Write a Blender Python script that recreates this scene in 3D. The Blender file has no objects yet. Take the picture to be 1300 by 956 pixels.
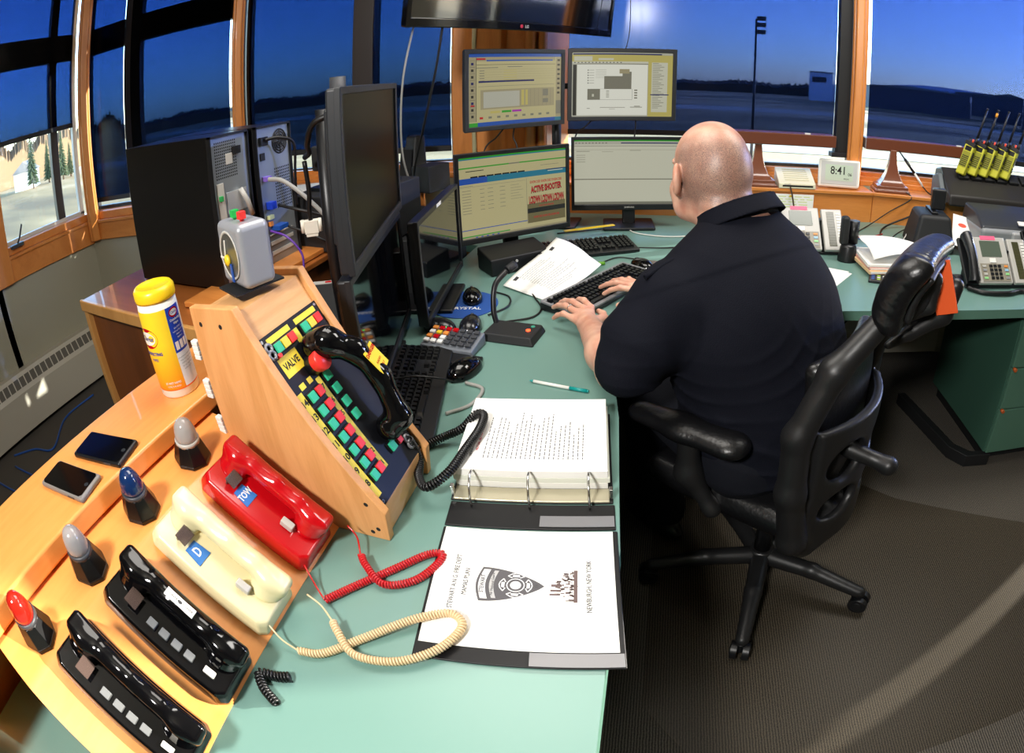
import bpy, bmesh, math, random
import numpy as np
from mathutils import Vector, Matrix
random.seed(7)
S = bpy.context.scene
COL = S.collection
# ------------------------------------------------------------------ camera, world, lights, exposure
cam = bpy.data.cameras.new('camera')
cob = bpy.data.objects.new('camera', cam)
COL.objects.link(cob)
S.camera = cob
cam.type = 'PANO'
cam.panorama_type = 'FISHEYE_EQUISOLID'      # a 15 mm fisheye on a full-frame body, cropped
cam.sensor_width = 36.0
cam.fisheye_lens = 729.27 / 1300 * 36.0
cam.fisheye_fov = 3.6
cam.shift_x = -(861.94 - 650) / 1300
cam.shift_y = (304.69 - 478) / 956
cam.clip_start = 0.02
cam.clip_end = 5000
PITCH, ROLL = 0.28211, 0.028863
cob.matrix_world = (Matrix.Translation((0, 0, 1.45)) @ Matrix.Rotation(math.pi / 2 - PITCH, 4, 'X') @ Matrix.Rotation(ROLL, 4, 'Z'))

S.view_settings.view_transform = 'Standard'
S.view_settings.look = 'None'
S.view_settings.gamma = 1.0
S.view_settings.use_curve_mapping = False
S.view_settings.exposure = 0.0
S.cycles.use_denoising = True
S.cycles.max_bounces = 8
S.cycles.transparent_max_bounces = 16
S.cycles.caustics_reflective = False
S.cycles.caustics_refractive = False
S.cycles.sample_clamp_indirect = 6.0

W = bpy.data.worlds.new('sky')
S.world = W
W.use_nodes = True
wn, wl = W.node_tree.nodes, W.node_tree.links
wn.clear()
sky = wn.new('ShaderNodeTexSky')
sky.sky_type = 'NISHITA'
sky.sun_disc = False
sky.sun_elevation = math.radians(14)
sky.sun_rotation = math.radians(70)
sky.altitude = 100
sky.air_density = 1.0
sky.dust_density = 0.6
sky.ozone_density = 3.0
wb = wn.new('ShaderNodeBackground')
wb.inputs['Strength'].default_value = 1.5
wo = wn.new('ShaderNodeOutputWorld')
wl.new(sky.outputs[0], wb.inputs[0])
wl.new(wb.outputs[0], wo.inputs[0])

def light(name, kind, loc, target, energy, color=(1, 1, 1), **kw):
    l = bpy.data.lights.new(name, kind)
    l.energy = energy
    l.color = color
    for k, v in kw.items():
        setattr(l, k, v)
    o = bpy.data.objects.new(name, l)
    COL.objects.link(o)
    o.location = loc
    o.rotation_euler = (Vector(target) - Vector(loc)).to_track_quat('-Z', 'Y').to_euler()
    return o

sun_az, sun_el = math.radians(60), math.radians(12)
sd = Vector((math.sin(sun_az) * math.cos(sun_el), math.cos(sun_az) * math.cos(sun_el), math.sin(sun_el)))
light('sun', 'SUN', (0, 0, 20), Vector((0, 0, 20)) - sd, 13.0, (1.0, 0.93, 0.82), angle=0.01)
light('camera_flash', 'AREA', (-0.55, -0.75, 2.25), (0.0, 1.8, 0.85), 52.0, (1.0, 0.97, 0.93), shape='DISK', size=0.30)
light('ceiling_lamp', 'AREA', (1.2, 2.0, 2.66), (1.2, 2.2, 0), 36.0, (1.0, 0.96, 0.9), shape='RECTANGLE', size=1.2, size_y=0.6)  # added fill over the right-hand desk and ledge, no fixture known there
light('ceiling_lamp', 'AREA', (-0.6, 1.2, 2.66), (-0.6, 0.6, 0), 36.0, (1.0, 0.95, 0.88), shape='RECTANGLE', size=1.2, size_y=1.2)  # added fill that lifts the ambient on walls and desk, source unseen

# ------------------------------------------------------------------ helpers
def lin(c):
    if isinstance(c, str):
        c = c.lstrip('#')
        c = [int(c[i:i + 2], 16) for i in (0, 2, 4)]
    r = []
    for v in c[:3]:
        v = v / 255.0
        r.append(v / 12.92 if v <= 0.04045 else ((v + 0.055) / 1.055) ** 2.4)
    return (*r, 1.0)

MATS = {}
def mat(name, c, rough=0.5, metal=0.0, spec=0.5, coat=0.0, bump=0.0, bscale=200.0, var=0.0, vscale=8.0, emis=0.0, sss=0.0, alpha=1.0):
    if name in MATS:
        return MATS[name]
    m = bpy.data.materials.new(name)
    m.use_nodes = True
    nt = m.node_tree
    b = nt.nodes['Principled BSDF']
    col = lin(c)
    b.inputs['Base Color'].default_value = col
    b.inputs['Roughness'].default_value = rough
    b.inputs['Metallic'].default_value = metal
    b.inputs['Specular IOR Level'].default_value = spec
    b.inputs['Coat Weight'].default_value = coat
    b.inputs['Alpha'].default_value = alpha
    if emis:
        b.inputs['Emission Color'].default_value = col
        b.inputs['Emission Strength'].default_value = emis
    if sss:
        b.inputs['Subsurface Weight'].default_value = sss
        b.inputs['Subsurface Radius'].default_value = (0.012, 0.004, 0.002)
        b.inputs['Subsurface Scale'].default_value = 1.0
    if bump or var:
        tc = nt.nodes.new('ShaderNodeTexCoord')
    if bump:
        n = nt.nodes.new('ShaderNodeTexNoise')
        n.inputs['Scale'].default_value = bscale
        n.inputs['Detail'].default_value = 3
        bp = nt.nodes.new('ShaderNodeBump')
        bp.inputs['Strength'].default_value = bump
        bp.inputs['Distance'].default_value = 0.002
        nt.links.new(tc.outputs['Object'], n.inputs['Vector'])
        nt.links.new(n.outputs['Fac'], bp.inputs['Height'])
        nt.links.new(bp.outputs['Normal'], b.inputs['Normal'])
    if var:
        n2 = nt.nodes.new('ShaderNodeTexNoise')
        n2.inputs['Scale'].default_value = vscale
        n2.inputs['Detail'].default_value = 5
        mx = nt.nodes.new('ShaderNodeMix')
        mx.data_type = 'RGBA'
        mx.inputs[6].default_value = tuple(v * (1 - var) for v in col[:3]) + (1,)
        mx.inputs[7].default_value = tuple(min(1, v * (1 + var)) for v in col[:3]) + (1,)
        nt.links.new(tc.outputs['Object'], n2.inputs['Vector'])
        nt.links.new(n2.outputs['Fac'], mx.inputs[0])
        nt.links.new(mx.outputs[2], b.inputs['Base Color'])
    MATS[name] = m
    return m

def wood(name, c1, c2, axis='Y', scale=6.0, rough=0.35, coat=0.3, ring=14.0):
    if name in MATS:
        return MATS[name]
    m = mat(name, c1, rough, coat=coat)
    nt = m.node_tree
    b = nt.nodes['Principled BSDF']
    tc = nt.nodes.new('ShaderNodeTexCoord')
    mp = nt.nodes.new('ShaderNodeMapping')
    s = {'X': (0.12, 1, 1), 'Y': (1, 0.12, 1), 'Z': (1, 1, 0.12)}[axis]
    mp.inputs['Scale'].default_value = s
    n1 = nt.nodes.new('ShaderNodeTexNoise')
    n1.inputs['Scale'].default_value = scale
    n1.inputs['Detail'].default_value = 4
    n1.inputs['Distortion'].default_value = 0.6
    mul = nt.nodes.new('ShaderNodeMath')
    mul.operation = 'MULTIPLY'
    mul.inputs[1].default_value = ring
    sn = nt.nodes.new('ShaderNodeMath')
    sn.operation = 'SINE'
    n2 = nt.nodes.new('ShaderNodeTexNoise')
    n2.inputs['Scale'].default_value = scale * 22
    n2.inputs['Detail'].default_value = 2
    ad = nt.nodes.new('ShaderNodeMath')
    ad.operation = 'MULTIPLY_ADD'
    ad.inputs[1].default_value = 0.22
    ad.inputs[2].default_value = 0.28
    ad2 = nt.nodes.new('ShaderNodeMath')
    ad2.operation = 'MULTIPLY_ADD'
    ad2.inputs[1].default_value = 0.5
    cr = nt.nodes.new('ShaderNodeValToRGB')
    cr.color_ramp.elements[0].color = lin(c2)
    cr.color_ramp.elements[1].color = lin(c1)
    L = nt.links.new
    L(tc.outputs['Object'], mp.inputs['Vector'])
    L(mp.outputs[0], n1.inputs['Vector'])
    L(mp.outputs[0], n2.inputs['Vector'])
    L(n1.outputs['Fac'], mul.inputs[0])
    L(mul.outputs[0], sn.inputs[0])
    L(sn.outputs[0], ad.inputs[0])
    L(n2.outputs['Fac'], ad2.inputs[0])
    L(ad.outputs[0], ad2.inputs[2])
    L(ad2.outputs[0], cr.inputs['Fac'])
    L(cr.outputs['Color'], b.inputs['Base Color'])
    return m

def clearmat(name, tint, gloss=0.06, rough=0.02):
    if name in MATS:
        return MATS[name]
    m = bpy.data.materials.new(name)
    m.use_nodes = True
    nt = m.node_tree
    nt.nodes.clear()
    t = nt.nodes.new('ShaderNodeBsdfTransparent')
    t.inputs[0].default_value = (*tint, 1)
    g = nt.nodes.new('ShaderNodeBsdfGlossy')
    g.inputs['Roughness'].default_value = rough
    mx = nt.nodes.new('ShaderNodeMixShader')
    mx.inputs[0].default_value = gloss
    o = nt.nodes.new('ShaderNodeOutputMaterial')
    nt.links.new(t.outputs[0], mx.inputs[1])
    nt.links.new(g.outputs[0], mx.inputs[2])
    nt.links.new(mx.outputs[0], o.inputs[0])
    MATS[name] = m
    return m

def glow(name, c, k=1.0):
    """a lit display colour"""
    m = mat(name, c, 0.25, emis=k)
    m.node_tree.nodes['Principled BSDF'].inputs['Base Color'].default_value = (0.01, 0.01, 0.01, 1)
    return m

def obj(name, me, material=None, parent=None, bevel=0.0, seg=2, smooth=None, label=None, world=False, angle=0.6):
    if isinstance(me, bmesh.types.BMesh):
        bm = me
        me = bpy.data.meshes.new(name)
        bm.normal_update()
        bm.to_mesh(me)
        bm.free()
    o = bpy.data.objects.new(name, me)
    COL.objects.link(o)
    if material is not None:
        ms = material if isinstance(material, (list, tuple)) else [material]
        for m in ms:
            me.materials.append(m)
    if parent is not None:
        o.parent = parent
        if world:
            off = Vector((0, 0, 0))
            q = parent
            while q is not None:
                off += q.location
                q = q.parent
            me.transform(Matrix.Translation(-off))
    if smooth:
        for p in me.polygons:
            p.use_smooth = True
    if bevel:
        md = o.modifiers.new('bevel', 'BEVEL')
        md.width = bevel
        md.segments = seg
        md.limit_method = 'ANGLE'
        md.angle_limit = angle
        for p in me.polygons:
            p.use_smooth = True
        md.harden_normals = True
    if label:
        o['label'] = label
    return o

def root(name, label, cat, loc=(0, 0, 0), rz=0.0, group=None, rot=None):
    o = bpy.data.objects.new(name, None)
    COL.objects.link(o)
    o.empty_display_size = 0.02
    o.location = loc
    o.rotation_euler = rot if rot else (0, 0, rz)
    o['label'] = label
    o['category'] = cat
    if group:
        o['group'] = group
    return o

def tag(o, label, cat, group=None, kind=None):
    o['label'] = label
    o['category'] = cat
    if group:
        o['group'] = group
    if kind:
        o['kind'] = kind
    return o

def struct(name, bm, m, label=None, bevel=0.0, parent=None, smooth=None):
    o = obj(name, bm, m, parent=parent, bevel=bevel, smooth=smooth)
    if parent is None:
        o['kind'] = 'structure'
    if label:
        o['label'] = label
    return o

def copy_tree(o, parent=None, **kw):
    c = o.copy()
    COL.objects.link(c)
    c.parent = parent
    for ch in list(o.children):
        copy_tree(ch, c)
    return c

def BM():
    return bmesh.new()

def box(bm, c, s, rot=None, mi=0, piv=None):
    """box centred c, size s; rot: Matrix 3x3"""
    x, y, z = (v / 2 for v in s)
    R = rot if rot is not None else Matrix.Identity(3)
    vs = [bm.verts.new(Vector(c) + R @ Vector(p)) for p in
          [(-x, -y, -z), (x, -y, -z), (x, y, -z), (-x, y, -z), (-x, -y, z), (x, -y, z), (x, y, z), (-x, y, z)]]
    for f in [(0, 3, 2, 1), (4, 5, 6, 7), (0, 1, 5, 4), (1, 2, 6, 5), (2, 3, 7, 6), (3, 0, 4, 7)]:
        g = bm.faces.new([vs[i] for i in f])
        g.material_index = mi
    return vs

def box2(bm, a, b, mi=0):
    return box(bm, [(a[i] + b[i]) / 2 for i in range(3)], [abs(b[i] - a[i]) for i in range(3)], mi=mi)

def prism(bm, pts, z0, z1, mi=0, M=None):
    """polygon in xy extruded z0..z1, optional 4x4"""
    lo = [Vector((p[0], p[1], z0)) for p in pts]
    hi = [Vector((p[0], p[1], z1)) for p in pts]
    if M is not None:
        lo = [M @ v for v in lo]
        hi = [M @ v for v in hi]
    a = [bm.verts.new(v) for v in lo]
    b = [bm.verts.new(v) for v in hi]
    n = len(pts)
    f1 = bm.faces.new(list(reversed(a)))
    f2 = bm.faces.new(b)
    f1.material_index = f2.material_index = mi
    for i in range(n):
        f = bm.faces.new([a[i], a[(i + 1) % n], b[(i + 1) % n], b[i]])
        f.material_index = mi

def frame(o, x, y, z):
    M = Matrix.Identity(4)
    for i, v in enumerate((x, y, z)):
        M.col[i][:3] = Vector(v).normalized()[:]
    M.col[3][:3] = o
    return M

def quad(bm, pts, mi=0):
    f = bm.faces.new([bm.verts.new(p) for p in pts])
    f.material_index = mi
    return f

def cyl(bm, a, b, r1, r2=None, n=20, mi=0, caps=True, smooth=True):
    a, b = Vector(a), Vector(b)
    r2 = r1 if r2 is None else r2
    d = (b - a).normalized()
    u = d.orthogonal().normalized()
    v = d.cross(u)
    A, B = [], []
    for i in range(n):
        t = 2 * math.pi * i / n
        w = u * math.cos(t) + v * math.sin(t)
        A.append(bm.verts.new(a + w * r1))
        B.append(bm.verts.new(b + w * r2))
    for i in range(n):
        f = bm.faces.new([A[i], A[(i + 1) % n], B[(i + 1) % n], B[i]])
        f.material_index = mi
        f.smooth = smooth
    if caps:
        f = bm.faces.new(list(reversed(A)))
        f.material_index = mi
        f = bm.faces.new(B)
        f.material_index = mi

def lathe(bm, prof, c=(0, 0, 0), n=32, mi=0, axis=None):
    """prof: (r,z) list; rows with mi tuple (r,z,mi)"""
    M = axis if axis is not None else Matrix.Identity(3)
    rings = []
    for p in prof:
        rings.append([bm.verts.new(Vector(c) + M @ Vector((p[0] * math.cos(2 * math.pi * i / n), p[0] * math.sin(2 * math.pi * i / n), p[1]))) for i in range(n)])
    for k in range(len(prof) - 1):
        m_ = prof[k][2] if len(prof[k]) > 2 else mi
        for i in range(n):
            f = bm.faces.new([rings[k][i], rings[k][(i + 1) % n], rings[k + 1][(i + 1) % n], rings[k + 1][i]])
            f.material_index = m_
            f.smooth = True
    f = bm.faces.new(list(reversed(rings[0])))
    f.material_index = prof[0][2] if len(prof[0]) > 2 else mi
    f = bm.faces.new(rings[-1])
    f.material_index = prof[-2][2] if len(prof[-2]) > 2 else mi

def tube(bm, pts, r, n=8, mi=0):
    pts = [Vector(p) for p in pts]
    t0 = (pts[1] - pts[0]).normalized()
    u = t0.orthogonal().normalized()
    rings = []
    for i, p in enumerate(pts):
        t = (pts[min(i + 1, len(pts) - 1)] - pts[max(i - 1, 0)])
        t = t.normalized() if t.length > 1e-9 else t0
        u = (u - t * u.dot(t))
        u = u.normalized() if u.length > 1e-6 else t.orthogonal().normalized()
        v = t.cross(u)
        rr = r[i] if isinstance(r, (list, tuple)) else r
        rings.append([bm.verts.new(p + (u * math.cos(2 * math.pi * k / n) + v * math.sin(2 * math.pi * k / n)) * rr) for k in range(n)])
    for i in range(len(pts) - 1):
        for k in range(n):
            f = bm.faces.new([rings[i][k], rings[i][(k + 1) % n], rings[i + 1][(k + 1) % n], rings[i + 1][k]])
            f.smooth = True
            f.material_index = mi
    bm.faces.new(list(reversed(rings[0]))).material_index = mi
    bm.faces.new(rings[-1]).material_index = mi

def spline(pts, n=12):
    """Catmull-Rom through pts"""
    P = [Vector(p) for p in pts]
    P = [P[0] * 2 - P[1]] + P + [P[-1] * 2 - P[-2]]
    out = []
    for i in range(1, len(P) - 2):
        for k in range(n):
            t = k / n
            a, b, c, d = P[i - 1], P[i], P[i + 1], P[i + 2]
            out.append(0.5 * ((2 * b) + (c - a) * t + (2 * a - 5 * b + 4 * c - d) * t * t + (3 * b - a - 3 * c + d) * t ** 3))
    out.append(P[-2])
    return out

def coil_path(pts, R, pitch, per=10):
    """helix wound around a polyline"""
    P = spline(pts, 16)
    L = [0.0]
    for i in range(1, len(P)):
        L.append(L[-1] + (P[i] - P[i - 1]).length)
    tot = L[-1]
    n = int(tot / pitch * per)
    out = []
    u = (P[1] - P[0]).orthogonal().normalized()
    j = 0
    for i in range(n + 1):
        s = tot * i / n
        while j < len(L) - 2 and L[j + 1] < s:
            j += 1
        f = (s - L[j]) / max(1e-9, L[j + 1] - L[j])
        p = P[j].lerp(P[j + 1], f)
        a = P[j + 1] - P[j]
        b = P[min(j + 2, len(P) - 1)] - P[j + 1] if j + 2 < len(P) else a
        t = a.lerp(b, f).normalized()
        u = (u - t * u.dot(t)).normalized()
        v = t.cross(u)
        th = 2 * math.pi * i / per
        out.append(p + (u * math.cos(th) + v * math.sin(th)) * R)
    return out

def cable(name, pts, r, m, parent=None, label=None, cat='cable', group=None, n=12, sides=8):
    bm = BM()
    tube(bm, spline(pts, n), r, sides)
    o = obj(name, bm, m, parent)
    if label and parent is None:
        tag(o, label, cat, group)
    return o

def text_mesh(s, size, align='CENTER', extrude=0.0002, bold=0.0):
    c = bpy.data.curves.new('t', 'FONT')
    c.body = s
    c.size = size
    c.align_x = align
    c.align_y = 'CENTER'
    c.extrude = extrude
    c.offset = bold
    c.resolution_u = 2
    o = bpy.data.objects.new('t', c)
    COL.objects.link(o)
    dg = bpy.context.evaluated_depsgraph_get()
    me = bpy.data.meshes.new_from_object(o.evaluated_get(dg))
    bpy.data.objects.remove(o)
    bpy.data.curves.remove(c)
    return me

def lettering(items, m, parent, M=None, name='lettering', world=False, label=None):
    """items: (string, size, Matrix4, [bold],[squeeze]) joined into one mesh part"""
    bm = BM()
    for it in items:
        me = text_mesh(it[0], it[1], bold=it[3] if len(it) > 3 else 0.0)
        MM = it[2]
        if len(it) > 4:
            MM = MM @ Matrix.Diagonal((it[4], 1, 1, 1))
        me.transform(M @ MM if M is not None else MM)
        bm.from_mesh(me)
        bpy.data.meshes.remove(me)
    return obj(name, bm, m, parent, world=world, label=label)

# ------------------------------------------------------------------ distance-field surfaces for organic shapes
def A3(v):
    return np.array(v, dtype=np.float64)

def cap(p, a, b, ra, rb=None):
    a, b = A3(a), A3(b)
    rb = ra if rb is None else rb
    ba = b - a
    h = np.clip(((p - a) @ ba) / (ba @ ba), 0, 1)
    return np.linalg.norm(p - a - h[:, None] * ba, axis=1) - (ra + (rb - ra) * h)

def ell(p, c, r, ax=None):
    q = p - A3(c)
    if ax is not None:
        q = q @ ax.T
    r = A3(r)
    k0 = np.linalg.norm(q / r, axis=1)
    k1 = np.linalg.norm(q / (r * r), axis=1) + 1e-9
    return k0 * (k0 - 1) / k1

def rbox(p, c, h, rad, ax=None):
    q = p - A3(c)
    if ax is not None:
        q = q @ ax.T
    q = np.abs(q) - (A3(h) - rad)
    return np.linalg.norm(np.maximum(q, 0), axis=1) + np.minimum(q.max(axis=1), 0) - rad

def smin(a, b, k):
    h = np.clip(0.5 + 0.5 * (b - a) / k, 0, 1)
    return b * (1 - h) + a * h - k * h * (1 - h)

def smax(a, b, k):
    return -smin(-a, -b, k)

def chain(p, pts, rs, k=0.01):
    d = None
    for i in range(len(pts) - 1):
        e = cap(p, pts[i], pts[i + 1], rs[i], rs[i + 1])
        d = e if d is None else smin(d, e, k)
    return d

def sdf_mesh(fn, lo, hi, cell, slack=1.0):
    B = 8
    lo, hi = A3(lo), A3(hi)
    nb = np.ceil((hi - lo) / (cell * B)).astype(int)
    g = np.stack(np.meshgrid(*[np.arange(n) for n in nb], indexing='ij'), -1).reshape(-1, 3)
    cen = lo + (g + 0.5) * cell * B
    d = fn(cen)
    act = g[np.abs(d) < cell * B * 0.95 * slack]
    t = np.arange(B + 1)
    off = np.stack(np.meshgrid(t, t, t, indexing='ij'), -1).reshape(-1, 3)
    dims = nb * B + 2
    K, Vp, Q = [], [], []
    def key(c):
        return (c[..., 0] * dims[1] + c[..., 1]) * dims[2] + c[..., 2]
    quads = []
    for s in range(0, len(act), 256):
        blk = act[s:s + 256]
        ci = blk[:, None, :] * B + off[None]
        v = fn((lo + ci.reshape(-1, 3) * cell)).reshape(len(blk), B + 1, B + 1, B + 1)
        sg = v < 0
        c8 = [(i, j, k) for i in (0, 1) for j in (0, 1) for k in (0, 1)]
        cnt = sum(sg[:, i:i + B, j:j + B, k:k + B].astype(int) for i, j, k in c8)
        mix = (cnt > 0) & (cnt < 8)
        idx = np.argwhere(mix)
        if len(idx) == 0:
            continue
        n_, x, y, z = idx.T
        acc = np.zeros((len(idx), 3))
        num = np.zeros(len(idx))
        for (i, j, k) in c8:
            for a in range(3):
                e = [i, j, k]
                if e[a]:
                    continue
                e2 = list(e)
                e2[a] = 1
                va = v[n_, x + e[0], y + e[1], z + e[2]]
                vb = v[n_, x + e2[0], y + e2[1], z + e2[2]]
                cr = (va < 0) != (vb < 0)
                tt = np.where(cr, va / np.where(cr, va - vb, 1), 0)
                pt = np.tile(np.array(e, float), (len(idx), 1))
                pt[:, a] += tt
                acc += np.where(cr[:, None], pt, 0)
                num += cr
        base = blk[n_] * B + idx[:, 1:]
        K.append(key(base))
        Vp.append(lo + (base + acc / num[:, None]) * cell)
        for a in range(3):
            sl = [slice(0, B)] * 3
            s2 = [slice(0, B)] * 3
            s2[a] = slice(1, B + 1)
            v0 = sg[:, sl[0], sl[1], sl[2]]
            v1 = sg[:, s2[0], s2[1], s2[2]]
            ed = np.argwhere(v0 != v1)
            if len(ed) == 0:
                continue
            fl = v0[tuple(ed.T)]
            c = blk[ed[:, 0]] * B + ed[:, 1:]
            b1, b2 = [(1, 2), (2, 0), (0, 1)][a]
            o1 = np.zeros(3, int)
            o1[b1] = 1
            o2 = np.zeros(3, int)
            o2[b2] = 1
            ok = (c[:, b1] > 0) & (c[:, b2] > 0)
            c, fl = c[ok], fl[ok]
            q = np.stack([key(c - o1 - o2), key(c - o2), key(c), key(c - o1)], 1)
            q[~fl] = q[~fl][:, ::-1]
            quads.append(q)
    K = np.concatenate(K)
    Vp = np.concatenate(Vp)
    o = np.argsort(K)
    K, Vp = K[o], Vp[o]
    Q = np.concatenate(quads)
    ii = np.searchsorted(K, Q)
    ii = np.clip(ii, 0, len(K) - 1)
    good = (K[ii] == Q).all(1)
    return Vp, ii[good]

def mesh_np(name, V, F):
    me = bpy.data.meshes.new(name)
    me.vertices.add(len(V))
    me.vertices.foreach_set('co', np.asarray(V, np.float32).ravel())
    me.loops.add(F.size)
    me.loops.foreach_set('vertex_index', F.astype(np.int32).ravel())
    me.polygons.add(len(F))
    me.polygons.foreach_set('loop_start', np.arange(0, F.size, 4, dtype=np.int32))
    me.update(calc_edges=True)
    me.validate()
    for p in me.polygons:
        p.use_smooth = True
    return me

def sdf_obj(name, fn, lo, hi, cell, m, parent=None, world=True, smooth_it=0, slack=1.0, label=None):
    V, F = sdf_mesh(fn, lo, hi, cell, slack)
    me = mesh_np(name, V, F)
    o = obj(name, me, m, parent, world=world, label=label)
    if smooth_it:
        md = o.modifiers.new('smooth', 'SMOOTH')
        md.iterations = smooth_it
        md.factor = 0.5
    return o
# ------------------------------------------------------------------ materials
m_wood = wood('orange_wood', '#d8883c', '#b8621f', 'Y', 7, 0.32)
m_woodx = wood('orange_wood_cross', '#de9048', '#bd6c2b', 'X', 7, 0.32)
m_woodz = wood('orange_wood_upright', '#e09248', '#bb6a2a', 'Z', 7, 0.35)
m_console = wood('console_wood', '#fbb066', '#e88f40', 'Y', 4, 0.35, coat=0.35, ring=9)
m_oak = wood('pale_oak', '#e3a66c', '#c68a4e', 'Z', 12, 0.5, coat=0.05, ring=26)
m_oakt = wood('pale_oak_top', '#e8b47a', '#d0965a', 'Y', 12, 0.5, coat=0.05, ring=22)
m_walnut = wood('brown_wood', '#7d4520', '#4c270e', 'Z', 6, 0.4, coat=0.15)
m_cream = mat('sage_wall', '#a39f8a', 0.85, bump=0.15, bscale=60)
m_ceil = mat('ceiling_white', '#d8d4c8', 0.9)
m_heater = mat('heater_enamel', '#b9b3a2', 0.45)
m_heatdark = mat('heater_slots', '#5b574d', 0.7)
m_green = mat('green_laminate', '#6c9087', 0.33, var=0.06, vscale=2.0)
m_greenedge = mat('green_laminate_edge', '#5f8878', 0.4)
m_greencab = mat('green_cabinet', '#3f6656', 0.5)
m_black = mat('black_plastic', '#101114', 0.38)
m_blackm = mat('black_matte', '#17181a', 0.6)
m_blackg = mat('black_gloss', '#060608', 0.09)
m_keys = mat('black_keys', '#0c0d0f', 0.3)
m_dgrey = mat('dark_grey_plastic', '#3a3c40', 0.45)
m_bezel = mat('charcoal_bezel', '#1d1f23', 0.45)
m_grey = mat('grey_plastic', '#8f9093', 0.4)
m_silver = mat('silver_plastic', '#b6b4ae', 0.35)
m_metal = mat('bright_metal', '#c9c8c4', 0.22, metal=1.0)
m_steel = mat('steel_case', '#9ba3a8', 0.4, metal=0.7)
m_white = mat('white_plastic', '#e9e8e2', 0.4)
m_paper = mat('white_paper', '#f4f3ee', 0.8)
m_ivory = mat('ivory_plastic', '#e0d5a8', 0.25)
m_red = mat('red_plastic', '#b80a14', 0.16, coat=0.4)
m_yellow = mat('yellow_plastic', '#e9c52a', 0.4)
m_ink = mat('black_ink', '#222222', 0.8)
m_greyink = mat('grey_ink', '#7d7d7f', 0.9)
m_brown = mat('brown_enamel', '#6b3a26', 0.35)
m_copper = mat('brown_bronze_enamel', '#7c4a36', 0.22, coat=0.4)
m_leather = mat('black_leather', '#101012', 0.33, bump=0.5, bscale=90)
m_cablek = mat('black_cable', '#0b0b0c', 0.45)
m_cableg = mat('grey_cable', '#9a9994', 0.5)
m_cablew = mat('white_cable', '#dcdad2', 0.5)
m_cableb = mat('blue_cable', '#1d4f9c', 0.45)
m_blue = mat('blue_plastic', '#1c4fa5', 0.4)
m_glass = clearmat('window_glass', (0.92, 0.95, 0.97), 0.05)
m_shade = clearmat('blue_film_shade', (0.075, 0.125, 0.24), 0.012, 0.16)
m_shade_light = clearmat('light_blue_film_shade', (0.155, 0.195, 0.33), 0.012, 0.16)
m_frame = mat('dark_brown_window_frame', '#2a211e', 0.45)
m_alu = mat('white_window_frame', '#cfccc4', 0.5)

# ------------------------------------------------------------------ the setting
# carpet
bm = BM()
quad(bm, [(-4.2, -2.2, 0), (3.6, -2.2, 0), (3.6, 3.6, 0), (-4.2, 3.6, 0)])
m = mat('carpet', '#3a3733', 0.95)
nt = m.node_tree
b = nt.nodes['Principled BSDF']
tc = nt.nodes.new('ShaderNodeTexCoord')
n1 = nt.nodes.new('ShaderNodeTexNoise')
n1.inputs['Scale'].default_value = 260
n1.inputs['Detail'].default_value = 3
wv = nt.nodes.new('ShaderNodeTexWave')
wv.inputs['Scale'].default_value = 42
wv.inputs['Distortion'].default_value = 1.5
wv.inputs['Detail'].default_value = 2
mx = nt.nodes.new('ShaderNodeMix')
mx.data_type = 'RGBA'
mx.inputs[0].default_value = 0.35
cr = nt.nodes.new('ShaderNodeValToRGB')
cr.color_ramp.elements[0].position = 0.3
cr.color_ramp.elements[0].color = lin('#1c1b19')
cr.color_ramp.elements[1].position = 0.75
cr.color_ramp.elements[1].color = lin('#6c655b')
nt.links.new(tc.outputs['Object'], n1.inputs['Vector'])
nt.links.new(tc.outputs['Object'], wv.inputs['Vector'])
nt.links.new(n1.outputs['Fac'], mx.inputs[6])
nt.links.new(wv.outputs['Color'], mx.inputs[7])
nt.links.new(mx.outputs[2], cr.inputs['Fac'])
nt.links.new(cr.outputs['Color'], b.inputs['Base Color'])
struct('floor', bm, m)
bm = BM()
box2(bm, (-4.3, -2.3, 2.72), (3.7, 3.7, 2.8))
struct('ceiling', bm, m_ceil)
# right, back walls (behind and beside the photographer)
bm = BM()
box2(bm, (-4.2, -2.3, 0), (3.6, -2.2, 2.72))
struct('wall_back', bm, m_cream)
bm = BM()
box2(bm, (3.5, -2.2, 0), (3.6, 2.3, 2.72))
struct('wall_right', bm, m_cream)

C0, C1, P2, C3, C4, C5, C6 = (-3.6, -2.2), (-3.6, 1.87), (-2.33, 2.33), (-1.09, 2.60), (-0.70, 3.05), (0.97, 3.05), (3.5, 2.50)

def facet(A, B):
    A, B = Vector((*A, 0)), Vector((*B, 0))
    x = (B - A).normalized()
    n = Vector((x.y, -x.x, 0))            # towards the room
    return frame(A, x, -n, (0, 0, 1)), (B - A).length   # local y points outdoors

def lbox(bm, M, a, b, mi=0):
    vs = box2(bm, a, b, mi)
    for v in vs:
        v.co = M @ v.co

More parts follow.
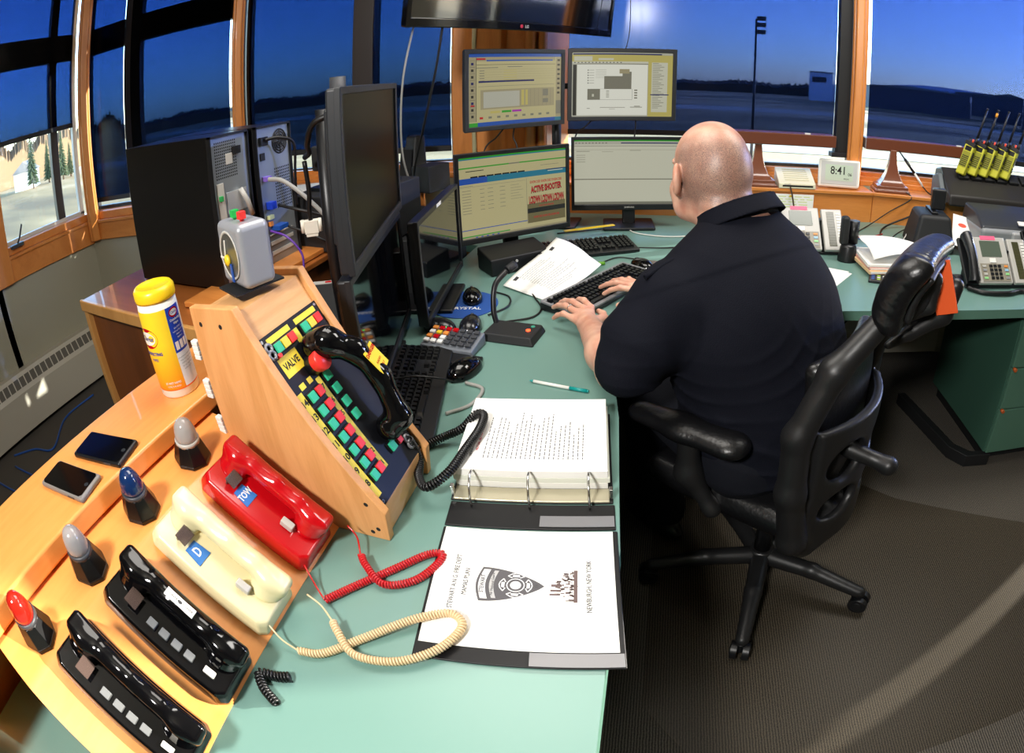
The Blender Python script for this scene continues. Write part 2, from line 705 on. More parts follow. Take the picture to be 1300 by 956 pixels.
# name, A, B, z_wall_top (bottom of trim), sill_z, inner face offset
SEG = [('left', (-3.6, 0.95), C1, 0.78, 0.97), ('northwest', C1, P2, 0.80, 0.97),
       ('north_left', P2, C3, 0.98, 1.04), ('north', C4, C5, 0.915, 0.985), ('northeast', C5, C6, 0.915, 0.985)]
bm = BM()
lbox(bm, facet((-3.6, -2.2), (-3.6, 1.0))[0], (0, 0, 0), (3.2, 0.12, 2.72))
struct('wall_left', bm, m_cream)
k = 0
for name, A, B, zt, zs in SEG:
    M, L = facet(A, B)
    k += 1
    bm = BM()
    lbox(bm, M, (0, 0, 0), (L, 0.12, zt))
    lbox(bm, M, (0, 0, 2.5), (L, 0.12, 2.72))
    if name != 'left':
        struct('wall_' + name, bm, m_cream)
    else:
        struct('wall_left', bm, m_cream)
    # the window: wooden lower board, stool, jambs and rails, glass
    bm = BM()
    if name in ('left', 'northwest'):
        lbox(bm, M, (0, -0.02, zt), (L, 0.06, zs - 0.06))
        lbox(bm, M, (0, -0.03, zs - 0.065), (L, 0.08, zs - 0.045))
        lbox(bm, M, (0, 0.0, zs - 0.045), (L, 0.10, zs))
    else:
        for j, (dz, dy) in enumerate(((0.0, 0.0), (0.022, 0.018), (0.044, 0.034))):
            lbox(bm, M, (0, dy, zt + dz), (L, 0.10, zt + dz + 0.03))
    struct('trim_%d' % k, bm, m_woodx, bevel=0.004)
    bm = BM()
    lbox(bm, M, (0, 0.085, zs - 0.02), (L, 0.125, zs + 0.02))
    lbox(bm, M, (0, 0.085, 2.46), (L, 0.125, 2.52))
    lbox(bm, M, (0.0, 0.085, zs), (0.035, 0.125, 2.5))
    lbox(bm, M, (L - 0.035, 0.085, zs), (L, 0.125, 2.5))
    fr = struct('window_%d' % k, bm, m_alu if name == 'left' else m_frame, bevel=0.003)
    fr['kind'] = 'structure'
    bm = BM()
    if name in ('left', 'northwest'):
        lbox(bm, M, (0, 0.10, 1.94), (L, 0.17, 2.10))
    if name == 'left':
        lbox(bm, M, (L - 0.235, 0.095, zs), (L - 0.17, 0.15, 2.5))
    elif name == 'northwest':
        lbox(bm, M, (0.37, 0.095, zs), (0.52, 0.15, 2.5))
    elif name == 'north_left':
        lbox(bm, M, (0.715, 0.02, zs), (0.83, 0.15, 2.5))
    elif name == 'northeast':
        lbox(bm, M, (1.6, 0.09, zs), (1.68, 0.15, 2.5))
    if len(bm.verts):
        obj('window_rail', bm, m_frame, fr, bevel=0.004)
    bm = BM()
    lbox(bm, M, (0.02, 0.108, zs), (L - 0.02, 0.112, 2.48))
    obj('window_pane', bm, m_glass, fr)

# posts between the windows: turned wooden mullions
def post(x, y, w, name, zb=0.9):
    bm = BM()
    ang = math.atan2(x, y)
    R = Matrix.Rotation(-ang, 3, 'Z')
    box(bm, (x, y, (zb + 2.72) / 2), (w, 0.09, 2.72 - zb), R)
    box(bm, Vector((x, y, (zb + 2.72) / 2)) + R @ Vector((0, -0.05, 0)), (w * 0.62, 0.03, 2.72 - zb), R)
    struct(name, bm, m_woodz, bevel=0.012)
post(-3.56, 1.88, 0.10, 'trim_10', 0.80)
post(-2.31, 2.30, 0.075, 'trim_11', 1.0)
post(0.945, 3.02, 0.085, 'trim_12', 0.93)
# left casing of the first window, mitred into its lower board
bm = BM()
box2(bm, (-3.62, 0.95, 0.78), (-3.56, 1.11, 2.72))
struct('trim_13', bm, m_woodz, bevel=0.008)
# broad wooden pier with conduit between two windows
bm = BM()
pts = [(-1.10, 2.58), (-0.86, 2.62), (-0.86, 2.70), (-0.66, 2.74), (-0.62, 3.1), (-1.0, 3.15), (-1.14, 2.75)]
prism(bm, pts, 0.0, 2.72)
struct('pillar', bm, m_woodz, bevel=0.01)
bm = BM()
cyl(bm, (-0.985, 2.585, 0.78), (-0.985, 2.585, 2.72), 0.011)
obj('conduit', bm, m_ivory, bpy.data.objects['pillar'])
bm = BM()
cyl(bm, (-0.735, 2.70, 0.8), (-0.735, 2.70, 2.72), 0.028, n=28)
cyl(bm, (-0.68, 2.72, 0.8), (-0.68, 2.72, 2.72), 0.02, n=24)
obj('post_moulding', bm, m_woodz, bpy.data.objects['pillar'])

# wall board between desk and windows, ledges
bm = BM()
Mb, Lb = facet((-0.66, 2.86), (1.02, 2.86))
lbox(bm, Mb, (0, 0, 0.74), (Lb, 0.03, 0.90))
lbox(bm, Mb, (0, -0.012, 0.895), (Lb, 0.21, 0.915))
Mc, Lc = facet((1.02, 2.86), (3.45, 2.33))
lbox(bm, Mc, (0, 0, 0.74), (Lc, 0.03, 0.90))
lbox(bm, Mc, (0, -0.012, 0.895), (Lc, 0.21, 0.915))
struct('trim_14', bm, m_woodx, bevel=0.005)
bm = BM()
Md, Ld = facet((-2.25, 2.02), (-1.12, 2.27))
lbox(bm, Md, (0, 0, 0.72), (Ld, 0.03, 0.98))
lbox(bm, Md, (0, -0.015, 0.975), (Ld, 0.34, 1.0))
struct('trim_15', bm, m_woodx, bevel=0.005)
bm = BM()
lbox(bm, facet((-0.66, 2.9), (1.02, 2.9))[0], (0, 0, 0), (1.7, 0.1, 0.75))
lbox(bm, facet((1.02, 2.9), (3.45, 2.38))[0], (0, 0, 0), (2.5, 0.1, 0.75))
struct('wall_under_desk', bm, m_cream)

# roller shades of blue film, each with its dark hem bar
def shade(A, B, a, b, z0, off, label, z1=2.66, hemc=m_blackm, side=None, film=None):
    M, L = facet(A, B)
    r = root('window_shade', label, 'window shade', (M @ Vector(((a + b) / 2, off, z1)))[:], group='blue film roller shades')
    bm = BM()
    lbox(bm, M, (a, off, z0 + 0.01), (b, off + 0.0012, z1))
    obj('film', bm, film or m_shade, r, world=True)
    bm = BM()
    lbox(bm, M, (a, off - 0.006, z0), (b, off + 0.008, z0 + 0.028))
    obj('hem_bar', bm, hemc, r, world=True, bevel=0.002)
    bm = BM()
    p, q = M @ Vector((a, off + 0.01, z1)), M @ Vector((b, off + 0.01, z1))
    cyl(bm, p, q, 0.025)
    obj('roller', bm, hemc, r, world=True)
    return r
FL = ((-3.6, 0.95), C1)
shade(*FL, 0.17, 0.86, 1.515, 0.035, 'blue film shade pulled halfway over the far left window, bright field below it')
shade(C1, P2, 0.05, 0.40, 1.02, 0.05, 'narrow blue film shade beside the first wooden post')
shade(C1, P2, 0.48, 1.27, 1.02, 0.03, 'dark blue film shade behind the black computer tower')
shade(P2, C3, 0.05, 0.76, 1.14, 0.035, 'blue film shade behind the two tower computers\' cables and the tall left monitor')
shade(P2, C3, 0.83, 1.24, 1.11, 0.035, 'blue film shade just left of the wooden pier, behind the black speaker')
sh4 = shade(C4, C5, 0.06, 1.53, 1.14, 0.035, 'wide blue film shade behind the upper right lit monitor, showing the light pole outside', film=m_shade_light)
sh5 = shade(C5, C6, 0.05, 1.55, 1.12, 0.035, 'blue film shade right of the right-hand wooden post, behind the yellow radios', film=m_shade_light)
shade(C5, C6, 1.62, 2.58, 1.12, 0.035, 'blue film shade added out of view beyond the yellow radios, holding off the sun', film=m_shade_light)  # unseen shade, added to keep direct sun off the operator's back
bm = BM()
M_, L_ = facet(C4, C5)
lbox(bm, M_, (1.53, -0.03, 1.08), (1.60, 0.03, 2.7))
lbox(bm, M_, (1.51, -0.045, 1.07), (1.62, 0.03, 1.095))
obj('side_channel', bm, m_blackm, sh4, world=True, bevel=0.002)

bm = BM()
lbox(bm, facet(*FL)[0], (0.19, -0.03, 0.955), (0.30, 0.02, 0.975))
hc_ = obj('crank_housing', bm, m_dgrey, bpy.data.objects['window_1'], bevel=0.004)
bm = BM()
Mq = facet(*FL)[0]
tube(bm, [Mq @ Vector(p) for p in ((0.25, -0.02, 0.975), (0.27, -0.04, 1.01), (0.30, -0.04, 1.07))], 0.007)
obj('crank_lever', bm, m_frame, hc_)
# ------------------------------------------------------------------ outdoors
GZ = -7.0
bm = BM()
quad(bm, [(-2500, -60, GZ), (2500, -60, GZ), (2500, 3000, GZ), (-2500, 3000, GZ)])
m = mat('winter_field', '#a8977a', 0.95)
nt = m.node_tree
b = nt.nodes['Principled BSDF']
tc = nt.nodes.new('ShaderNodeTexCoord')
mp = nt.nodes.new('ShaderNodeMapping')
mp.inputs['Scale'].default_value = (0.012, 0.05, 1)
mp.inputs['Rotation'].default_value = (0, 0, 0.25)
nz = nt.nodes.new('ShaderNodeTexNoise')
nz.inputs['Scale'].default_value = 1.0
nz.inputs['Detail'].default_value = 6
cr = nt.nodes.new('ShaderNodeValToRGB')
e = cr.color_ramp.elements
e[0].position, e[0].color = 0.36, lin('#6e5a34')
e[1].position, e[1].color = 0.62, lin('#c8a56a')
e2 = e.new(0.5)
e2.color = lin('#9d8250')
e3 = e.new(0.56)
e3.color = lin('#b89a6c')
nt.links.new(tc.outputs['Object'], mp.inputs['Vector'])
nt.links.new(mp.outputs[0], nz.inputs['Vector'])
nt.links.new(nz.outputs['Fac'], cr.inputs['Fac'])
nt.links.new(cr.outputs['Color'], b.inputs['Base Color'])
struct('ground', bm, m)
# runway strips
bm = BM()
for (x0, y0, x1, y1, w) in ((-600, 190, 700, 150, 26), (-500, 95, 300, 60, 9), (60, 60, 420, 130, 12)):
    a, c = Vector((x0, y0, GZ + 0.05)), Vector((x1, y1, GZ + 0.05))
    n = (c - a).cross(Vector((0, 0, 1))).normalized() * w / 2
    quad(bm, [a + n, c + n, c - n, a - n])
struct('road', bm, mat('concrete_apron', '#b9aa8e', 0.9))
# tree line: ragged extruded bands with real depth, far away
def band(name, az0, az1, R, h, jag, c, depth=60, seed=1, n=260):
    rnd = random.Random(seed)
    bm = BM()
    prev = None
    hh = h
    for i in range(n + 1):
        az = math.radians(az0 + (az1 - az0) * i / n)
        hh = h * (1 + 0.12 * math.sin(i * 0.11 + seed)) + rnd.uniform(-jag, jag)
        if name == 'hills':
            t = i / n
            hh = 8 + hh * min(1, t * 2.2) * (0.75 + 0.25 * math.sin(t * 9))
        row = []
        for (r, z) in ((R, GZ), (R, GZ + hh * 0.7), (R + depth * 0.3, GZ + hh), (R + depth, GZ + hh * 0.9), (R + depth, GZ)):
            row.append(bm.verts.new((r * math.sin(az), r * math.cos(az), z)))
        if prev:
            for k in range(4):
                bm.faces.new([prev[k], row[k], row[k + 1], prev[k + 1]])
        prev = row
    o = obj(name, bm, mat(name + '_' + c, c, 0.95, var=0.3, vscale=0.05))
    o['kind'] = 'structure' if name == 'hills' else 'stuff'
    return o
t = band('treeline', -80, 45, 420, 8.5, 1.3, '#4d463b', seed=3, n=900)
tag(t, 'bare winter treeline along the far edge of the airfield', 'trees', kind='stuff')
t = band('treeline', -77, -58, 190, 12, 0.9, '#8a7355', seed=9, n=420, depth=25)
tag(t, 'nearer brown bare trees seen through the far left window', 'trees', kind='stuff')
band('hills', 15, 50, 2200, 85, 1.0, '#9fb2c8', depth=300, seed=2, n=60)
# evergreens and a small house in the far left window
g_ev = 'evergreens beyond the far left window'
for i, (az, R, h) in enumerate(((-68.6, 150, 13), (-66.7, 154, 10), (-65.0, 149, 11), (-64.1, 152, 8))):
    a = math.radians(az)
    r = root('evergreen_tree', ['tallest dark green evergreen beyond the far left window', 'evergreen just right of the tallest one outside the far left window',
                                'third evergreen from the left outside the far left window', 'smallest evergreen, by the window sash of the far left window'][i], 'tree', (R * math.sin(a), R * math.cos(a), GZ), group=g_ev)
    bm = BM()
    rt = random.Random(i)
    for k in range(150):
        t_ = k / 150; zz = h * (0.12 + 0.86 * t_); rr = h * 0.17 * (1 - t_) ** 0.8 + 0.15; a2 = k * 2.4 + rt.uniform(-.3, .3)
        cyl(bm, (0, 0, zz), (rr * math.cos(a2), rr * math.sin(a2), zz - rr * 0.35 + rt.uniform(-.2, .2)), h * 0.035 * (1.1 - t_), 0.04, n=5)
    obj('foliage', bm, mat('evergreen', '#3f4f36', 0.95), r)
    bm = BM()
    cyl(bm, (0, 0, 0), (0, 0, h * 0.2), 0.25, n=8)
    obj('trunk', bm, mat('bark', '#5b4a3a', 0.9), r)
a = math.radians(-69.3)
r = root('house', 'small pale house among trees beyond the far left window', 'house', (158 * math.sin(a), 158 * math.cos(a), GZ), rz=0.9)
bm = BM(); box(bm, (0, 0, 2), (7, 6, 4)); obj('wall', bm, m_white, r)
bm = BM(); prism(bm, [(-4, 4), (4, 4), (0, 6.4)], -3.3, 3.3, M=frame((0, 0, 0), (1, 0, 0), (0, 0, 1), (0, -1, 0))); obj('roof', bm, mat('grey_roof', '#8d8a86', 0.9), r)
# control tower like white block building and low hangars
a = math.radians(13.6)
r = root('hangar_building', 'tall pale hangar building on the horizon right of the light pole', 'building', (330 * math.sin(a), 330 * math.cos(a), GZ), rz=-0.25)
bm = BM(); box(bm, (0, 0, 8), (13, 12, 16)); obj('wall', bm, mat('hangar_pale', '#f2f5fa', 0.8), r)
bm = BM(); box(bm, (0, 0, 16.2), (13.6, 12.6, 0.6)); obj('roof', bm, mat('grey_roof', '#8d8a86', 0.9), r)
bm = BM(); box(bm, (8.5, 0, 5), (4, 10, 10)); obj('annex', bm, mat('hangar_white', '#f0f0ee', 0.8), r)
bm = BM(); box(bm, (-1, -6.1, 12), (8, 0.2, 3)); obj('window_band', bm, m_dgrey, r)
for i, (az, R, w, h, lab) in enumerate(((23.0, 300, 60, 11, 'long low dark hangar beyond the right-hand window, left end'), (31.0, 400, 50, 14, 'low dark hangar in the middle of the right-hand window view'),
                                        (33.0, 320, 16, 14, 'small square building on the horizon above the yellow radios'), (38.0, 260, 30, 10, 'dark low building at the right edge of the window view'))):
    a = math.radians(az)
    r = root('hangar', lab, 'building', (R * math.sin(a), R * math.cos(a), GZ), rz=-a - 0.15)
    bm = BM(); box(bm, (0, 0, h / 2), (w, 26, h)); obj('wall', bm, mat('hangar_dark', '#5a5c62', 0.8), r)
    bm = BM(); prism(bm, [(-w / 2 - .5, h), (w / 2 + .5, h), (0, h + 1.6)], -13.5, 13.5, M=frame((0, 0, 0), (1, 0, 0), (0, 0, 1), (0, -1, 0))); obj('roof', bm, mat('grey_roof', '#8d8a86', 0.9), r)
# field light pole
a = math.radians(7.0)
r = root('light_pole', 'tall floodlight pole standing on the airfield outside the window', 'light pole', (62 * math.sin(a), 62 * math.cos(a), GZ))
bm = BM(); cyl(bm, (0, 0, 0), (0, 0, 15.3), 0.17, 0.11); obj('pole', bm, m_dgrey, r)
for dz in (13.9, 14.7, 15.4):
    bm = BM(); box(bm, (0.55, 0, dz), (1.0, 0.5, 0.45)); obj('lamp_head', bm, m_dgrey, r, bevel=0.05)
# ------------------------------------------------------------------ baseboard heaters
def heater(name, A, B, h, d, label):
    M, L = facet(A, B)
    r = root(name, label, 'heater', (M @ Vector((L / 2, 0, 0)))[:])
    bm = BM()
    lbox(bm, M, (0, -d, 0.03), (L, 0, h * 0.72))
    v = [(0, -d, h * 0.72), (0, -d * 0.55, h), (0, 0, h), (0, 0, h * 0.72)]
    a = [bm.verts.new(M @ Vector(p)) for p in v]
    c = [bm.verts.new(M @ Vector((L, p[1], p[2]))) for p in v]
    bm.faces.new(a); bm.faces.new(list(reversed(c)))
    for i in range(4):
        bm.faces.new([a[i], c[i], c[(i + 1) % 4], a[(i + 1) % 4]])
    obj('cover', bm, m_heater, r, world=True)
    bm = BM()
    n = int(L / 0.052)
    s0, s1 = Vector((0, -d, h * 0.72)), Vector((0, -d * 0.55, h))
    nn = Vector((0, -(s1.z - s0.z), s1.y - s0.y)).normalized() * 0.0015
    for i in range(n):
        x = i * 0.052 + 0.006
        p = [s0.lerp(s1, 0.25), s0.lerp(s1, 0.25), s0.lerp(s1, 0.78), s0.lerp(s1, 0.78)]
        xs = [x, x + 0.043, x + 0.043, x]
        quad(bm, [M @ (Vector((xs[j], p[j].y, p[j].z)) + nn) for j in range(4)])
    obj('louvre', bm, m_heatdark, r, world=True)
    return r
heater('baseboard_heater', (-3.6, -1.5), (-3.6, 1.80), 0.33, 0.12, 'long cream baseboard heater under the far left window')
heater('baseboard_heater', (0.1, 2.88), (1.5, 2.86), 0.33, 0.12, 'cream baseboard heater under the right-hand desk behind the chair')
# ------------------------------------------------------------------ worktop
DZ = 0.75
r = root('desk_worktop', 'large green laminate worktop wrapping round the operator', 'desk', (0, 0, 0.715))
pts = [(-0.08, -0.9), (-0.079, 0.633), (-0.118, 1.03), (-0.138, 1.15), (-0.13, 1.30), (-0.04, 1.47), (0.12, 1.59), (0.32, 1.645), (0.6, 1.65), (2.9, 1.63), (2.9, 2.40), (1.02, 2.86), (-0.61, 2.86), (-0.615, 2.70), (-0.84, 2.60), (-1.07, 2.56), (-1.10, 2.29), (-0.86, 2.24), (-0.86, 1.58), (-1.09, 1.57), (-1.09, 0.80), (-1.0, 0.75), (-1.0, -0.9)]
bm = BM()
prism(bm, pts, 0.716, 0.749)
obj('edge_band', bm, m_greenedge, r, world=True)
bm = BM()
prism(bm, pts, 0.7485, 0.75)
obj('top_surface', bm, m_green, r, world=True)
for a_, b_ in (((-0.42, -0.4, 0.0), (-0.39, 0.9, 0.716)), ((-0.84, 1.0, 0.0), (-0.81, 2.2, 0.716)), ((0.0, 2.45, 0.40), (1.2, 2.47, 0.716))):
    bm = BM()
    box2(bm, a_, b_)
    obj('support_panel', bm, m_greencab, r, world=True)
# drawer pedestal under the right-hand desk
r = root('drawer_cabinet', 'dark green drawer pedestal under the right-hand desk', 'cabinet', (1.30, 1.70, 0))
bm = BM()
box2(bm, (0, 0, 0.07), (0.75, 0.62, 0.71))
obj('carcass', bm, m_greencab, r, bevel=0.003)
bm = BM()
box2(bm, (0.03, 0.05, 0.0), (0.72, 0.60, 0.07))
obj('plinth', bm, m_blackm, r)
for z0, z1 in ((0.075, 0.29), (0.295, 0.48), (0.485, 0.70)):
    bm = BM(); box2(bm, (0.004, -0.018, z0), (0.746, 0.0, z1))
    d = obj('drawer', bm, mat('green_drawer', '#527a68', 0.45), r, bevel=0.003)
    if z0 > 0.1:
        bm = BM(); cyl(bm, (0.012, -0.034, z0 - 0.003), (0.012, -0.018, z0 - 0.003), 0.008, n=14)
        obj('knob', bm, mat('orange_pull', '#c9622c', 0.4), d)
# black rubber mat strip along the pedestal
bm = BM()
prism(bm, [(1.12, 2.25), (1.20, 1.80), (1.25, 1.735), (1.34, 1.72), (1.34, 1.69), (1.22, 1.70), (1.165, 1.78), (1.08, 2.25)], 0.0, 0.06)
tag(obj('cable_cover', bm, m_blackm, bevel=0.004), 'black rubber cove strip on the carpet along the green pedestal', 'floor strip')
# clear chair mat on the carpet
bm = BM()
prism(bm, [(0.40, 1.95), (0.85, 1.55), (1.42, 1.25), (1.30, 0.85), (0.98, 0.50), (0.15, 0.42), (-0.06, 0.7), (-0.06, 1.5)], 0.0006, 0.0036)
tag(obj('chair_mat', bm, clearmat('clear_vinyl', (0.86, 0.84, 0.80), 0.012, 0.45)), 'clear vinyl mat on the carpet under the office chair', 'floor mat')

# ------------------------------------------------------------------ wooden phone console at the left
r = root('phone_console', 'orange wood sloping console with hotline phones and a flat shelf top', 'console', (-0.8, 0.1, DZ))
bm = BM()
prism(bm, [(-1.07, -0.9), (-0.86, -0.9), (-0.86, 0.86), (-1.07, 0.86)], 0.913, 0.95)
obj('shelf', bm, m_console, r, world=True, bevel=0.006, seg=3)
bm = BM()
Mx = frame((0, 0, 0), (1, 0, 0), (0, 0, 1), (0, -1, 0))
prism(bm, [(-0.875, 0.75), (-0.875, 0.908), (-0.865, 0.908), (-0.775, 0.892), (-0.765, 0.888), (-0.57, 0.751), (-0.57, 0.75)], -0.62, 0.105, M=Mx)
obj('sloped_panel', bm, m_console, r, world=True, bevel=0.004)
bm = BM()
box2(bm, (-1.05, -0.9, 0.0), (-1.03, 0.84, 0.913))
box2(bm, (-1.03, 0.80, 0.0), (-0.88, 0.83, 0.913))
obj('side_board', bm, m_wood, r, world=True)

# slope frame: u down the slope, v away from the camera (+y), n outward normal
SU = Vector((0.195, 0, -0.137)).normalized()
SN = Vector((-SU.z, 0, SU.x)).normalized()
def slope(u, y, h=0.0):
    return Vector((-0.765, y, 0.888)) + SU * u + SN * h

def hotline_phone(name, label, y, mbody, group=None, tagtxt=None, keys=False, strip=False, face=None):
    """wall style handset phone lying on the slope. local x across (to +y), local y up-slope, z outward"""
    Mw = frame(slope(0.118, y), (0, 1, 0), -SU, SN)
    # make right handed: x cross y = z ?
    Mw = frame(slope(0.118, y), (0, -1, 0), SU, SN) if Vector((0, 1, 0)).cross(-SU).dot(SN) < 0 else Mw
    r = root(name, label, 'telephone', group=group)
    r.matrix_world = Mw
    L, Wd = 0.232, 0.116
    # body: domed lofted block
    bm = BM()
    prof = [(0.0, 1.0, 1.0), (0.012, 1.0, 1.0), (0.030, 0.93, 0.955), (0.036, 0.86, 0.93)]
    rings = []
    def outline(sx, sy):
        w, l = Wd / 2 * sx, L / 2 * sy
        c = 0.012
        return [(-w + c, -l), (w - c, -l), (w, -l + c), (w, l - c), (w - c, l), (-w + c, l), (-w, l - c), (-w, -l + c)]
    for z, sx, sy in prof:
        rings.append([bm.verts.new((x, y_, z)) for x, y_ in outline(sx, sy)])
    for a, b_ in zip(rings, rings[1:]):
        for i in range(8):
            bm.faces.new([a[i], a[(i + 1) % 8], b_[(i + 1) % 8], b_[i]])
    bm.faces.new(rings[-1]); bm.faces.new(list(reversed(rings[0])))
    obj('body', bm, mbody, r, bevel=0.006, seg=4, angle=0.25)
    # handset lying along the right side, ear cup up-slope, mouth cup down-slope
    hx = 0.021
    def hs(p):
        d = chain(p, [(hx, 0.088, 0.052), (hx + 0.006, 0.05, 0.066), (hx + 0.006, 0, 0.069), (hx + 0.006, -0.05, 0.066), (hx, -0.092, 0.052)], [0.0155, 0.0125, 0.012, 0.0125, 0.0155], 0.012)
        q = p * 1.0
        flat = rbox(p, (hx + 0.006, 0, 0.060), (0.0195, 0.112, 0.0145), 0.010)
        d = smin(d, flat, 0.008)
        d = smin(d, cap(p, (hx - 0.008, 0.080, 0.036), (hx - 0.004, 0.080, 0.054), 0.029, 0.022), 0.014)
        d = smin(d, cap(p, (hx - 0.008, -0.080, 0.038), (hx - 0.004, -0.080, 0.054), 0.026, 0.020), 0.014)
        hol = rbox(p, (hx, 0.0, 0.028), (0.05, 0.050, 0.022), 0.012)
        return smax(d, -hol, 0.008)
    h = sdf_obj('handset', hs, (-0.03, -0.125, 0.0), (0.06, 0.125, 0.1), 0.0024, mbody, r, world=False)
    # clear hook at the top left
    bm = BM()
    box(bm, (-0.018, 0.062, 0.050), (0.030, 0.022, 0.003), Matrix.Rotation(0.35, 3, 'X'))
    box(bm, (-0.018, 0.070, 0.043), (0.024, 0.004, 0.014))
    obj('cradle_hook', bm, mat('smoky_clear_plastic', '#5a4a44', 0.15, alpha=0.75), r, bevel=0.001)
    bm = BM()
    box(bm, (-0.016, -0.052, 0.045), (0.014, 0.024, 0.014))
    if not keys:
        obj('switch_hook', bm, mat('clear_grey_plastic', '#b9b5b0', 0.15), r, bevel=0.002)
    else:
        bm.free()
    if tagtxt:
        bm = BM()
        prism(bm, [(-0.038, 0.018), (-0.004, 0.018), (-0.008, 0.050), (-0.034, 0.050)], 0.0365, 0.0375)
        lb = obj('name_label', bm, mat('label_blue', '#2a6fb8', 0.5), r)
        lettering([(tagtxt, 0.017 if len(tagtxt) > 1 else 0.022, Matrix.Translation((-0.020, 0.034, 0.0378)) @ Matrix.Rotation(0, 4, 'Z'), 0.0004, 0.8)], m_white, lb)
    if keys:
        for k in range(4):
            bm = BM(); box(bm, (-0.026, 0.024 - 0.022 * k, 0.040), (0.015, 0.015, 0.008))
            obj('line_key', bm, mat('grey_clear_key', '#6d6f70', 0.25), r, bevel=0.0015)
        bm = BM(); box(bm, (-0.026, -0.076, 0.040), (0.012, 0.018, 0.008))
        obj('hold_key', bm, mat('light_key', '#d8d6cf', 0.3), r, bevel=0.0015)
    if strip:
        bm = BM(); box(bm, (hx + 0.006, 0.0, 0.0815), (0.015, 0.050, 0.0042))
        st = obj('name_strip', bm, m_paper, r)
        lettering([('CONTROL TOWER', 0.0052, Matrix.Translation((hx + 0.006, 0.0, 0.0839)) @ Matrix.Rotation(-math.pi / 2, 4, 'Z'))], m_greyink, st)
    return r
hotline_phone('hotline_telephone', 'glossy red hotline phone with a blue TOW label, beside the pale oak button box', 0.502, m_red, 'hotline phones on the sloping console', 'TOW')
hotline_phone('hotline_telephone', 'ivory hotline phone with a blue D label, between the red and black phones', 0.347, m_ivory, 'hotline phones on the sloping console', 'D')
hotline_phone('hotline_telephone', 'glossy black phone with a paper strip on its handset and a row of square keys', 0.192, m_blackg, 'hotline phones on the sloping console', None, True, True)
hotline_phone('hotline_telephone', 'glossy black phone nearest the console corner, beside the red-tipped lamp, cut off by the frame', 0.033, m_blackg, 'hotline phones on the sloping console', None, True, False)

# indicator lamps on hexagonal black bases
def lamp(px, py, pz, c, label, alpha=1.0):
    r = root('indicator_lamp', label, 'indicator lamp', group='indicator lamps along the top of the sloping console')
    n = Vector((0.16, 0, 0.98)).normalized()
    r.matrix_world = frame((px, py, pz), (n.z, 0, -n.x), (0, 1, 0), n) @ Matrix.Diagonal((1.27, 1.27, 1.06, 1))
    bm = BM()
    cyl(bm, (0, 0, 0), (0, 0, 0.006), 0.031, 0.0305, n=8, smooth=False)
    cyl(bm, (0, 0, 0.006), (0, 0, 0.036), 0.0305, 0.0215, n=8, smooth=False)
    obj('base', bm, mat('lamp_base_black', '#08080a', 0.3), r, bevel=0.001)
    bm = BM()
    lathe(bm, [(0.0205, 0.034), (0.0205, 0.040), (0.019, 0.042)], n=24)
    obj('collar', bm, m_dgrey if c != '#a9a6a4' else m_silver, r)
    bm = BM()
    lathe(bm, [(0.0185, 0.039), (0.0185, 0.048), (0.0175, 0.056), (0.015, 0.065), (0.011, 0.0725), (0.005, 0.0765), (0.0005, 0.0775)], n=24)
    obj('lens', bm, mat('lens_' + c, c, 0.12, coat=0.6, alpha=alpha), r)
lamp(-0.812, 0.493, 0.900, '#a9a6a4', 'frosted clear indicator lamp nearest the pale oak button box', 0.75)
lamp(-0.812, 0.330, 0.900, '#0f2a56', 'dark blue indicator lamp on a black base')
lamp(-0.812, 0.165, 0.900, '#a9a6a5', 'frosted clear indicator lamp between the blue and the red one', 0.75)
lamp(-0.812, -0.010, 0.900, '#a31c12', 'red indicator lamp above the nearest black phone')

# ------------------------------------------------------------------ pale oak button box
BX0, BY0, BY1 = -0.78, 0.578, 0.790
prof = [(-0.78, 0.75), (-0.78, 1.147), (-0.66, 1.155), (-0.452, 0.815), (-0.462, 0.75)]
r = root('button_panel_box', 'pale oak wedge-shaped control box with rows of red and green buttons', 'control box', (-0.62, 0.684, DZ))
for (a, c) in ((BY0, BY0 + 0.018), (BY1 - 0.018, BY1)):
    bm = BM(); prism(bm, prof, -c, -a, M=Mx)
    s_ = obj('side_panel', bm, m_oak, r, world=True, bevel=0.002)
ins = [(-0.77, 0.752), (-0.77, 1.135), (-0.665, 1.143), (-0.463, 0.812), (-0.470, 0.752)]
bm = BM(); prism(bm, ins, -(BY1 - 0.018), -(BY0 + 0.018), M=Mx)
obj('cabinet_body', bm, m_oakt, r, world=True)
for (x, z) in ((-0.755, 1.12), (-0.70, 1.122), (-0.485, 0.83), (-0.478, 0.775), (-0.492, 0.765)):
    bm = BM()
    cyl(bm, (x, BY0 - 0.0006, z), (x, BY0 + 0.002, z), 0.0042, n=14)
    obj('screw_plug', bm, m_blackm, r, world=True)
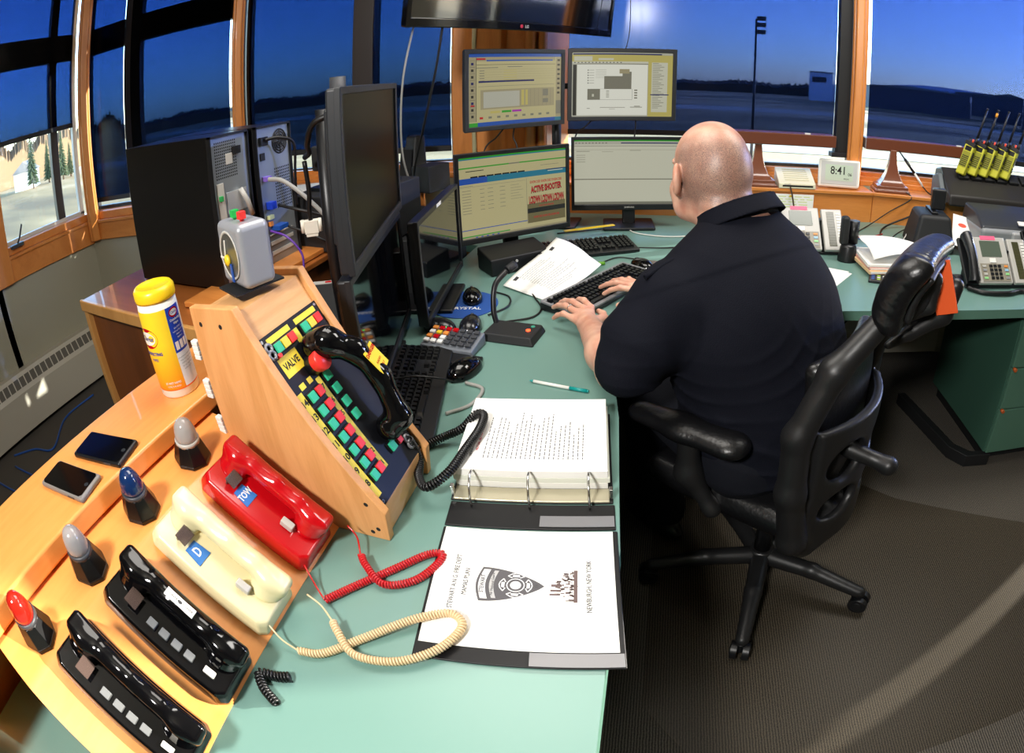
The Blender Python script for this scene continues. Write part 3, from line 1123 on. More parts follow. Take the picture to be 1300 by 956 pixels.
# face frame: u down the face, y across, n out
FU = Vector((-0.452 + 0.66, 0, 0.815 - 1.155)).normalized()
FN = Vector((-FU.z, 0, FU.x)).normalized()
FO = Vector((-0.665, 0, 1.143))
FLn = (Vector((-0.463, 0, 0.812)) - FO).length
MF = frame(FO + Vector((0, BY0 + 0.018, 0)), FU, (0, 1, 0), FN)       # local x down the face, y across, z out
if Vector(FU).cross(Vector((0, 1, 0))).dot(FN) < 0:
    print('face frame is left handed')
def fbox(bm, x0, y0, x1, y1, z0, z1, mi=0):
    lbox(bm, MF, (x0, y0, z0), (x1, y1, z1), mi)
bm = BM(); fbox(bm, 0.055, 0.0, 0.385, 0.176, 0.0, 0.003)
pl = obj('face_plate', bm, mat('black_face_plate', '#101116', 0.42, spec=0.3), r, world=True)
for x in (0.061, 0.378):
    for y in (0.007, 0.169):
        bm = BM()
        cyl(bm, MF @ Vector((x, y, 0.003)), MF @ Vector((x, y, 0.0045)), 0.003, n=12)
        obj('corner_screw', bm, m_metal, pl, world=True)
m_bg = mat('button_green', '#2fb488', 0.35); m_br = mat('button_red', '#e2312c', 0.35); m_by = mat('button_yellow', '#e6c63c', 0.4)
m_lab = mat('label_yellow', '#ecd23a', 0.5)
def button(x, y, m, s=0.0085):
    bm = BM()
    fbox(bm, x - s - 0.0015, y - s - 0.0015, x + s + 0.0015, y + s + 0.0015, 0.003, 0.0075, 0)
    fbox(bm, x - s, y - s, x + s, y + s, 0.0075, 0.0125, 1)
    obj('button', bm, [m_black, m], r, world=True, bevel=0.0012)
def label(x0, y0, x1, y1, m=None, z=0.0036):
    bm = BM(); fbox(bm, x0, y0, x1, y1, 0.003, z)
    return obj('label_strip', bm, m or m_lab, pl, world=True)
# top groups
for (x, y0) in ((0.083, 0.112), (0.083, 0.030)):
    label(x - 0.022, y0 - 0.012, x - 0.012, y0 + 0.052)
    for k, m_ in enumerate((m_bg, m_by, m_br)):
        button(x, y0 + 0.020 * k, m_)
label(0.074, 0.083, 0.098, 0.097)
label(0.058 + 0.05, 0.128, 0.118, 0.170)
button(0.118, 0.152, m_br)
lv = label(0.098, 0.014, 0.132, 0.066)
lettering([('VALVE', 0.017, MF @ Matrix.Translation((0.115, 0.040, 0.0039)) @ Matrix.Rotation(math.pi / 2, 4, 'Z'), 0.0003, 0.85)], m_ink, pl, world=True)
# columns of buttons with numbered strips
label(0.160, 0.000, 0.368, 0.018)
label(0.160, 0.064, 0.350, 0.076)
nums = []
for k in range(7):
    x = 0.178 + 0.0268 * k
    button(x, 0.030, m_bg); button(x, 0.052, m_br)
    nums.append((str(14 - k), 0.0165, MF @ Matrix.Translation((x, 0.009, 0.0039)) @ Matrix.Rotation(math.pi / 2, 4, 'Z'), 0.0004))
    if k < 4:
        button(x - 0.010, 0.090, m_bg)
    if k in (0, 1, 2, 5, 6):
        nums.append((str(7 - k), 0.013, MF @ Matrix.Translation((x, 0.070, 0.0039)) @ Matrix.Rotation(math.pi / 2, 4, 'Z'), 0.0002))
lettering(nums, m_ink, pl, world=True)
label(0.150, 0.022, 0.160, 0.036); label(0.150, 0.046, 0.160, 0.058); label(0.142, 0.084, 0.152, 0.097)
button(0.335, 0.112, m_bg); button(0.322, 0.130, m_br, 0.007); button(0.338, 0.137, m_br, 0.007)
# big red mushroom button
bm = BM()
c0 = MF @ Vector((0.140, 0.078, 0.003))
ax = MF.to_3x3()
lathe(bm, [(0.019, 0.0, 1), (0.0175, 0.012, 1), (0.0175, 0.014, 0), (0.0185, 0.016, 0), (0.0195, 0.030, 0), (0.0185, 0.034, 0), (0.001, 0.0355, 0)], c=c0, n=32, axis=ax)
obj('mushroom_button', bm, [m_br, m_black], r, world=True)
# key switches: grey curled hooks that hold the handset cord
for (x, y) in ((0.075, 0.010), (0.350, 0.155)):
    bm = BM()
    for dx, dy, rr in ((0, 0, 0.007), (0.012, -0.001, 0.007)):
        p = [MF @ Vector((x + dx + rr * math.cos(t * 0.6), y + dy + rr * math.sin(t * 0.6), 0.008)) for t in range(11)]
        tube(bm, p, 0.003, 8)
    obj('cord_clip', bm, mat('pewter', '#8b8b8e', 0.35, metal=0.6), r, world=True)
bm = BM()
cyl(bm, MF @ Vector((0.094, 0.022, 0.003)), MF @ Vector((0.094, 0.022, 0.012)), 0.004, n=14)
obj('indicator', bm, m_br, r, world=True)
# terminal strips at the back of the box
bm = BM(); box2(bm, (-0.80, 0.60, 0.83), (-0.781, 0.76, 1.10))
tb = obj('wiring_board', bm, m_blackm, r, world=True)
for z in (1.075, 1.0, 0.925):
    bm = BM()
    for k in range(4):
        box(bm, (-0.806, 0.588 + 0.004, z - 0.0088 * k), (0.018, 0.012, 0.009))
    obj('connector', bm, m_white, tb, world=True, bevel=0.002)
# black handset lying on the button box (an object of its own)
r = root('black_handset', 'glossy black telephone handset resting across the button box with a yellow sticker', 'handset', (MF @ Vector((0.2, 0.13, 0.01)))[:])
def hsb(p):
    q = (p - A3(MF.translation)) @ np.array(MF.to_3x3())
    # chord from upper left to lower right across the face
    a, b_ = A3((0.122, 0.098, 0.046)), A3((0.300, 0.133, 0.050))
    d = chain(q, [a, (0.165, 0.130, 0.062), (0.225, 0.142, 0.064), b_], [0.024, 0.019, 0.018, 0.022], 0.02)
    d = smin(d, cap(q, (0.118, 0.094, 0.022), (0.128, 0.104, 0.046), 0.026, 0.025), 0.012)
    d = smin(d, cap(q, (0.305, 0.122, 0.024), (0.300, 0.134, 0.050), 0.025, 0.022), 0.012)
    return d
ctr = np.array((MF @ Vector((0.21, 0.12, 0.04)))[:])
hb = sdf_obj('grip', hsb, ctr - 0.17, ctr + 0.17, 0.003, m_blackg, r)
bm = BM()
Ms = MF @ Matrix.Translation((0.195, 0.142, 0.0835)) @ Matrix.Rotation(0.25, 4, 'Z') @ Matrix.Rotation(-0.05, 4, 'X')
lbox(bm, Ms, (-0.024, -0.018, -0.002), (0.024, 0.018, 0.0))
st = obj('sticker', bm, mat('sticker_yellow', '#f0cf2e', 0.5), r, world=True)
rr_ = Matrix.Rotation(math.pi / 2, 4, 'Z')
lettering([('DANGER', 0.0095, Ms @ Matrix.Translation((-0.015, 0, 0.0002)) @ rr_, 0.0003), ('RADIO', 0.0065, Ms @ Matrix.Translation((0.006, 0, 0.0002)) @ rr_), ('ONLY', 0.0065, Ms @ Matrix.Translation((0.016, 0, 0.0002)) @ rr_)], m_red, st, world=True)

# coiled cords
def coil(name, label, pts, m, R=0.0055, wire=0.0021, pitch=0.0046, leads=()):
    bm = BM()
    tube(bm, coil_path(pts, R, pitch, 9), wire, 6)
    for l in leads:
        tube(bm, spline(l, 6), 0.0017, 6)
    tag(obj(name, bm, m), label, 'phone cord', 'coiled handset cords')
pe = MF @ Vector((0.352, 0.155, 0.012))
coil('coiled_cord', 'black coiled cord looping from the button box over the binder corner',
     [pe, (-0.468, 0.765, 0.795), (-0.455, 0.725, 0.785), (-0.425, 0.693, 0.790), (-0.390, 0.725, 0.806), (-0.378, 0.79, 0.812), (-0.370, 0.855, 0.815), (-0.376, 0.905, 0.815), (-0.398, 0.915, 0.808), (-0.425, 0.890, 0.785), (-0.465, 0.875, 0.768), (-0.51, 0.835, 0.760), (-0.55, 0.83, 0.760)], mat('black_cord', '#0e0e10', 0.35), 0.0068, 0.0026, 0.0056)
coil('coiled_cord', 'red coiled cord making one loop on the green desk below the red phone',
     [(-0.510, 0.408, 0.759), (-0.475, 0.455, 0.758), (-0.425, 0.515, 0.757), (-0.385, 0.560, 0.757), (-0.360, 0.570, 0.757), (-0.360, 0.545, 0.757), (-0.385, 0.500, 0.757), (-0.430, 0.475, 0.759), (-0.470, 0.498, 0.768), (-0.485, 0.515, 0.770)], m_red,
     0.0052, 0.0022, 0.0047, leads=([(-0.487, 0.515, 0.770), (-0.505, 0.545, 0.778), (-0.525, 0.555, 0.79)], [(-0.511, 0.407, 0.759), (-0.535, 0.425, 0.765), (-0.56, 0.445, 0.785)]))
coil('coiled_cord', 'cream coiled cord looping onto the open binder from the ivory phone',
     [(-0.508, 0.296, 0.758), (-0.47, 0.31, 0.757), (-0.42, 0.36, 0.760), (-0.36, 0.415, 0.765), (-0.31, 0.445, 0.766), (-0.285, 0.435, 0.766), (-0.285, 0.41, 0.766), (-0.31, 0.37, 0.765), (-0.36, 0.335, 0.763), (-0.42, 0.325, 0.763), (-0.455, 0.35, 0.77), (-0.47, 0.365, 0.772)], mat('cream_cord', '#dcc196', 0.35),
     0.0052, 0.0022, 0.0047, leads=([(-0.47, 0.365, 0.772), (-0.50, 0.385, 0.775), (-0.525, 0.39, 0.785)], [(-0.509, 0.296, 0.758), (-0.54, 0.30, 0.765), (-0.565, 0.31, 0.78)]))
coil('coiled_cord', 'black coiled cord at the foot of the black phone with square keys',
     [(-0.50, 0.245, 0.758), (-0.52, 0.235, 0.758), (-0.545, 0.225, 0.762), (-0.53, 0.205, 0.76), (-0.50, 0.19, 0.758)], mat('black_cord', '#0e0e10', 0.35), 0.0068, 0.0026, 0.0056)

# ------------------------------------------------------------------ wipes canister on the shelf
r = root('wipes_canister', 'yellow and white disinfecting wipes canister standing on the console shelf', 'canister', (-0.945, 0.615, 0.95))
R_ = 0.0465
bm = BM(); lathe(bm, [(R_ - 0.002, 0.0), (R_, 0.003), (R_, 0.165), (R_ - 0.0015, 0.186)], n=48)
body = obj('body', bm, m_white, r)
bm = BM(); lathe(bm, [(R_ + 0.0005, 0.186), (R_ + 0.0015, 0.190), (R_ + 0.0015, 0.204), (R_ - 0.004, 0.210), (R_ - 0.010, 0.211), (R_ - 0.012, 0.208), (0.001, 0.207)], n=48)
obj('lid', bm, mat('lid_yellow', '#f0c81e', 0.3), r)
def wrap(t0, t1, z0, z1, m, rr, n=24, name='label', parent=None, slant=0.0):
    bm = BM()
    prev = None
    for i in range(n + 1):
        t = t0 + (t1 - t0) * i / n
        a = bm.verts.new((rr * math.cos(t), rr * math.sin(t), z0 + slant * i / n)); b_ = bm.verts.new((rr * math.cos(t), rr * math.sin(t), z1))
        if prev:
            f = bm.faces.new([prev[0], a, b_, prev[1]]); f.smooth = True
        prev = (a, b_)
    return obj(name, bm, m, parent or body)
# facing direction to the camera
tc_ = math.atan2(-0.615, 0.945)
my = mat('wipe_label', '#f6c012', 0.4)
nt = my.node_tree
b = nt.nodes['Principled BSDF']
tcn = nt.nodes.new('ShaderNodeTexCoord'); sx = nt.nodes.new('ShaderNodeSeparateXYZ'); cr = nt.nodes.new('ShaderNodeValToRGB')
mr = nt.nodes.new('ShaderNodeMapRange'); mr.inputs[1].default_value = 0.0; mr.inputs[2].default_value = 0.18
cr.color_ramp.elements[0].color = lin('#f08a12'); cr.color_ramp.elements[0].position = 0.1
cr.color_ramp.elements[1].color = lin('#f7d42a'); cr.color_ramp.elements[1].position = 0.6
nt.links.new(tcn.outputs['Object'], sx.inputs[0]); nt.links.new(sx.outputs['Z'], mr.inputs[0]); nt.links.new(mr.outputs[0], cr.inputs['Fac']); nt.links.new(cr.outputs['Color'], b.inputs['Base Color'])
lab_ = wrap(tc_ - 2.6, tc_ + 0.28, 0.018, 0.172, my, R_ + 0.0003, 60)
wrap(tc_ + 0.28, tc_ + 1.15, 0.085, 0.172, mat('label_navy', '#1b3fae', 0.4), R_ + 0.0004, name='back_label')
wrap(tc_ + 0.28, tc_ + 1.3, 0.018, 0.085, mat('label_white', '#e6e6e8', 0.5), R_ + 0.0003, name='back_label')
wrap(tc_ - 2.6, tc_ + 1.3, 0.0165, 0.019, mat('label_orange', '#ee6b1d', 0.4), R_ + 0.0005, 60, name='label_rule')
for k in range(3):
    wrap(tc_ + 0.36 + 0.26 * k, tc_ + 0.56 + 0.26 * k, 0.090, 0.106, mat('label_pic', '#f2e6df', 0.5), R_ + 0.0007, 6, name='pictogram')
def curved_text(items, m, rr, parent, name='lettering'):
    bm = BM()
    for s_, size, t, z, bold in items:
        me = text_mesh(s_, size, bold=bold, extrude=0.0)
        for v in me.vertices:
            th = t + v.co.x / rr
            v.co = Vector((rr * math.cos(th), rr * math.sin(th), z + v.co.y))
        bm.from_mesh(me)
        bpy.data.meshes.remove(me)
    return obj(name, bm, m, parent)
def disc_on_can(t, z, a, bb, m, rr, name):
    bm = BM()
    c = bm.verts.new((rr * math.cos(t), rr * math.sin(t), z))
    vs = []
    for i in range(28):
        q = 2 * math.pi * i / 28
        th = t + a * math.cos(q) / rr
        vs.append(bm.verts.new((rr * math.cos(th), rr * math.sin(th), z + bb * math.sin(q))))
    for i in range(28):
        bm.faces.new([c, vs[i], vs[(i + 1) % 28]])
    return obj(name, bm, m, body)
disc_on_can(tc_ - 1.05, 0.122, 0.030, 0.020, m_red, R_ + 0.0006, 'logo')
disc_on_can(tc_ - 1.05, 0.122, 0.024, 0.013, m_white, R_ + 0.0009, 'logo')
disc_on_can(tc_ + 0.72, 0.160, 0.014, 0.009, m_red, R_ + 0.0007, 'logo')
disc_on_can(tc_ + 0.72, 0.160, 0.011, 0.006, m_white, R_ + 0.0009, 'logo')
curved_text([('Clorox', 0.013, tc_ - 1.05, 0.122, 0.0003), ('Clorox', 0.0065, tc_ + 0.72, 0.160, 0.0001), ('DISINFECTING', 0.0085, tc_ - 0.95, 0.092, 0.0003), ('WIPES', 0.007, tc_ - 0.9, 0.080, 0.0001)], mat('label_ink_blue', '#173a9c', 0.5), R_ + 0.0012, body)
curved_text([('Disinfecting', 0.0065, tc_ + 0.72, 0.147, 0.0001), ('Wipes', 0.006, tc_ + 0.72, 0.140, 0.0001), ('kills 99.9% of', 0.0045, tc_ + 0.75, 0.131, 0.0), ('cold and flu germs', 0.0045, tc_ + 0.75, 0.125, 0.0), ('cleans and', 0.0045, tc_ + 0.75, 0.119, 0.0), ('disinfects', 0.0045, tc_ + 0.75, 0.113, 0.0), ('35 WET WIPES', 0.006, tc_ - 0.3, 0.032, 0.0001), ('CITRUS BLEND', 0.005, tc_ - 0.3, 0.025, 0.0)], m_white, R_ + 0.0012, body)
curved_text([('precautionary statements', 0.0042, tc_ + 0.75, 0.075, 0), ('keep out of reach of', 0.0042, tc_ + 0.75, 0.069, 0), ('children. directions', 0.0042, tc_ + 0.75, 0.063, 0), ('for use: wipe hard', 0.0042, tc_ + 0.75, 0.057, 0), ('surface. let dry.', 0.0042, tc_ + 0.75, 0.051, 0)], m_greyink, R_ + 0.0012, body)

# ------------------------------------------------------------------ two mobile phones on the shelf
def mobile(cx, cy, rz, L, Wd, case, screen, label):
    r = root('mobile_phone', label, 'mobile phone', (cx, cy, 0.95), rz=rz, group='mobile phones on the console shelf')
    bm = BM(); box(bm, (0, 0, 0.0055), (L, Wd, 0.011))
    obj('case', bm, case, r, bevel=0.005, seg=4)
    bm = BM()
    c = 0.006
    w, l = Wd / 2 - 0.004, L / 2 - 0.005
    prism(bm, [(-l + c, -w), (l - c, -w), (l, -w + c), (l, w - c), (l - c, w), (-l + c, w), (-l, w - c), (-l, -w + c)], 0.0108, 0.0114)
    obj('screen', bm, screen, r)
    bm = BM(); cyl(bm, (l - 0.008, 0, 0.0114), (l - 0.008, 0, 0.0118), 0.005, n=20)
    obj('home_button', bm, m_blackm, r)
    bm = BM(); box(bm, (L / 4, -Wd / 2 - 0.0004, 0.006), (0.02, 0.001, 0.003))
    obj('side_button', bm, m_dgrey, r)
mobile(-0.94, 0.365, 0.27, 0.145, 0.077, m_black, m_blackg, 'black mobile phone lying on the shelf nearer the wipes canister')
mobile(-0.94, 0.256, 0.22, 0.142, 0.073, mat('grey_phone_case', '#7d7873', 0.4), m_blackg, 'mobile phone in a grey case lying on the shelf nearest the console corner')
# ------------------------------------------------------------------ monitors
m_screen_off = mat('switched_off_screen', '#08090b', 0.06, spec=1.0)
m_screen_off.node_tree.nodes['Principled BSDF'].inputs['IOR'].default_value = 1.9
def monitor(name, label, A, B, z0, z1, thick=0.045, bz=0.016, bzb=0.022, group=None, stand=True, painter=None, housing=None, tilt=0.0, cat='monitor', brand=None, screen=None, deskz=0.75):
    """A, B: bottom ends as the viewer sees them, left to right (xy)."""
    A, B = Vector((*A, 0)), Vector((*B, 0))
    x = (B - A).normalized()
    n = Vector((x.y, -x.x, 0))                 # towards the viewer
    Wd, H = (B - A).length, z1 - z0
    mid = (A + B) / 2
    r = root(name, label, cat, group=group)
    r.matrix_world = Matrix.Translation((mid.x, mid.y, z0)) @ frame((0, 0, 0), x, -n, (0, 0, 1)) @ Matrix.Rotation(tilt, 4, 'X')
    hm = housing or m_bezel
    bm = BM()
    box2(bm, (-Wd / 2 + 0.002, 0.006, 0.002), (Wd / 2 - 0.002, thick * 0.6, H - 0.002))
    box2(bm, (-Wd / 2 + 0.05, thick * 0.6, 0.05), (Wd / 2 - 0.05, thick, H - 0.04))
    obj('housing', bm, hm, r, bevel=0.006, seg=3)
    bm = BM()
    o_ = [(-Wd / 2, 0), (Wd / 2, 0), (Wd / 2, H), (-Wd / 2, H)]
    i_ = [(-Wd / 2 + bz, bzb), (Wd / 2 - bz, bzb), (Wd / 2 - bz, H - bz), (-Wd / 2 + bz, H - bz)]
    f0 = [bm.verts.new((p[0], -0.004, p[1])) for p in o_]; f1 = [bm.verts.new((p[0], -0.004, p[1])) for p in i_]
    b0 = [bm.verts.new((p[0], 0.010, p[1])) for p in o_]; b1 = [bm.verts.new((p[0], 0.002, p[1])) for p in i_]
    for i in range(4):
        j = (i + 1) % 4
        bm.faces.new([f0[i], f0[j], f1[j], f1[i]])
        bm.faces.new([f0[j], f0[i], b0[i], b0[j]])
        bm.faces.new([f1[i], f1[j], b1[j], b1[i]])
    bmesh.ops.recalc_face_normals(bm, faces=bm.faces)
    bz_ = obj('bezel', bm, hm, r, bevel=0.003)
    bm = BM()
    mats = [screen or m_screen_off]
    w, h = Wd - 2 * bz, H - bz - bzb
    quad(bm, [(-w / 2, 0.0015, bzb), (w / 2, 0.0015, bzb), (w / 2, 0.0015, bzb + h), (-w / 2, 0.0015, bzb + h)])
    if painter:
        idx = {}
        lay = [0]
        def rect(x0, y0, x1, y1, m, skew=0.0):
            """unit coords, y down from the top"""
            if m.name not in idx:
                idx[m.name] = len(mats); mats.append(m)
            lay[0] += 1
            d = 0.0015 - 0.0000045 * lay[0]
            X = lambda u: -w / 2 + w * u
            Y = lambda v: bzb + h * (1 - v)
            quad(bm, [(X(x0), d, Y(y1)), (X(x1), d, Y(y1)), (X(x1), d, Y(y0)), (X(x0), d, Y(y0))], idx[m.name])
        painter(rect)
    sc = obj('screen', bm, mats, r)
    if stand:
        bm = BM()
        yb = thick
        box2(bm, (-0.03, yb, deskz - z0 + 0.012), (0.03, yb + 0.035, H * 0.5))
        box2(bm, (-0.12, yb - 0.09, deskz - z0 + 0.0005), (0.12, yb + 0.10, deskz - z0 + 0.016))
        if tilt == 0:
            obj('stand', bm, m_black, r, bevel=0.006)
        else:
            bm.free()
    if brand:
        lettering([(brand, 0.010, Matrix.Translation((0, -0.0043, bzb * 0.5)) @ Matrix.Rotation(math.pi / 2, 4, 'X'), 0.0001)], m_silver, bz_)
    return r, sc, (w, h, bzb)

s_beige = glow('lit_beige', '#b5ac7e', 0.75); s_tan = glow('lit_tan', '#9a9170', 0.75); s_pale = glow('lit_pale', '#b9b8a4', 0.85)
s_pale2 = glow('lit_pale_grey', '#a9a898', 0.8); s_blue = glow('lit_blue', '#1c4a9a', 0.8); s_navy = glow('lit_navy', '#1a1f5c', 0.7)
s_green = glow('lit_green', '#2d9a2a', 0.7); s_teal = glow('lit_teal', '#1d6f86', 0.8); s_red = glow('lit_red', '#a3141f', 0.9)
s_yel = glow('lit_yellow', '#b3a75c', 0.8); s_grey = glow('lit_grey', '#7c7a6a', 0.7); s_dk = glow('lit_dark', '#33322c', 0.6); s_mag = glow('lit_magenta', '#9a2a9a', 0.8)
s_brown = glow('lit_brown', '#6d6440', 0.7); s_black = glow('lit_black', '#141414', 0.5); s_white = glow('lit_white', '#cfcfc2', 0.9)

def p_ul(R):
    R(0, 0, 1, 1, s_beige)
    R(0, 0, 1, 0.045, s_blue); R(0.03, 0.045, 0.93, 0.1, s_tan)
    R(0.07, 0.06, 0.17, 0.085, s_red); R(0.18, 0.085, 0.90, 0.105, s_blue)
    R(0, 0.05, 0.075, 0.93, s_tan); R(0.075, 0.05, 0.079, 0.93, s_dk)
    for k in range(9):
        R(0.012, 0.09 + 0.09 * k, 0.065, 0.093 + 0.09 * k, s_dk)
        R(0.025, 0.12 + 0.09 * k, 0.05, 0.155 + 0.09 * k, s_dk if k % 3 else s_navy)
    R(0.02, 0.70, 0.06, 0.72, s_red)
    R(0.08, 0.15, 0.93, 0.155, s_dk); R(0.08, 0.19, 0.30, 0.2, s_grey); R(0.4, 0.18, 0.56, 0.19, s_grey)
    for k in range(5):
        R(0.10, 0.22 + 0.035 * k, 0.92, 0.223 + 0.035 * k, s_tan)
        R(0.11, 0.23 + 0.035 * k, 0.16, 0.24 + 0.035 * k, s_grey); R(0.36, 0.23 + 0.035 * k, 0.5, 0.238 + 0.035 * k, s_yel)
    R(0.10, 0.375, 0.69, 0.40, s_navy)
    R(0.10, 0.45, 0.92, 0.455, s_grey); R(0.12, 0.5, 0.92, 0.77, s_tan); R(0.15, 0.53, 0.53, 0.75, s_pale2)
    for k in range(8):
        R(0.56 + 0.045 * k, 0.51, 0.562 + 0.045 * k, 0.76, s_grey)
    R(0.55, 0.52, 0.58, 0.74, s_yel); R(0.595, 0.52, 0.62, 0.74, s_yel)
    R(0.79, 0.52, 0.85, 0.62, s_grey); R(0.79, 0.66, 0.85, 0.72, s_grey)
    R(0.22, 0.80, 0.32, 0.83, s_yel); R(0.34, 0.80, 0.44, 0.83, s_green); R(0.45, 0.80, 0.55, 0.83, s_mag)
    for k in range(9):
        R(0.11 + 0.09 * k, 0.87, 0.145 + 0.09 * k, 0.90, s_red if k == 0 else s_grey)
    R(0.94, 0.05, 1, 0.94, s_tan)
    for k in range(8):
        R(0.955, 0.08 + 0.07 * k, 0.985, 0.11 + 0.07 * k, s_dk)
    R(0.94, 0.70, 1, 0.90, s_grey)
    R(0, 0.945, 1, 1, s_blue); R(0, 0.945, 0.09, 1, s_green); R(0.93, 0.945, 1, 1, s_teal)

def p_ur(R):
    R(0, 0, 1, 1, s_pale2)
    R(0.01, 0.015, 0.89, 0.035, s_navy); R(0, 0.035, 1, 0.14, s_yel); R(0.02, 0.06, 0.2, 0.13, s_pale); R(0.26, 0.09, 0.41, 0.12, s_pale)
    R(0, 0.14, 0.76, 0.17, s_pale)
    for k in range(14):
        R(0.02 + 0.035 * k, 0.15, 0.035 + 0.035 * k, 0.162, s_dk)
    R(0.01, 0.19, 0.045, 0.98, s_dk); R(0.05, 0.175, 0.76, 0.18, s_dk); R(0.052, 0.19, 0.75, 0.98, s_white)
    R(0.755, 0.14, 1, 1, s_yel); R(0.79, 0.15, 0.95, 0.93, s_pale)
    for k in range(26):
        R(0.80, 0.16 + 0.028 * k, 0.86 + 0.07 * ((k * 7) % 5) / 5, 0.168 + 0.028 * k, s_grey)
    R(0.78, 0.65, 0.965, 0.665, s_navy)
    R(0.32, 0.37, 0.59, 0.57, s_grey); R(0.5, 0.30, 0.59, 0.37, s_grey); R(0.47, 0.26, 0.57, 0.33, s_tan)
    R(0.155, 0.57, 0.28, 0.74, s_grey); R(0.28, 0.57, 0.60, 0.572, s_dk); R(0.28, 0.735, 0.60, 0.738, s_dk); R(0.598, 0.57, 0.60, 0.74, s_dk)
    R(0.20, 0.65, 0.22, 0.69, s_pale)
    for k in range(6):
        R(0.155, 0.27 + 0.04 * k, 0.165, 0.285 + 0.04 * k, s_dk); R(0.17, 0.275 + 0.04 * k, 0.22, 0.28 + 0.04 * k, s_grey)
        R(0.235, 0.27 + 0.025 * k, 0.34, 0.273 + 0.025 * k, s_grey)
    for k in range(4):
        R(0.62, 0.58 + 0.04 * k, 0.65, 0.60 + 0.04 * k, s_grey); R(0.34, 0.6 + 0.03 * k, 0.37, 0.61 + 0.03 * k, s_grey)
    R(0.28, 0.855, 0.53, 0.862, s_grey); R(0.37, 0.88, 0.43, 0.885, s_grey); R(0.58, 0.85, 0.70, 0.86, s_grey); R(0.62, 0.835, 0.68, 0.845, s_grey)
    R(0.15, 0.87, 0.18, 0.876, s_dk)

def p_ll(R):
    R(0, 0, 1, 1, s_beige)
    R(0, 0, 1, 0.018, s_green); R(0, 0.018, 1, 0.03, s_teal)
    R(0.0, 0.12, 1, 0.135, s_green); R(0.45, 0.12, 0.55, 0.135, s_grey)
    R(0.06, 0.165, 0.22, 0.175, s_dk); R(0.75, 0.19, 0.93, 0.195, s_grey)
    for k in range(7):
        R(0.10 + 0.072 * k, 0.235, 0.165 + 0.072 * k, 0.252, s_black)
    R(0, 0.252, 0.62, 0.325, s_blue); R(0.25, 0.252, 1, 0.325, s_teal); R(0.82, 0.27, 0.97, 0.28, s_pale)
    R(0.8, 0.252, 1, 0.262, s_navy)
    R(0.0, 0.345, 0.12, 0.35, s_grey); R(0, 0.36, 0.6, 0.363, s_grey)
    for k in range(9):
        R(0.02, 0.40 + 0.035 * k, 0.10, 0.406 + 0.035 * k, s_grey)
        if k < 6:
            R(0.18, 0.40 + 0.05 * k, 0.22, 0.406 + 0.05 * k, s_grey); R(0.25, 0.40 + 0.05 * k, 0.30, 0.406 + 0.05 * k, s_grey)
            R(0.36, 0.40 + 0.05 * k, 0.41, 0.406 + 0.05 * k, s_grey); R(0.46, 0.40 + 0.035 * k, 0.54 + 0.02 * (k % 3), 0.404 + 0.035 * k, s_grey)
    R(0.61, 0.34, 0.613, 0.93, s_grey)
    R(0.615, 0.68, 0.99, 0.93, s_brown)
    R(0.615, 0.74, 0.99, 0.80, s_black)
    R(0, 0.885, 0.61, 0.895, s_blue); R(0, 0.965, 0.44, 0.978, s_green); R(0.0, 0.978, 1, 1, s_tan)
    for k in range(5):
        R(0.12 + 0.05 * k, 0.985, 0.14 + 0.05 * k, 0.998, s_blue)

def p_lr(R):
    R(0, 0, 1, 1, s_pale)
    R(0, 0, 1, 0.02, s_green); R(0, 0.02, 1, 0.07, s_pale2); R(0.42, 0.04, 1, 0.055, s_navy)
    for k in range(10):
        R(0.01 + 0.03 * k, 0.04, 0.025 + 0.03 * k, 0.055, s_grey)
    R(0, 0.09, 1, 0.095, s_dk); R(0, 0.15, 1, 0.153, s_grey); R(0.02, 0.17, 0.14, 0.178, s_grey); R(0.5, 0.16, 0.6, 0.166, s_grey); R(0.25, 0.18, 0.35, 0.184, s_grey)
    for k in range(4):
        R(0.02, 0.23 + 0.035 * k, 0.10, 0.236 + 0.035 * k, s_grey)
    R(0, 0.60, 1, 0.615, s_grey); R(0, 0.96, 1, 1, s_grey)

GM = 'lit monitors in front of the operator'
monitor('computer_monitor', 'upper left lit monitor in front of the wooden pier, showing a form with side icons', (-0.863, 2.159), (-0.529, 2.54), 1.24, 1.578, painter=p_ul, group=GM, stand=False, bz=0.02, bzb=0.02)
monitor('computer_monitor', 'upper right lit monitor against the blue window, showing a floor plan', (-0.528, 2.60), (-0.032, 2.695), 1.248, 1.587, painter=p_ur, group=GM, stand=False, bz=0.02, bzb=0.02)
r_ll, sc_ll, (w_, h_, b_) = monitor('computer_monitor', 'lower left lit monitor showing red active shooter exercise lettering', (-0.809, 1.909), (-0.447, 2.238), 0.845, 1.187, painter=p_ll, group=GM, housing=m_black, bz=0.016, bzb=0.022)
monitor('computer_monitor', 'lower right lit monitor beside the operator\'s head, showing a nearly empty page', (-0.498, 2.541), (0.030, 2.620), 0.84, 1.18, painter=p_lr, group=GM, housing=m_black, brand='SAMSUNG', bz=0.014, bzb=0.028)
def sx_(u, v):
    return Matrix.Translation((-w_ / 2 + w_ * u, 0.0005, b_ + h_ * (1 - v))) @ Matrix.Rotation(math.pi / 2, 4, 'X')
lettering([('EXERCISE EXERCISE EXERCISE', 0.0135, sx_(0.80, 0.40), 0.0002, 0.80)], s_red, sc_ll, name='screen_text')
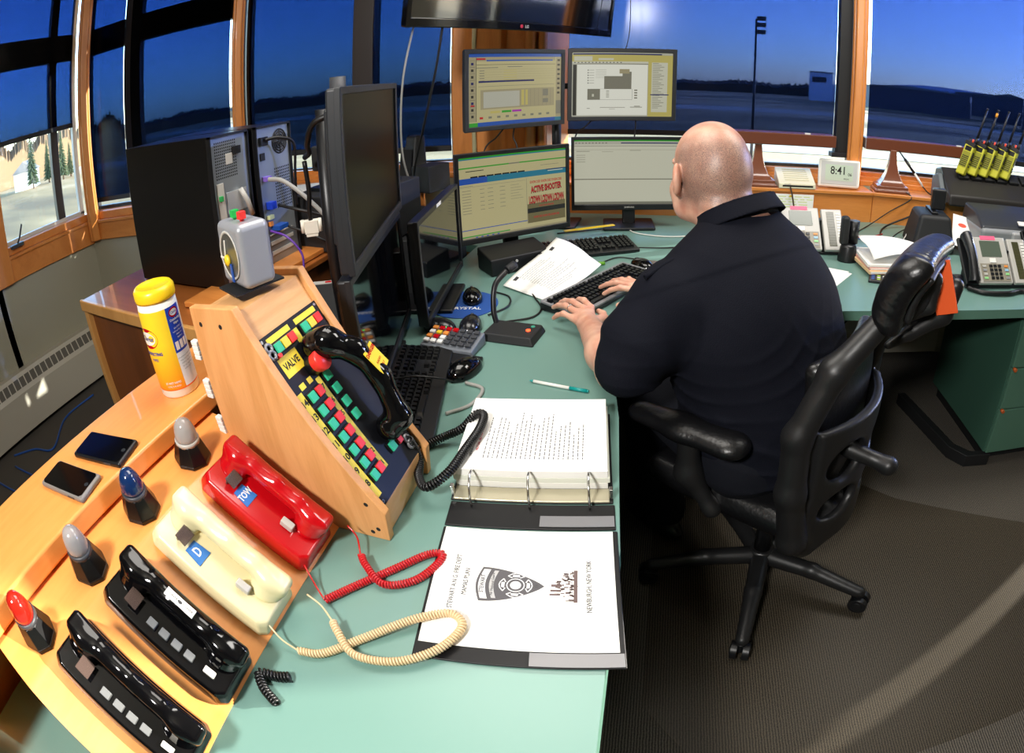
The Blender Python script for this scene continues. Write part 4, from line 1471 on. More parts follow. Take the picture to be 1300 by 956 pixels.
for (dx_, dz_, m__, bo) in ((0.0008, -0.00015, s_black, 0.0022), (0.0, 0.0004, s_red, 0.0010)):
    lettering([('ACTIVE SHOOTER', 0.034, Matrix.Translation((dx_, -0.0004 - dz_, -dx_)) @ sx_(0.80, 0.49) @ Matrix.Rotation(0.05, 4, 'Z'), bo, 0.49), ('LCKDWN LCKDWN LCKDWN', 0.040, Matrix.Translation((dx_, -0.0004 - dz_, -dx_)) @ sx_(0.802, 0.635), bo, 0.285)], m__, sc_ll, name='screen_text')
lettering([('EXERCISE EXERCISE EXERCISE', 0.011, sx_(0.80, 0.86), 0.0001, 0.80), ('THIS IS AN EXERCISE', 0.008, sx_(0.80, 0.72), 0.0001, 0.9)], s_red, sc_ll, name='screen_text')
GB = 'switched-off monitors at the left'
m1, _, _ = monitor('computer_monitor', 'switched-off black monitor mounted high on the left, upper of its stack', (-0.617, 0.895), (-0.803, 1.464), 1.098, 1.458, group=GB, stand=False, housing=m_bezel, thick=0.05, screen=mat('screen_off_satin', '#040303', 0.30, spec=0.10))
m3, _, _ = monitor('computer_monitor', 'switched-off glossy monitor reflecting the desk, lower of the left stack', (-0.640, 0.905), (-0.815, 1.47), 0.765, 1.085, group=GB, stand=False, housing=m_bezel, thick=0.05)
monitor('computer_monitor', 'switched-off glossy monitor with a white sticker, between the left stack and the lit monitors', (-0.700, 1.355), (-0.800, 1.900), 0.775, 1.085, group=GB, housing=m_black, thick=0.05)
# stand pole of the stacked pair
r = root('monitor_pole', 'black two-arm monitor pole behind the left stack of monitors', 'monitor stand', (-0.86, 1.17, 0.75))
bm = BM(); cyl(bm, (0, 0, 0), (0, 0, 0.66), 0.02); obj('pole', bm, m_black, r)
bm = BM(); box(bm, (0, 0, 0.006), (0.22, 0.26, 0.012)); obj('base', bm, m_black, r, bevel=0.004)
for z in (0.17, 0.53):
    bm = BM(); tube(bm, [(0, 0, z), (0.05, 0.02, z), (0.085, 0.03, z)], 0.016); obj('arm', bm, m_black, r)
bm = BM(); cyl(bm, (0.03, 0.03, 0.63), (0.03, 0.03, 0.735), 0.022); obj('top_knob', bm, m_dgrey, r)
# pole that carries the two upper lit monitors
r = root('monitor_pole', 'black monitor pole between the lit monitors, in front of the wooden pier', 'monitor stand', (-0.585, 2.63, 0.75))
bm = BM(); cyl(bm, (0, 0, 0), (0, 0, 0.82), 0.022); obj('pole', bm, m_black, r)
bm = BM(); box(bm, (0, 0, 0.006), (0.2, 0.2, 0.012)); obj('base', bm, m_black, r, bevel=0.004)
bm = BM(); tube(bm, [(0, 0, 0.66), (-0.10, -0.09, 0.66), (-0.13, -0.14, 0.66)], 0.014); obj('arm', bm, m_black, r)
bm = BM(); tube(bm, [(0, 0, 0.66), (0.15, 0.06, 0.66), (0.28, 0.055, 0.66)], 0.014); obj('arm', bm, m_black, r)
# white stickers
for (P, Q, z, y0) in (((-0.700, 1.355), (-0.800, 1.900), 1.079, 0.23),):
    A, B = Vector((*P, 0)), Vector((*Q, 0)); x = (B - A).normalized(); n = Vector((x.y, -x.x, 0))
    bm = BM(); c = A.lerp(B, 0.45) + n * 0.0052
    box(bm, (c.x, c.y, z - 0.001), (0.06, 0.0012, 0.010), Matrix(((x.x, -x.y, 0), (x.y, x.x, 0), (0, 0, 1))))
    o = obj('sticker', bm, m_white, bpy.data.objects['computer_monitor.006'], world=False)
    o.matrix_parent_inverse = bpy.data.objects['computer_monitor.006'].matrix_world.inverted() if False else Matrix.Identity(4)
    mwi = bpy.data.objects['computer_monitor.006'].matrix_basis.inverted()
    o.data.transform(mwi)
# television hung from the ceiling
tv, _, _ = monitor('television', 'large black flat television hung from the ceiling at the top of the view', (-0.934, 1.769), (-0.357, 2.777), 1.648, 2.30, thick=0.06, bz=0.02, bzb=0.035, stand=False, housing=m_blackg, tilt=0.10, cat='television')
for sx in (-0.1, 0.1):
    bm = BM(); box(bm, (sx, 0.085, 0.70), (0.03, 0.03, 0.82)); obj('ceiling_bracket', bm, m_black, tv)
bm = BM(); box(bm, (0, 0.075, 0.33), (0.3, 0.04, 0.3)); obj('mounting_plate', bm, m_black, tv, bevel=0.004)
bm = BM(); lathe(bm, [(0.008, 0), (0.008, 0.001)], c=(-0.022, -0.0045, 0.0175), n=24, axis=Matrix.Rotation(math.pi / 2, 3, 'X'))
obj('logo', bm, mat('logo_red', '#b01a3c', 0.4), tv)
lettering([('LG', 0.017, Matrix.Translation((0.008, -0.0052, 0.017)) @ Matrix.Rotation(math.pi / 2, 4, 'X'), 0.0004)], m_silver, tv)
cable('television_cable', [(-0.93, 1.83, 1.66), (-0.98, 1.84, 1.45), (-1.02, 1.90, 1.2), (-1.03, 2.0, 1.02)], 0.004, m_cableg, label='thin grey cable hanging from the left end of the television')
cable('television_cable', [(-0.86, 1.93, 1.66), (-0.89, 1.94, 1.5), (-0.955, 1.97, 1.3), (-1.05, 2.05, 1.10), (-1.06, 2.07, 1.02)], 0.005, m_cablek, label='thick black cable hanging from the television past the small speaker')
# monitor cables
for i, (pts, lab) in enumerate((([(-0.74, 2.32, 1.25), (-0.79, 2.34, 1.2), (-0.84, 2.33, 1.15), (-0.86, 2.3, 1.0)], 'left black cable below the upper left lit monitor'),
                                ([(-0.71, 2.36, 1.25), (-0.72, 2.37, 1.2), (-0.70, 2.36, 1.15), (-0.69, 2.34, 1.0)], 'black cable with a clip below the upper left lit monitor'),
                                ([(-0.41, 2.67, 1.26), (-0.45, 2.66, 1.22), (-0.50, 2.66, 1.17), (-0.51, 2.66, 1.0)], 'slanting black cable below the upper right lit monitor'),
                                ([(-0.22, 2.70, 1.26), (-0.22, 2.70, 1.22), (-0.225, 2.70, 1.15), (-0.23, 2.68, 1.0)], 'short upright black cable below the upper right lit monitor'),
                                ([(-0.27, 2.74, 2.65), (-0.265, 2.74, 2.0), (-0.26, 2.74, 1.7), (-0.28, 2.735, 1.57)], 'thin black wire running down the window to the upper right lit monitor'))):
    cable('monitor_cable', pts, 0.0035 if i < 4 else 0.002, m_cablek, label=lab, group='cables at the lit monitors')

# ------------------------------------------------------------------ keyboards, mice and small desk things
def keyboard(label, cx, cy, rz, L, D, body, keym, z=0.75, tilt=0.07, deck=None, palm=0.0):
    """local x along the keys, local -y towards the typist"""
    r = root('keyboard', label, 'keyboard', group='keyboards on the desk')
    r.matrix_world = Matrix.Translation((cx, cy, z + 0.002)) @ Matrix.Rotation(rz, 4, 'Z')
    bm = BM()
    h0, h1 = 0.014, 0.014 + D * math.tan(tilt)
    pr = [(-D / 2, 0), (D / 2, 0), (D / 2, h1), (-D / 2, h0)]
    prism(bm, pr, -L / 2, L / 2, M=frame((0, 0, 0), (0, 1, 0), (0, 0, 1), (1, 0, 0)))
    obj('case', bm, body, r, bevel=0.004, seg=3)
    bm = BM()
    Rx = Matrix.Rotation(math.atan2(h1 - h0, D), 3, 'X')
    kd = D - 0.03 - palm
    rows = 6
    u = (L - 0.03) / 22.5
    for j in range(rows):
        y = -D / 2 + palm + 0.016 + kd * (j + 0.5) / rows + (0.004 if j == 5 else 0)
        blocks = [(0, 15), (15.4, 18.4), (18.8, 22.5)]
        for (a, b) in blocks:
            if a == 15.4 and j in (2,):
                continue
            n = int(round(b - a))
            k = 0
            x = a
            while x < b - 0.2:
                wkey = 1.0
                if j == 0 and a == 0 and 4 <= x < 9:
                    wkey = 5.5
                if j == 5 and a == 0 and abs((x - 1) % 4.6) < 0.5:
                    x += 0.5
                wkey = min(wkey, b - x)
                if a == 15.4 and j == 1 and not 16.2 <= x < 17.2:
                    x += 1.0; continue
                cxk = -L / 2 + 0.015 + (x + wkey / 2) * u
                zc = h0 + (y + D / 2) * math.tan(tilt) + 0.004
                sx, sy = wkey * u - 0.0035, kd / rows - 0.004
                vs = box(bm, (cxk, y, zc), (sx, sy, 0.010), Rx)
                for v in vs[4:]:
                    v.co.x = cxk + (v.co.x - cxk) * 0.78; v.co.y = y + (v.co.y - y) * 0.75
                x += wkey
    obj('keys', bm, keym, r)
    if deck:
        bm = BM()
        box(bm, (0, D / 2 - 0.008, h1 + 0.002), (L - 0.004, 0.016, 0.006), Rx)
        box(bm, (0, -D / 2 + 0.008, h0 + 0.003), (L - 0.004, 0.014, 0.006), Rx)
        box(bm, (0, D / 2 - 0.042, h1 - 0.0005), (L - 0.004, 0.004, 0.006), Rx)
        for sx in (-1, 1):
            box(bm, (sx * (L / 2 - 0.005), 0, (h0 + h1) / 2 + 0.0025), (0.01, D - 0.01, 0.006), Rx)
        obj('silver_trim', bm, deck, r, bevel=0.001, label='silver grey edge strips of the keyboard')
    return r
m_kgrey = mat('keyboard_grey', '#7f8083', 0.35)
keyboard('grey-edged black keyboard under the operator\'s hands', -0.245, 1.758, math.atan2(0.88, 0.47), 0.46, 0.155, m_black, m_keys, deck=m_kgrey)
k2 = keyboard('black keyboard lying behind the white printed sheet, below the lit monitors', -0.40, 2.20, math.atan2(0.42, 0.92), 0.46, 0.17, m_black, m_keys, palm=0.01)
keyboard('black keyboard in front of the left stack of switched-off monitors', -0.607, 1.045, math.atan2(-0.40, 0.105) + math.pi, 0.44, 0.150, m_black, m_keys, palm=0.015, tilt=0.09)

def mouse(label, x, y, rz, m, wheel=True, z=0.75):
    r = root('computer_mouse', label, 'mouse', (x, y, z), rz=rz, group='computer mice on the desk')
    def f(p):
        d = ell(p, (0, 0, 0.006), (0.032, 0.058, 0.032))
        d = smin(d, ell(p, (0, -0.015, 0.01), (0.031, 0.042, 0.028)), 0.01)
        return smax(d, 0.001 - p[:, 2], 0.003)
    sdf_obj('shell', f, (-0.04, -0.07, -0.002), (0.04, 0.07, 0.05), 0.003, m, r, world=False)
    bm = BM(); cyl(bm, (-0.004, 0.032, 0.026), (0.004, 0.032, 0.026), 0.009, n=16)
    obj('scroll_wheel', bm, m_dgrey, r)
    return r
mouse('black mouse right of the main keyboard, near the operator\'s right arm', -0.135, 2.02, 0.7, m_blackg)
mouse('black mouse beside the keypad and the black left keyboard', -0.520, 1.175, -0.35, m_blackg)
mouse('black mouse beside the microphone, right of the blue pad', -0.595, 1.43, 0.15, mat('mouse_satin', '#16161a', 0.2))
mouse('black mouse standing on the round blue pad', -0.665, 1.64, 0.4, m_blackg, z=0.7535)
mouse('low black mouse half under the glossy monitor, left of the keypad', -0.685, 1.40, 1.3, mat('mouse_satin', '#16161a', 0.2))
# grey mouse mat patch
bm = BM(); prism(bm, [(-0.20, 2.0), (-0.09, 1.97), (-0.04, 2.10), (-0.16, 2.13)], 0.7502, 0.7515)
tag(obj('mouse_pad', bm, mat('pad_taupe', '#6c625a', 0.8)), 'small taupe mouse pad under the mouse right of the main keyboard', 'mouse pad')
r = root('mouse_pad', 'round blue mouse pad under a black mouse, left of the microphone', 'mouse pad', (-0.68, 1.60, 0.7502))
bm = BM(); lathe(bm, [(0.112, 0), (0.112, 0.003)], n=48); pd = obj('pad', bm, mat('pad_blue', '#1d4b93', 0.6), r)
lettering([('CRYSTAL', 0.026, Matrix.Translation((0.015, -0.035, 0.0032)) @ Matrix.Rotation(0.15, 4, 'Z'), 0.0004)], m_white, pd)
bm = BM(); lathe(bm, [(0.108, 0.0031), (0.106, 0.0033)], n=48)
# keypad / programmable phone pad
r = root('keypad', 'small grey programmable keypad with coloured keys beside the black left keyboard', 'keypad', (-0.605, 1.305, 0.75), rz=-0.12)
bm = BM(); vs = box(bm, (0, 0, 0.018), (0.165, 0.092, 0.034))
for v in vs:
    if v.co.y < 0 and v.co.z > 0.02: v.co.z -= 0.016
obj('case', bm, mat('keypad_grey', '#6f747b', 0.4), r, bevel=0.004)
kc = [m_red, mat('key_orange', '#e08a3a', 0.4), m_yellow, m_white]
for i in range(7):
    for j in range(4):
        bm = BM(); x, y = -0.066 + 0.022 * i, -0.030 + 0.0195 * j
        box(bm, (x, y, 0.029 + 0.0034 * j), (0.016, 0.013, 0.006), Matrix.Rotation(0.17, 3, 'X'))
        mm = (m_dgrey if i > 2 else [m_white, m_yellow, mat('key_orange', '#e08a3a', 0.4), m_red][(i + j * 2) % 4] if j > 0 else m_white)
        if j == 3 and i in (1, 2, 3): mm = m_red
        obj('key', bm, mm, r, bevel=0.001)
bm = BM(); box(bm, (-0.055, 0.052, 0.030), (0.014, 0.006, 0.004)); obj('green_light', bm, glow('led_green', '#3cff6a', 3.0), r)
bm = BM(); box(bm, (0.02, -0.07, 0.006), (0.19, 0.055, 0.008)); obj('wrist_plate', bm, m_black, r, bevel=0.002)
# gooseneck microphone
r = root('desk_microphone', 'black gooseneck desk microphone on a flat base with a red light', 'microphone', (-0.455, 1.40, 0.75), rz=-0.12)
bm = BM(); vs = box(bm, (0, 0, 0.012), (0.16, 0.11, 0.024))
for v in vs:
    if v.co.z > 0.01: v.co.x *= 0.9; v.co.y *= 0.85
obj('base', bm, m_blackm, r, bevel=0.004)
bm = BM(); tube(bm, spline([(-0.065, 0.03, 0.02), (-0.075, 0.04, 0.06), (-0.078, 0.07, 0.12), (-0.06, 0.12, 0.15)], 10), 0.0085, 12); obj('gooseneck', bm, m_black, r)
bm = BM(); tube(bm, spline([(-0.06, 0.12, 0.15), (-0.045, 0.15, 0.16)], 3), 0.013, 16); obj('microphone_head', bm, m_blackm, r)
bm = BM(); cyl(bm, (0.048, -0.002, 0.022), (0.048, -0.002, 0.0265), 0.0065); obj('talk_light', bm, glow('led_red', '#ff4a22', 4.0), r)
bm = BM(); cyl(bm, (0.052, 0.026, 0.022), (0.052, 0.026, 0.0255), 0.006); obj('status_light', bm, glow('led_teal', '#3fae8e', 0.8), r)
# pen
r = root('ballpoint_pen', 'white ballpoint pen with teal ends lying on the green desk', 'pen', (-0.272, 1.142, 0.7545), rz=math.atan2(-0.032, 0.149))
m_teal = mat('pen_teal', '#0f8f8c', 0.35)
bm = BM(); cyl(bm, (-0.066, 0, 0), (0.03, 0, 0), 0.004, n=12); obj('barrel', bm, m_white, r)
bm = BM(); cyl(bm, (-0.072, 0, 0), (-0.066, 0, 0), 0.0028, 0.004, n=12); cyl(bm, (-0.0765, 0, 0), (-0.072, 0, 0), 0.001, 0.0024, n=10); obj('tip', bm, m_teal, r)
bm = BM(); cyl(bm, (0.028, 0, 0), (0.072, 0, 0), 0.0046, n=12); cyl(bm, (0.072, 0, 0), (0.0765, 0, 0), 0.0036, 0.003, n=12); obj('cap', bm, m_teal, r)
# sheet of paper with a curl
r = root('printed_sheet', 'curled white printed sheet lying over the keyboard below the lit monitors', 'paper', (-0.46, 1.93, 0.76))
Mp = frame((-0.60, 1.765, 0.757), (0.64, 0.77, 0), (-0.55, 0.835, 0), (0, 0, 1))
c00, c10, c11, c01 = Vector((-0.597, 1.768, 0.758)), Vector((-0.405, 1.655, 0.752)), Vector((-0.275, 1.935, 0.775)), Vector((-0.475, 2.10, 0.835))
def sheet(c00, c10, c11, c01, hf, n=16):
    bm = BM(); g = []
    for i in range(n + 1):
        row = []
        for j in range(n + 1):
            u, v = i / n, j / n
            p = c00 * (1 - u) * (1 - v) + c10 * u * (1 - v) + c11 * u * v + c01 * (1 - u) * v
            row.append(bm.verts.new(p + Vector((0, 0, hf(u, v)))))
        g.append(row)
    for i in range(n):
        for j in range(n):
            f = bm.faces.new([g[i][j], g[i + 1][j], g[i + 1][j + 1], g[i][j + 1]]); f.smooth = True
    return bm
hf = lambda u, v: 0.020 * math.sin(u * math.pi) * v + 0.012 * max(0, u - 0.75) * 4 * v + 0.004 * math.sin(v * 7)
bm = sheet(c00, c10, c11, c01, hf)
sh = obj('sheet', bm, m_paper, r, world=True)
md = sh.modifiers.new('thick', 'SOLIDIFY'); md.thickness = 0.0004
def on_sheet(u, v, e=0.0006):
    p = c00 * (1 - u) * (1 - v) + c10 * u * (1 - v) + c11 * u * v + c01 * (1 - u) * v
    return p + Vector((0, 0, hf(u, v) + e))
bm = BM()
rn = random.Random(4)
for k in range(16):
    v0 = 0.2 + 0.0 * k
    u = 0.16 + k * 0.045
    a, b_ = 0.16 + 0.03 * rn.random(), 0.55 + 0.28 * rn.random()
    if k in (3, 7, 12): b_ = 0.4
    seg = 10
    for q in range(seg):
        va, vb = a + (b_ - a) * q / seg, a + (b_ - a) * (q + 0.86) / seg
        quad(bm, [on_sheet(u, va), on_sheet(u + 0.008, va), on_sheet(u + 0.008, vb), on_sheet(u, vb)])
obj('text_lines', bm, m_greyink, sh, world=True)
for (u, v) in ((0.11, 0.14), (0.12, 0.80)):
    bm = BM()
    quad(bm, [on_sheet(u - .03, v - .035), on_sheet(u + .04, v - .03), on_sheet(u + .04, v + .03), on_sheet(u - .03, v + .035)])
    obj('crest', bm, mat('crest_ink', '#3a3a3e', 0.8), sh, world=True)
# black boxy device under the lower left lit monitor, yellow pencil strip, green pen
r = root('radio_console', 'black box-shaped console under the lower left lit monitor', 'console unit', (-0.62, 1.99, 0.75), rz=0.75)
bm = BM(); vs = box(bm, (0, 0, 0.042), (0.25, 0.13, 0.084))
for v in vs:
    if v.co.z > 0.05 and v.co.y < 0: v.co.z -= 0.02
obj('case', bm, mat('console_black', '#0a0a0b', 0.5), r, bevel=0.006)
bm = BM(); cyl(bm, (0.08, -0.066, 0.035), (0.08, -0.078, 0.035), 0.022, n=24); obj('dial', bm, m_black, r)
bm = BM(); cyl(bm, (-0.02, -0.062, 0.045), (-0.02, -0.069, 0.045), 0.005, n=12); obj('knob', bm, m_silver, r)
bm = BM(); M_ = frame((-0.49, 2.34, 0.792), (0.175, 0.11, 0), (-0.11, 0.175, 0), (0, 0, 1)); lbox(bm, M_, (0, 0, 0), (0.24, 0.022, 0.004))
tag(obj('highlighter_ruler', bm, m_yellow, bevel=0.001), 'yellow strip ruler lying along the back of the rear keyboard', 'ruler')
r = root('green_marker', 'green marker lying in front of the rear keyboard', 'marker', (-0.335, 2.03, 0.757), rz=0.3)
bm = BM(); cyl(bm, (-0.05, 0, 0), (0.03, 0, 0), 0.006, n=12); obj('barrel', bm, mat('marker_green', '#7fae2a', 0.4), r)
bm = BM(); cyl(bm, (0.03, 0, 0), (0.06, 0, 0), 0.0066, n=12); obj('cap', bm, mat('marker_cap', '#5f9a1a', 0.4), r)
cable('desk_cable', [(-0.50, 1.75, 0.755), (-0.46, 1.68, 0.754), (-0.42, 1.60, 0.754), (-0.43, 1.53, 0.754), (-0.50, 1.47, 0.76)], 0.0032, m_cablek, label='black cable curling on the desk between the microphone and the printed sheet')
cable('desk_cable', [(-0.62, 1.72, 0.754), (-0.55, 1.68, 0.754), (-0.53, 1.60, 0.754), (-0.57, 1.52, 0.756)], 0.003, m_cablek, label='black cable curling beside the round blue pad')
cable('desk_cable', [(-0.50, 1.12, 0.755), (-0.45, 1.10, 0.754), (-0.455, 1.03, 0.754), (-0.50, 0.98, 0.754)], 0.0045, m_cableg, label='light grey cable loop at the edge of the black left keyboard')
cable('desk_cable', [(-0.53, 1.11, 0.762), (-0.55, 1.07, 0.79), (-0.60, 1.05, 0.80), (-0.66, 1.04, 0.79)], 0.0025, m_cablek, label='thin black mouse cable crossing the left keyboard')
cable('desk_cable', [(-0.25, 2.62, 0.754), (-0.20, 2.50, 0.754), (-0.05, 2.45, 0.754), (0.10, 2.50, 0.754), (0.2, 2.62, 0.754)], 0.003, m_cablew, label='white cable lying on the desk under the lower right lit monitor')
cable('desk_cable', [(-0.55, 2.45, 0.754), (-0.40, 2.52, 0.756), (-0.25, 2.60, 0.757), (-0.18, 2.68, 0.76)], 0.0035, m_cablek, label='black cable running under the lower right lit monitor to its stand')
cable('desk_cable', [(-0.17, 2.26, 0.757), (-0.05, 2.28, 0.754), (0.10, 2.33, 0.754)], 0.003, m_cablek, label='black keyboard cable running right from the rear keyboard')
cable('desk_cable', [(-0.30, 2.05, 0.754), (-0.24, 2.13, 0.754), (-0.17, 2.12, 0.754)], 0.0025, m_cablek, label='thin black cable between the rear keyboard and the taupe mouse pad')
# ------------------------------------------------------------------ low wooden cabinet with the tower computers
r = root('wooden_cabinet', 'brown wooden cabinet with pale edge trim under the tower computers', 'cabinet', (-1.5, 1.2, 0))
bm = BM(); box2(bm, (-1.845, 0.875, 0.0), (-1.12, 1.55, 0.93)); obj('carcass', bm, m_walnut, r, world=True, bevel=0.003)
bm = BM(); box2(bm, (-1.87, 0.855, 0.93), (-1.10, 1.57, 0.948)); obj('top_board', bm, wood('brown_wood_top', '#a8622c', '#7a431c', 'X', 7, 0.35), r, world=True, bevel=0.003)
m_edge = wood('pale_edge_trim', '#d09a58', '#b67f40', 'Z', 9, 0.4)
bm = BM(); box2(bm, (-1.875, 0.845, 0.915), (-1.10, 0.862, 0.951)); obj('edge_trim', bm, m_edge, r, world=True, bevel=0.004)
bm = BM(); box2(bm, (-1.868, 0.852, 0.0), (-1.838, 0.880, 0.915)); obj('corner_trim', bm, m_edge, r, world=True, bevel=0.003)
bm = BM(); box2(bm, (-1.30, 0.95, 0.951), (-1.12, 1.56, 0.966)); obj('riser_board', bm, m_woodx, r, world=True, bevel=0.002)

def tower(label, x0, x1, y0, y1, z0, h, fan_top, kind):
    r = root('tower_computer', label, 'computer', (x1, (y0 + y1) / 2, z0), group='tower computers on the wooden cabinet')
    w = y1 - y0
    bm = BM(); box2(bm, (x0 - x1, -w / 2, 0.008), (-0.012, w / 2, h)); obj('case', bm, mat('case_black', '#08080a', 0.3), r, bevel=0.003)
    bm = BM()
    for (a, b, c, d) in ((-w / 2, w / 2, 0.008, 0.014), (-w / 2, w / 2, h - 0.006, h), (-w / 2, -w / 2 + 0.004, 0.008, h), (w / 2 - 0.004, w / 2, 0.008, h)):
        box2(bm, (-0.012, a, c), (0.004, b, d))
    obj('rear_rim', bm, m_black, r)
    bm = BM(); box2(bm, (-0.012, -w / 2 + 0.004, 0.014), (-0.006, w / 2 - 0.004, h - 0.006)); bp = obj('back_panel', bm, m_steel, r)
    bm = BM(); box2(bm, (x0 - x1 + 0.03, -w / 2 + 0.02, 0), (-0.03, -w / 2 + 0.05, 0.008)); box2(bm, (x0 - x1 + 0.03, w / 2 - 0.05, 0), (-0.03, w / 2 - 0.02, 0.008)); obj('foot', bm, m_black, r)
    def grille(y, z, R):
        bm = BM()
        for rr in (R, R * 0.78, R * 0.56, R * 0.34):
            p = [(-0.004, y + rr * math.cos(t * math.pi / 12), z + rr * math.sin(t * math.pi / 12)) for t in range(25)]
            tube(bm, p, 0.0022, 6)
        for t in range(4):
            a = t * math.pi / 4
            tube(bm, [(-0.003, y + R * math.cos(a), z + R * math.sin(a)), (-0.003, y - R * math.cos(a), z - R * math.sin(a))], 0.0016, 6)
        obj('fan_grille', bm, m_blackm, r)
        bm = BM(); cyl(bm, (-0.006, y, z), (-0.0052, y, z), R); obj('fan_opening', bm, mat('fan_dark', '#6a6f73', 0.5), bp)
    def dots(y0_, y1_, z0_, z1_, s=0.007):
        bm = BM()
        y = y0_
        while y < y1_:
            z = z0_
            while z < z1_:
                quad(bm, [(-0.0058, y, z), (-0.0058, y + s * .6, z), (-0.0058, y + s * .6, z + s * .6), (-0.0058, y, z + s * .6)])
                z += s
            y += s
        obj('vent_holes', bm, m_blackm, bp)
    def port(y, z, sy, sz, m, d=0.012):
        bm = BM(); box2(bm, (-0.006, y - sy / 2, z - sz / 2), (-0.006 + d, y + sy / 2, z + sz / 2)); obj('port', bm, m, bp, bevel=0.001)
    if kind == 0:
        dots(-0.06, 0.03, h - 0.12, h - 0.02, 0.008)
        grille(0.0, 0.13, 0.045)
        port(0.03, h - 0.05, 0.03, 0.022, m_black); port(0.0, h - 0.07, 0.03, 0.03, m_silver, 0.002)
        port(-0.05, h - 0.21, 0.03, 0.16, m_silver, 0.003); port(-0.055, h - 0.17, 0.012, 0.014, mat('jack_green', '#2f9c52', 0.4))
        port(0.02, h - 0.19, 0.09, 0.06, mat('shield_plate', '#c9cdd0', 0.35, metal=0.6), 0.002)
        bm = BM(); tube(bm, [(0.004, 0.03, h - 0.16), (0.012, 0.05, h - 0.20), (0.01, 0.065, h - 0.24)], 0.008, 10); obj('lock_lever', bm, m_silver, r)
    else:
        grille(0.035, h - 0.055, 0.036)
        dots(0.0, 0.075, 0.17, 0.29, 0.009)
        port(-0.05, h - 0.045, 0.035, 0.025, m_black); port(-0.055, h - 0.09, 0.022, 0.022, m_blackm, 0.004)
        port(-0.05, h - 0.155, 0.026, 0.014, mat('jack_purple', '#7d62c0', 0.4), 0.02)
        port(-0.045, h - 0.235, 0.026, 0.022, mat('jack_blue', '#1c3fc0', 0.4), 0.025)
        port(-0.05, h - 0.27, 0.024, 0.012, mat('jack_ivory', '#cfd8a0', 0.4), 0.014)
        port(-0.05, h - 0.29, 0.016, 0.014, mat('key_orange', '#e08a3a', 0.4), 0.01)
        port(0.0, 0.10, 0.12, 0.004, m_silver, 0.003); port(0.0, 0.075, 0.12, 0.012, m_silver, 0.003); port(-0.02, 0.12, 0.05, 0.014, m_blue, 0.035)
        port(0.0, 0.045, 0.12, 0.012, m_silver, 0.003)
    return r
tower('black tower computer nearest the wipes canister, its broad side facing the room', -1.70, -1.215, 1.075, 1.245, 0.951, 0.425, True, 0)
tower('tower computer second from the left window, plugged full of cables', -1.70, -1.20, 1.265, 1.44, 0.951, 0.425, True, 1)
GC = 'cables behind the tower computers'
cable('computer_cable', [(-1.19, 1.30, 1.335), (-1.16, 1.34, 1.335), (-1.14, 1.385, 1.31), (-1.155, 1.40, 1.22), (-1.17, 1.41, 1.12)], 0.005, m_cablek, label='black power cable at the top of the second tower computer', group=GC)
cable('computer_cable', [(-1.19, 1.30, 1.22), (-1.13, 1.31, 1.21), (-1.05, 1.33, 1.15), (-0.98, 1.36, 1.06), (-0.95, 1.38, 0.96)], 0.007, m_cableg, label='thick grey cable sagging from the second tower computer', group=GC)
cable('computer_cable', [(-1.17, 1.315, 1.14), (-1.08, 1.33, 1.12), (-0.98, 1.40, 1.08), (-0.88, 1.42, 1.09)], 0.005, m_cablek, label='black cable running from the blue plug towards the white connector', group=GC)
cable('computer_cable', [(-1.16, 1.34, 1.07), (-1.08, 1.36, 1.04), (-1.0, 1.40, 0.99), (-0.95, 1.43, 0.97)], 0.004, m_cablek, label='thin black cable lowest on the second tower computer', group=GC)
cable('computer_cable', [(-1.16, 1.25, 1.08), (-1.10, 1.26, 1.06), (-1.06, 1.27, 1.01), (-1.055, 1.26, 0.955)], 0.0035, mat('purple_cable', '#5b2f9a', 0.4), label='purple network cable hanging behind the silver fan unit', group=GC)
# white connector block on a hanging cable
r = root('video_connector', 'cream white video connector hanging on a black cable behind the left monitors', 'connector', (-0.985, 1.243, 1.098), rot=(0.1, 0, 0.55))
bm = BM(); box(bm, (0, 0, 0), (0.042, 0.016, 0.038)); box(bm, (0, 0, -0.022), (0.036, 0.012, 0.012)); obj('plug', bm, mat('connector_white', '#f2eee0', 0.4), r, bevel=0.002)
bm = BM()
for sx in (-0.026, 0.026):
    cyl(bm, (sx, 0, -0.015), (sx, 0, 0.02), 0.006, n=14)
obj('thumbscrew', bm, mat('connector_white', '#f2eee0', 0.4), r)
bm = BM(); tube(bm, spline([(0, 0, 0.018), (0, 0, 0.05), (0.005, 0, 0.10), (0, 0, 0.18)], 6), 0.007, 10); obj('cord', bm, m_cablek, r)
# power bricks & cables behind the upper left monitor
cable('computer_cable', [(-0.80, 1.15, 1.40), (-0.86, 1.13, 1.38), (-0.90, 1.15, 1.33), (-0.95, 1.22, 1.30), (-0.985, 1.243, 1.285)], 0.008, m_cablek, label='thick black cable looping behind the upper left monitor', group=GC)
r = root('power_adapter', 'black plug-in power adapter behind the tall left monitor', 'power adapter', (-0.99, 1.33, 1.27))
bm = BM(); box(bm, (0, 0, 0), (0.05, 0.04, 0.07)); obj('housing', bm, m_blackm, r, bevel=0.006)
bm = BM(); cyl(bm, (0, 0, -0.035), (0, 0, -0.30), 0.004); obj('cord', bm, m_cablek, r)
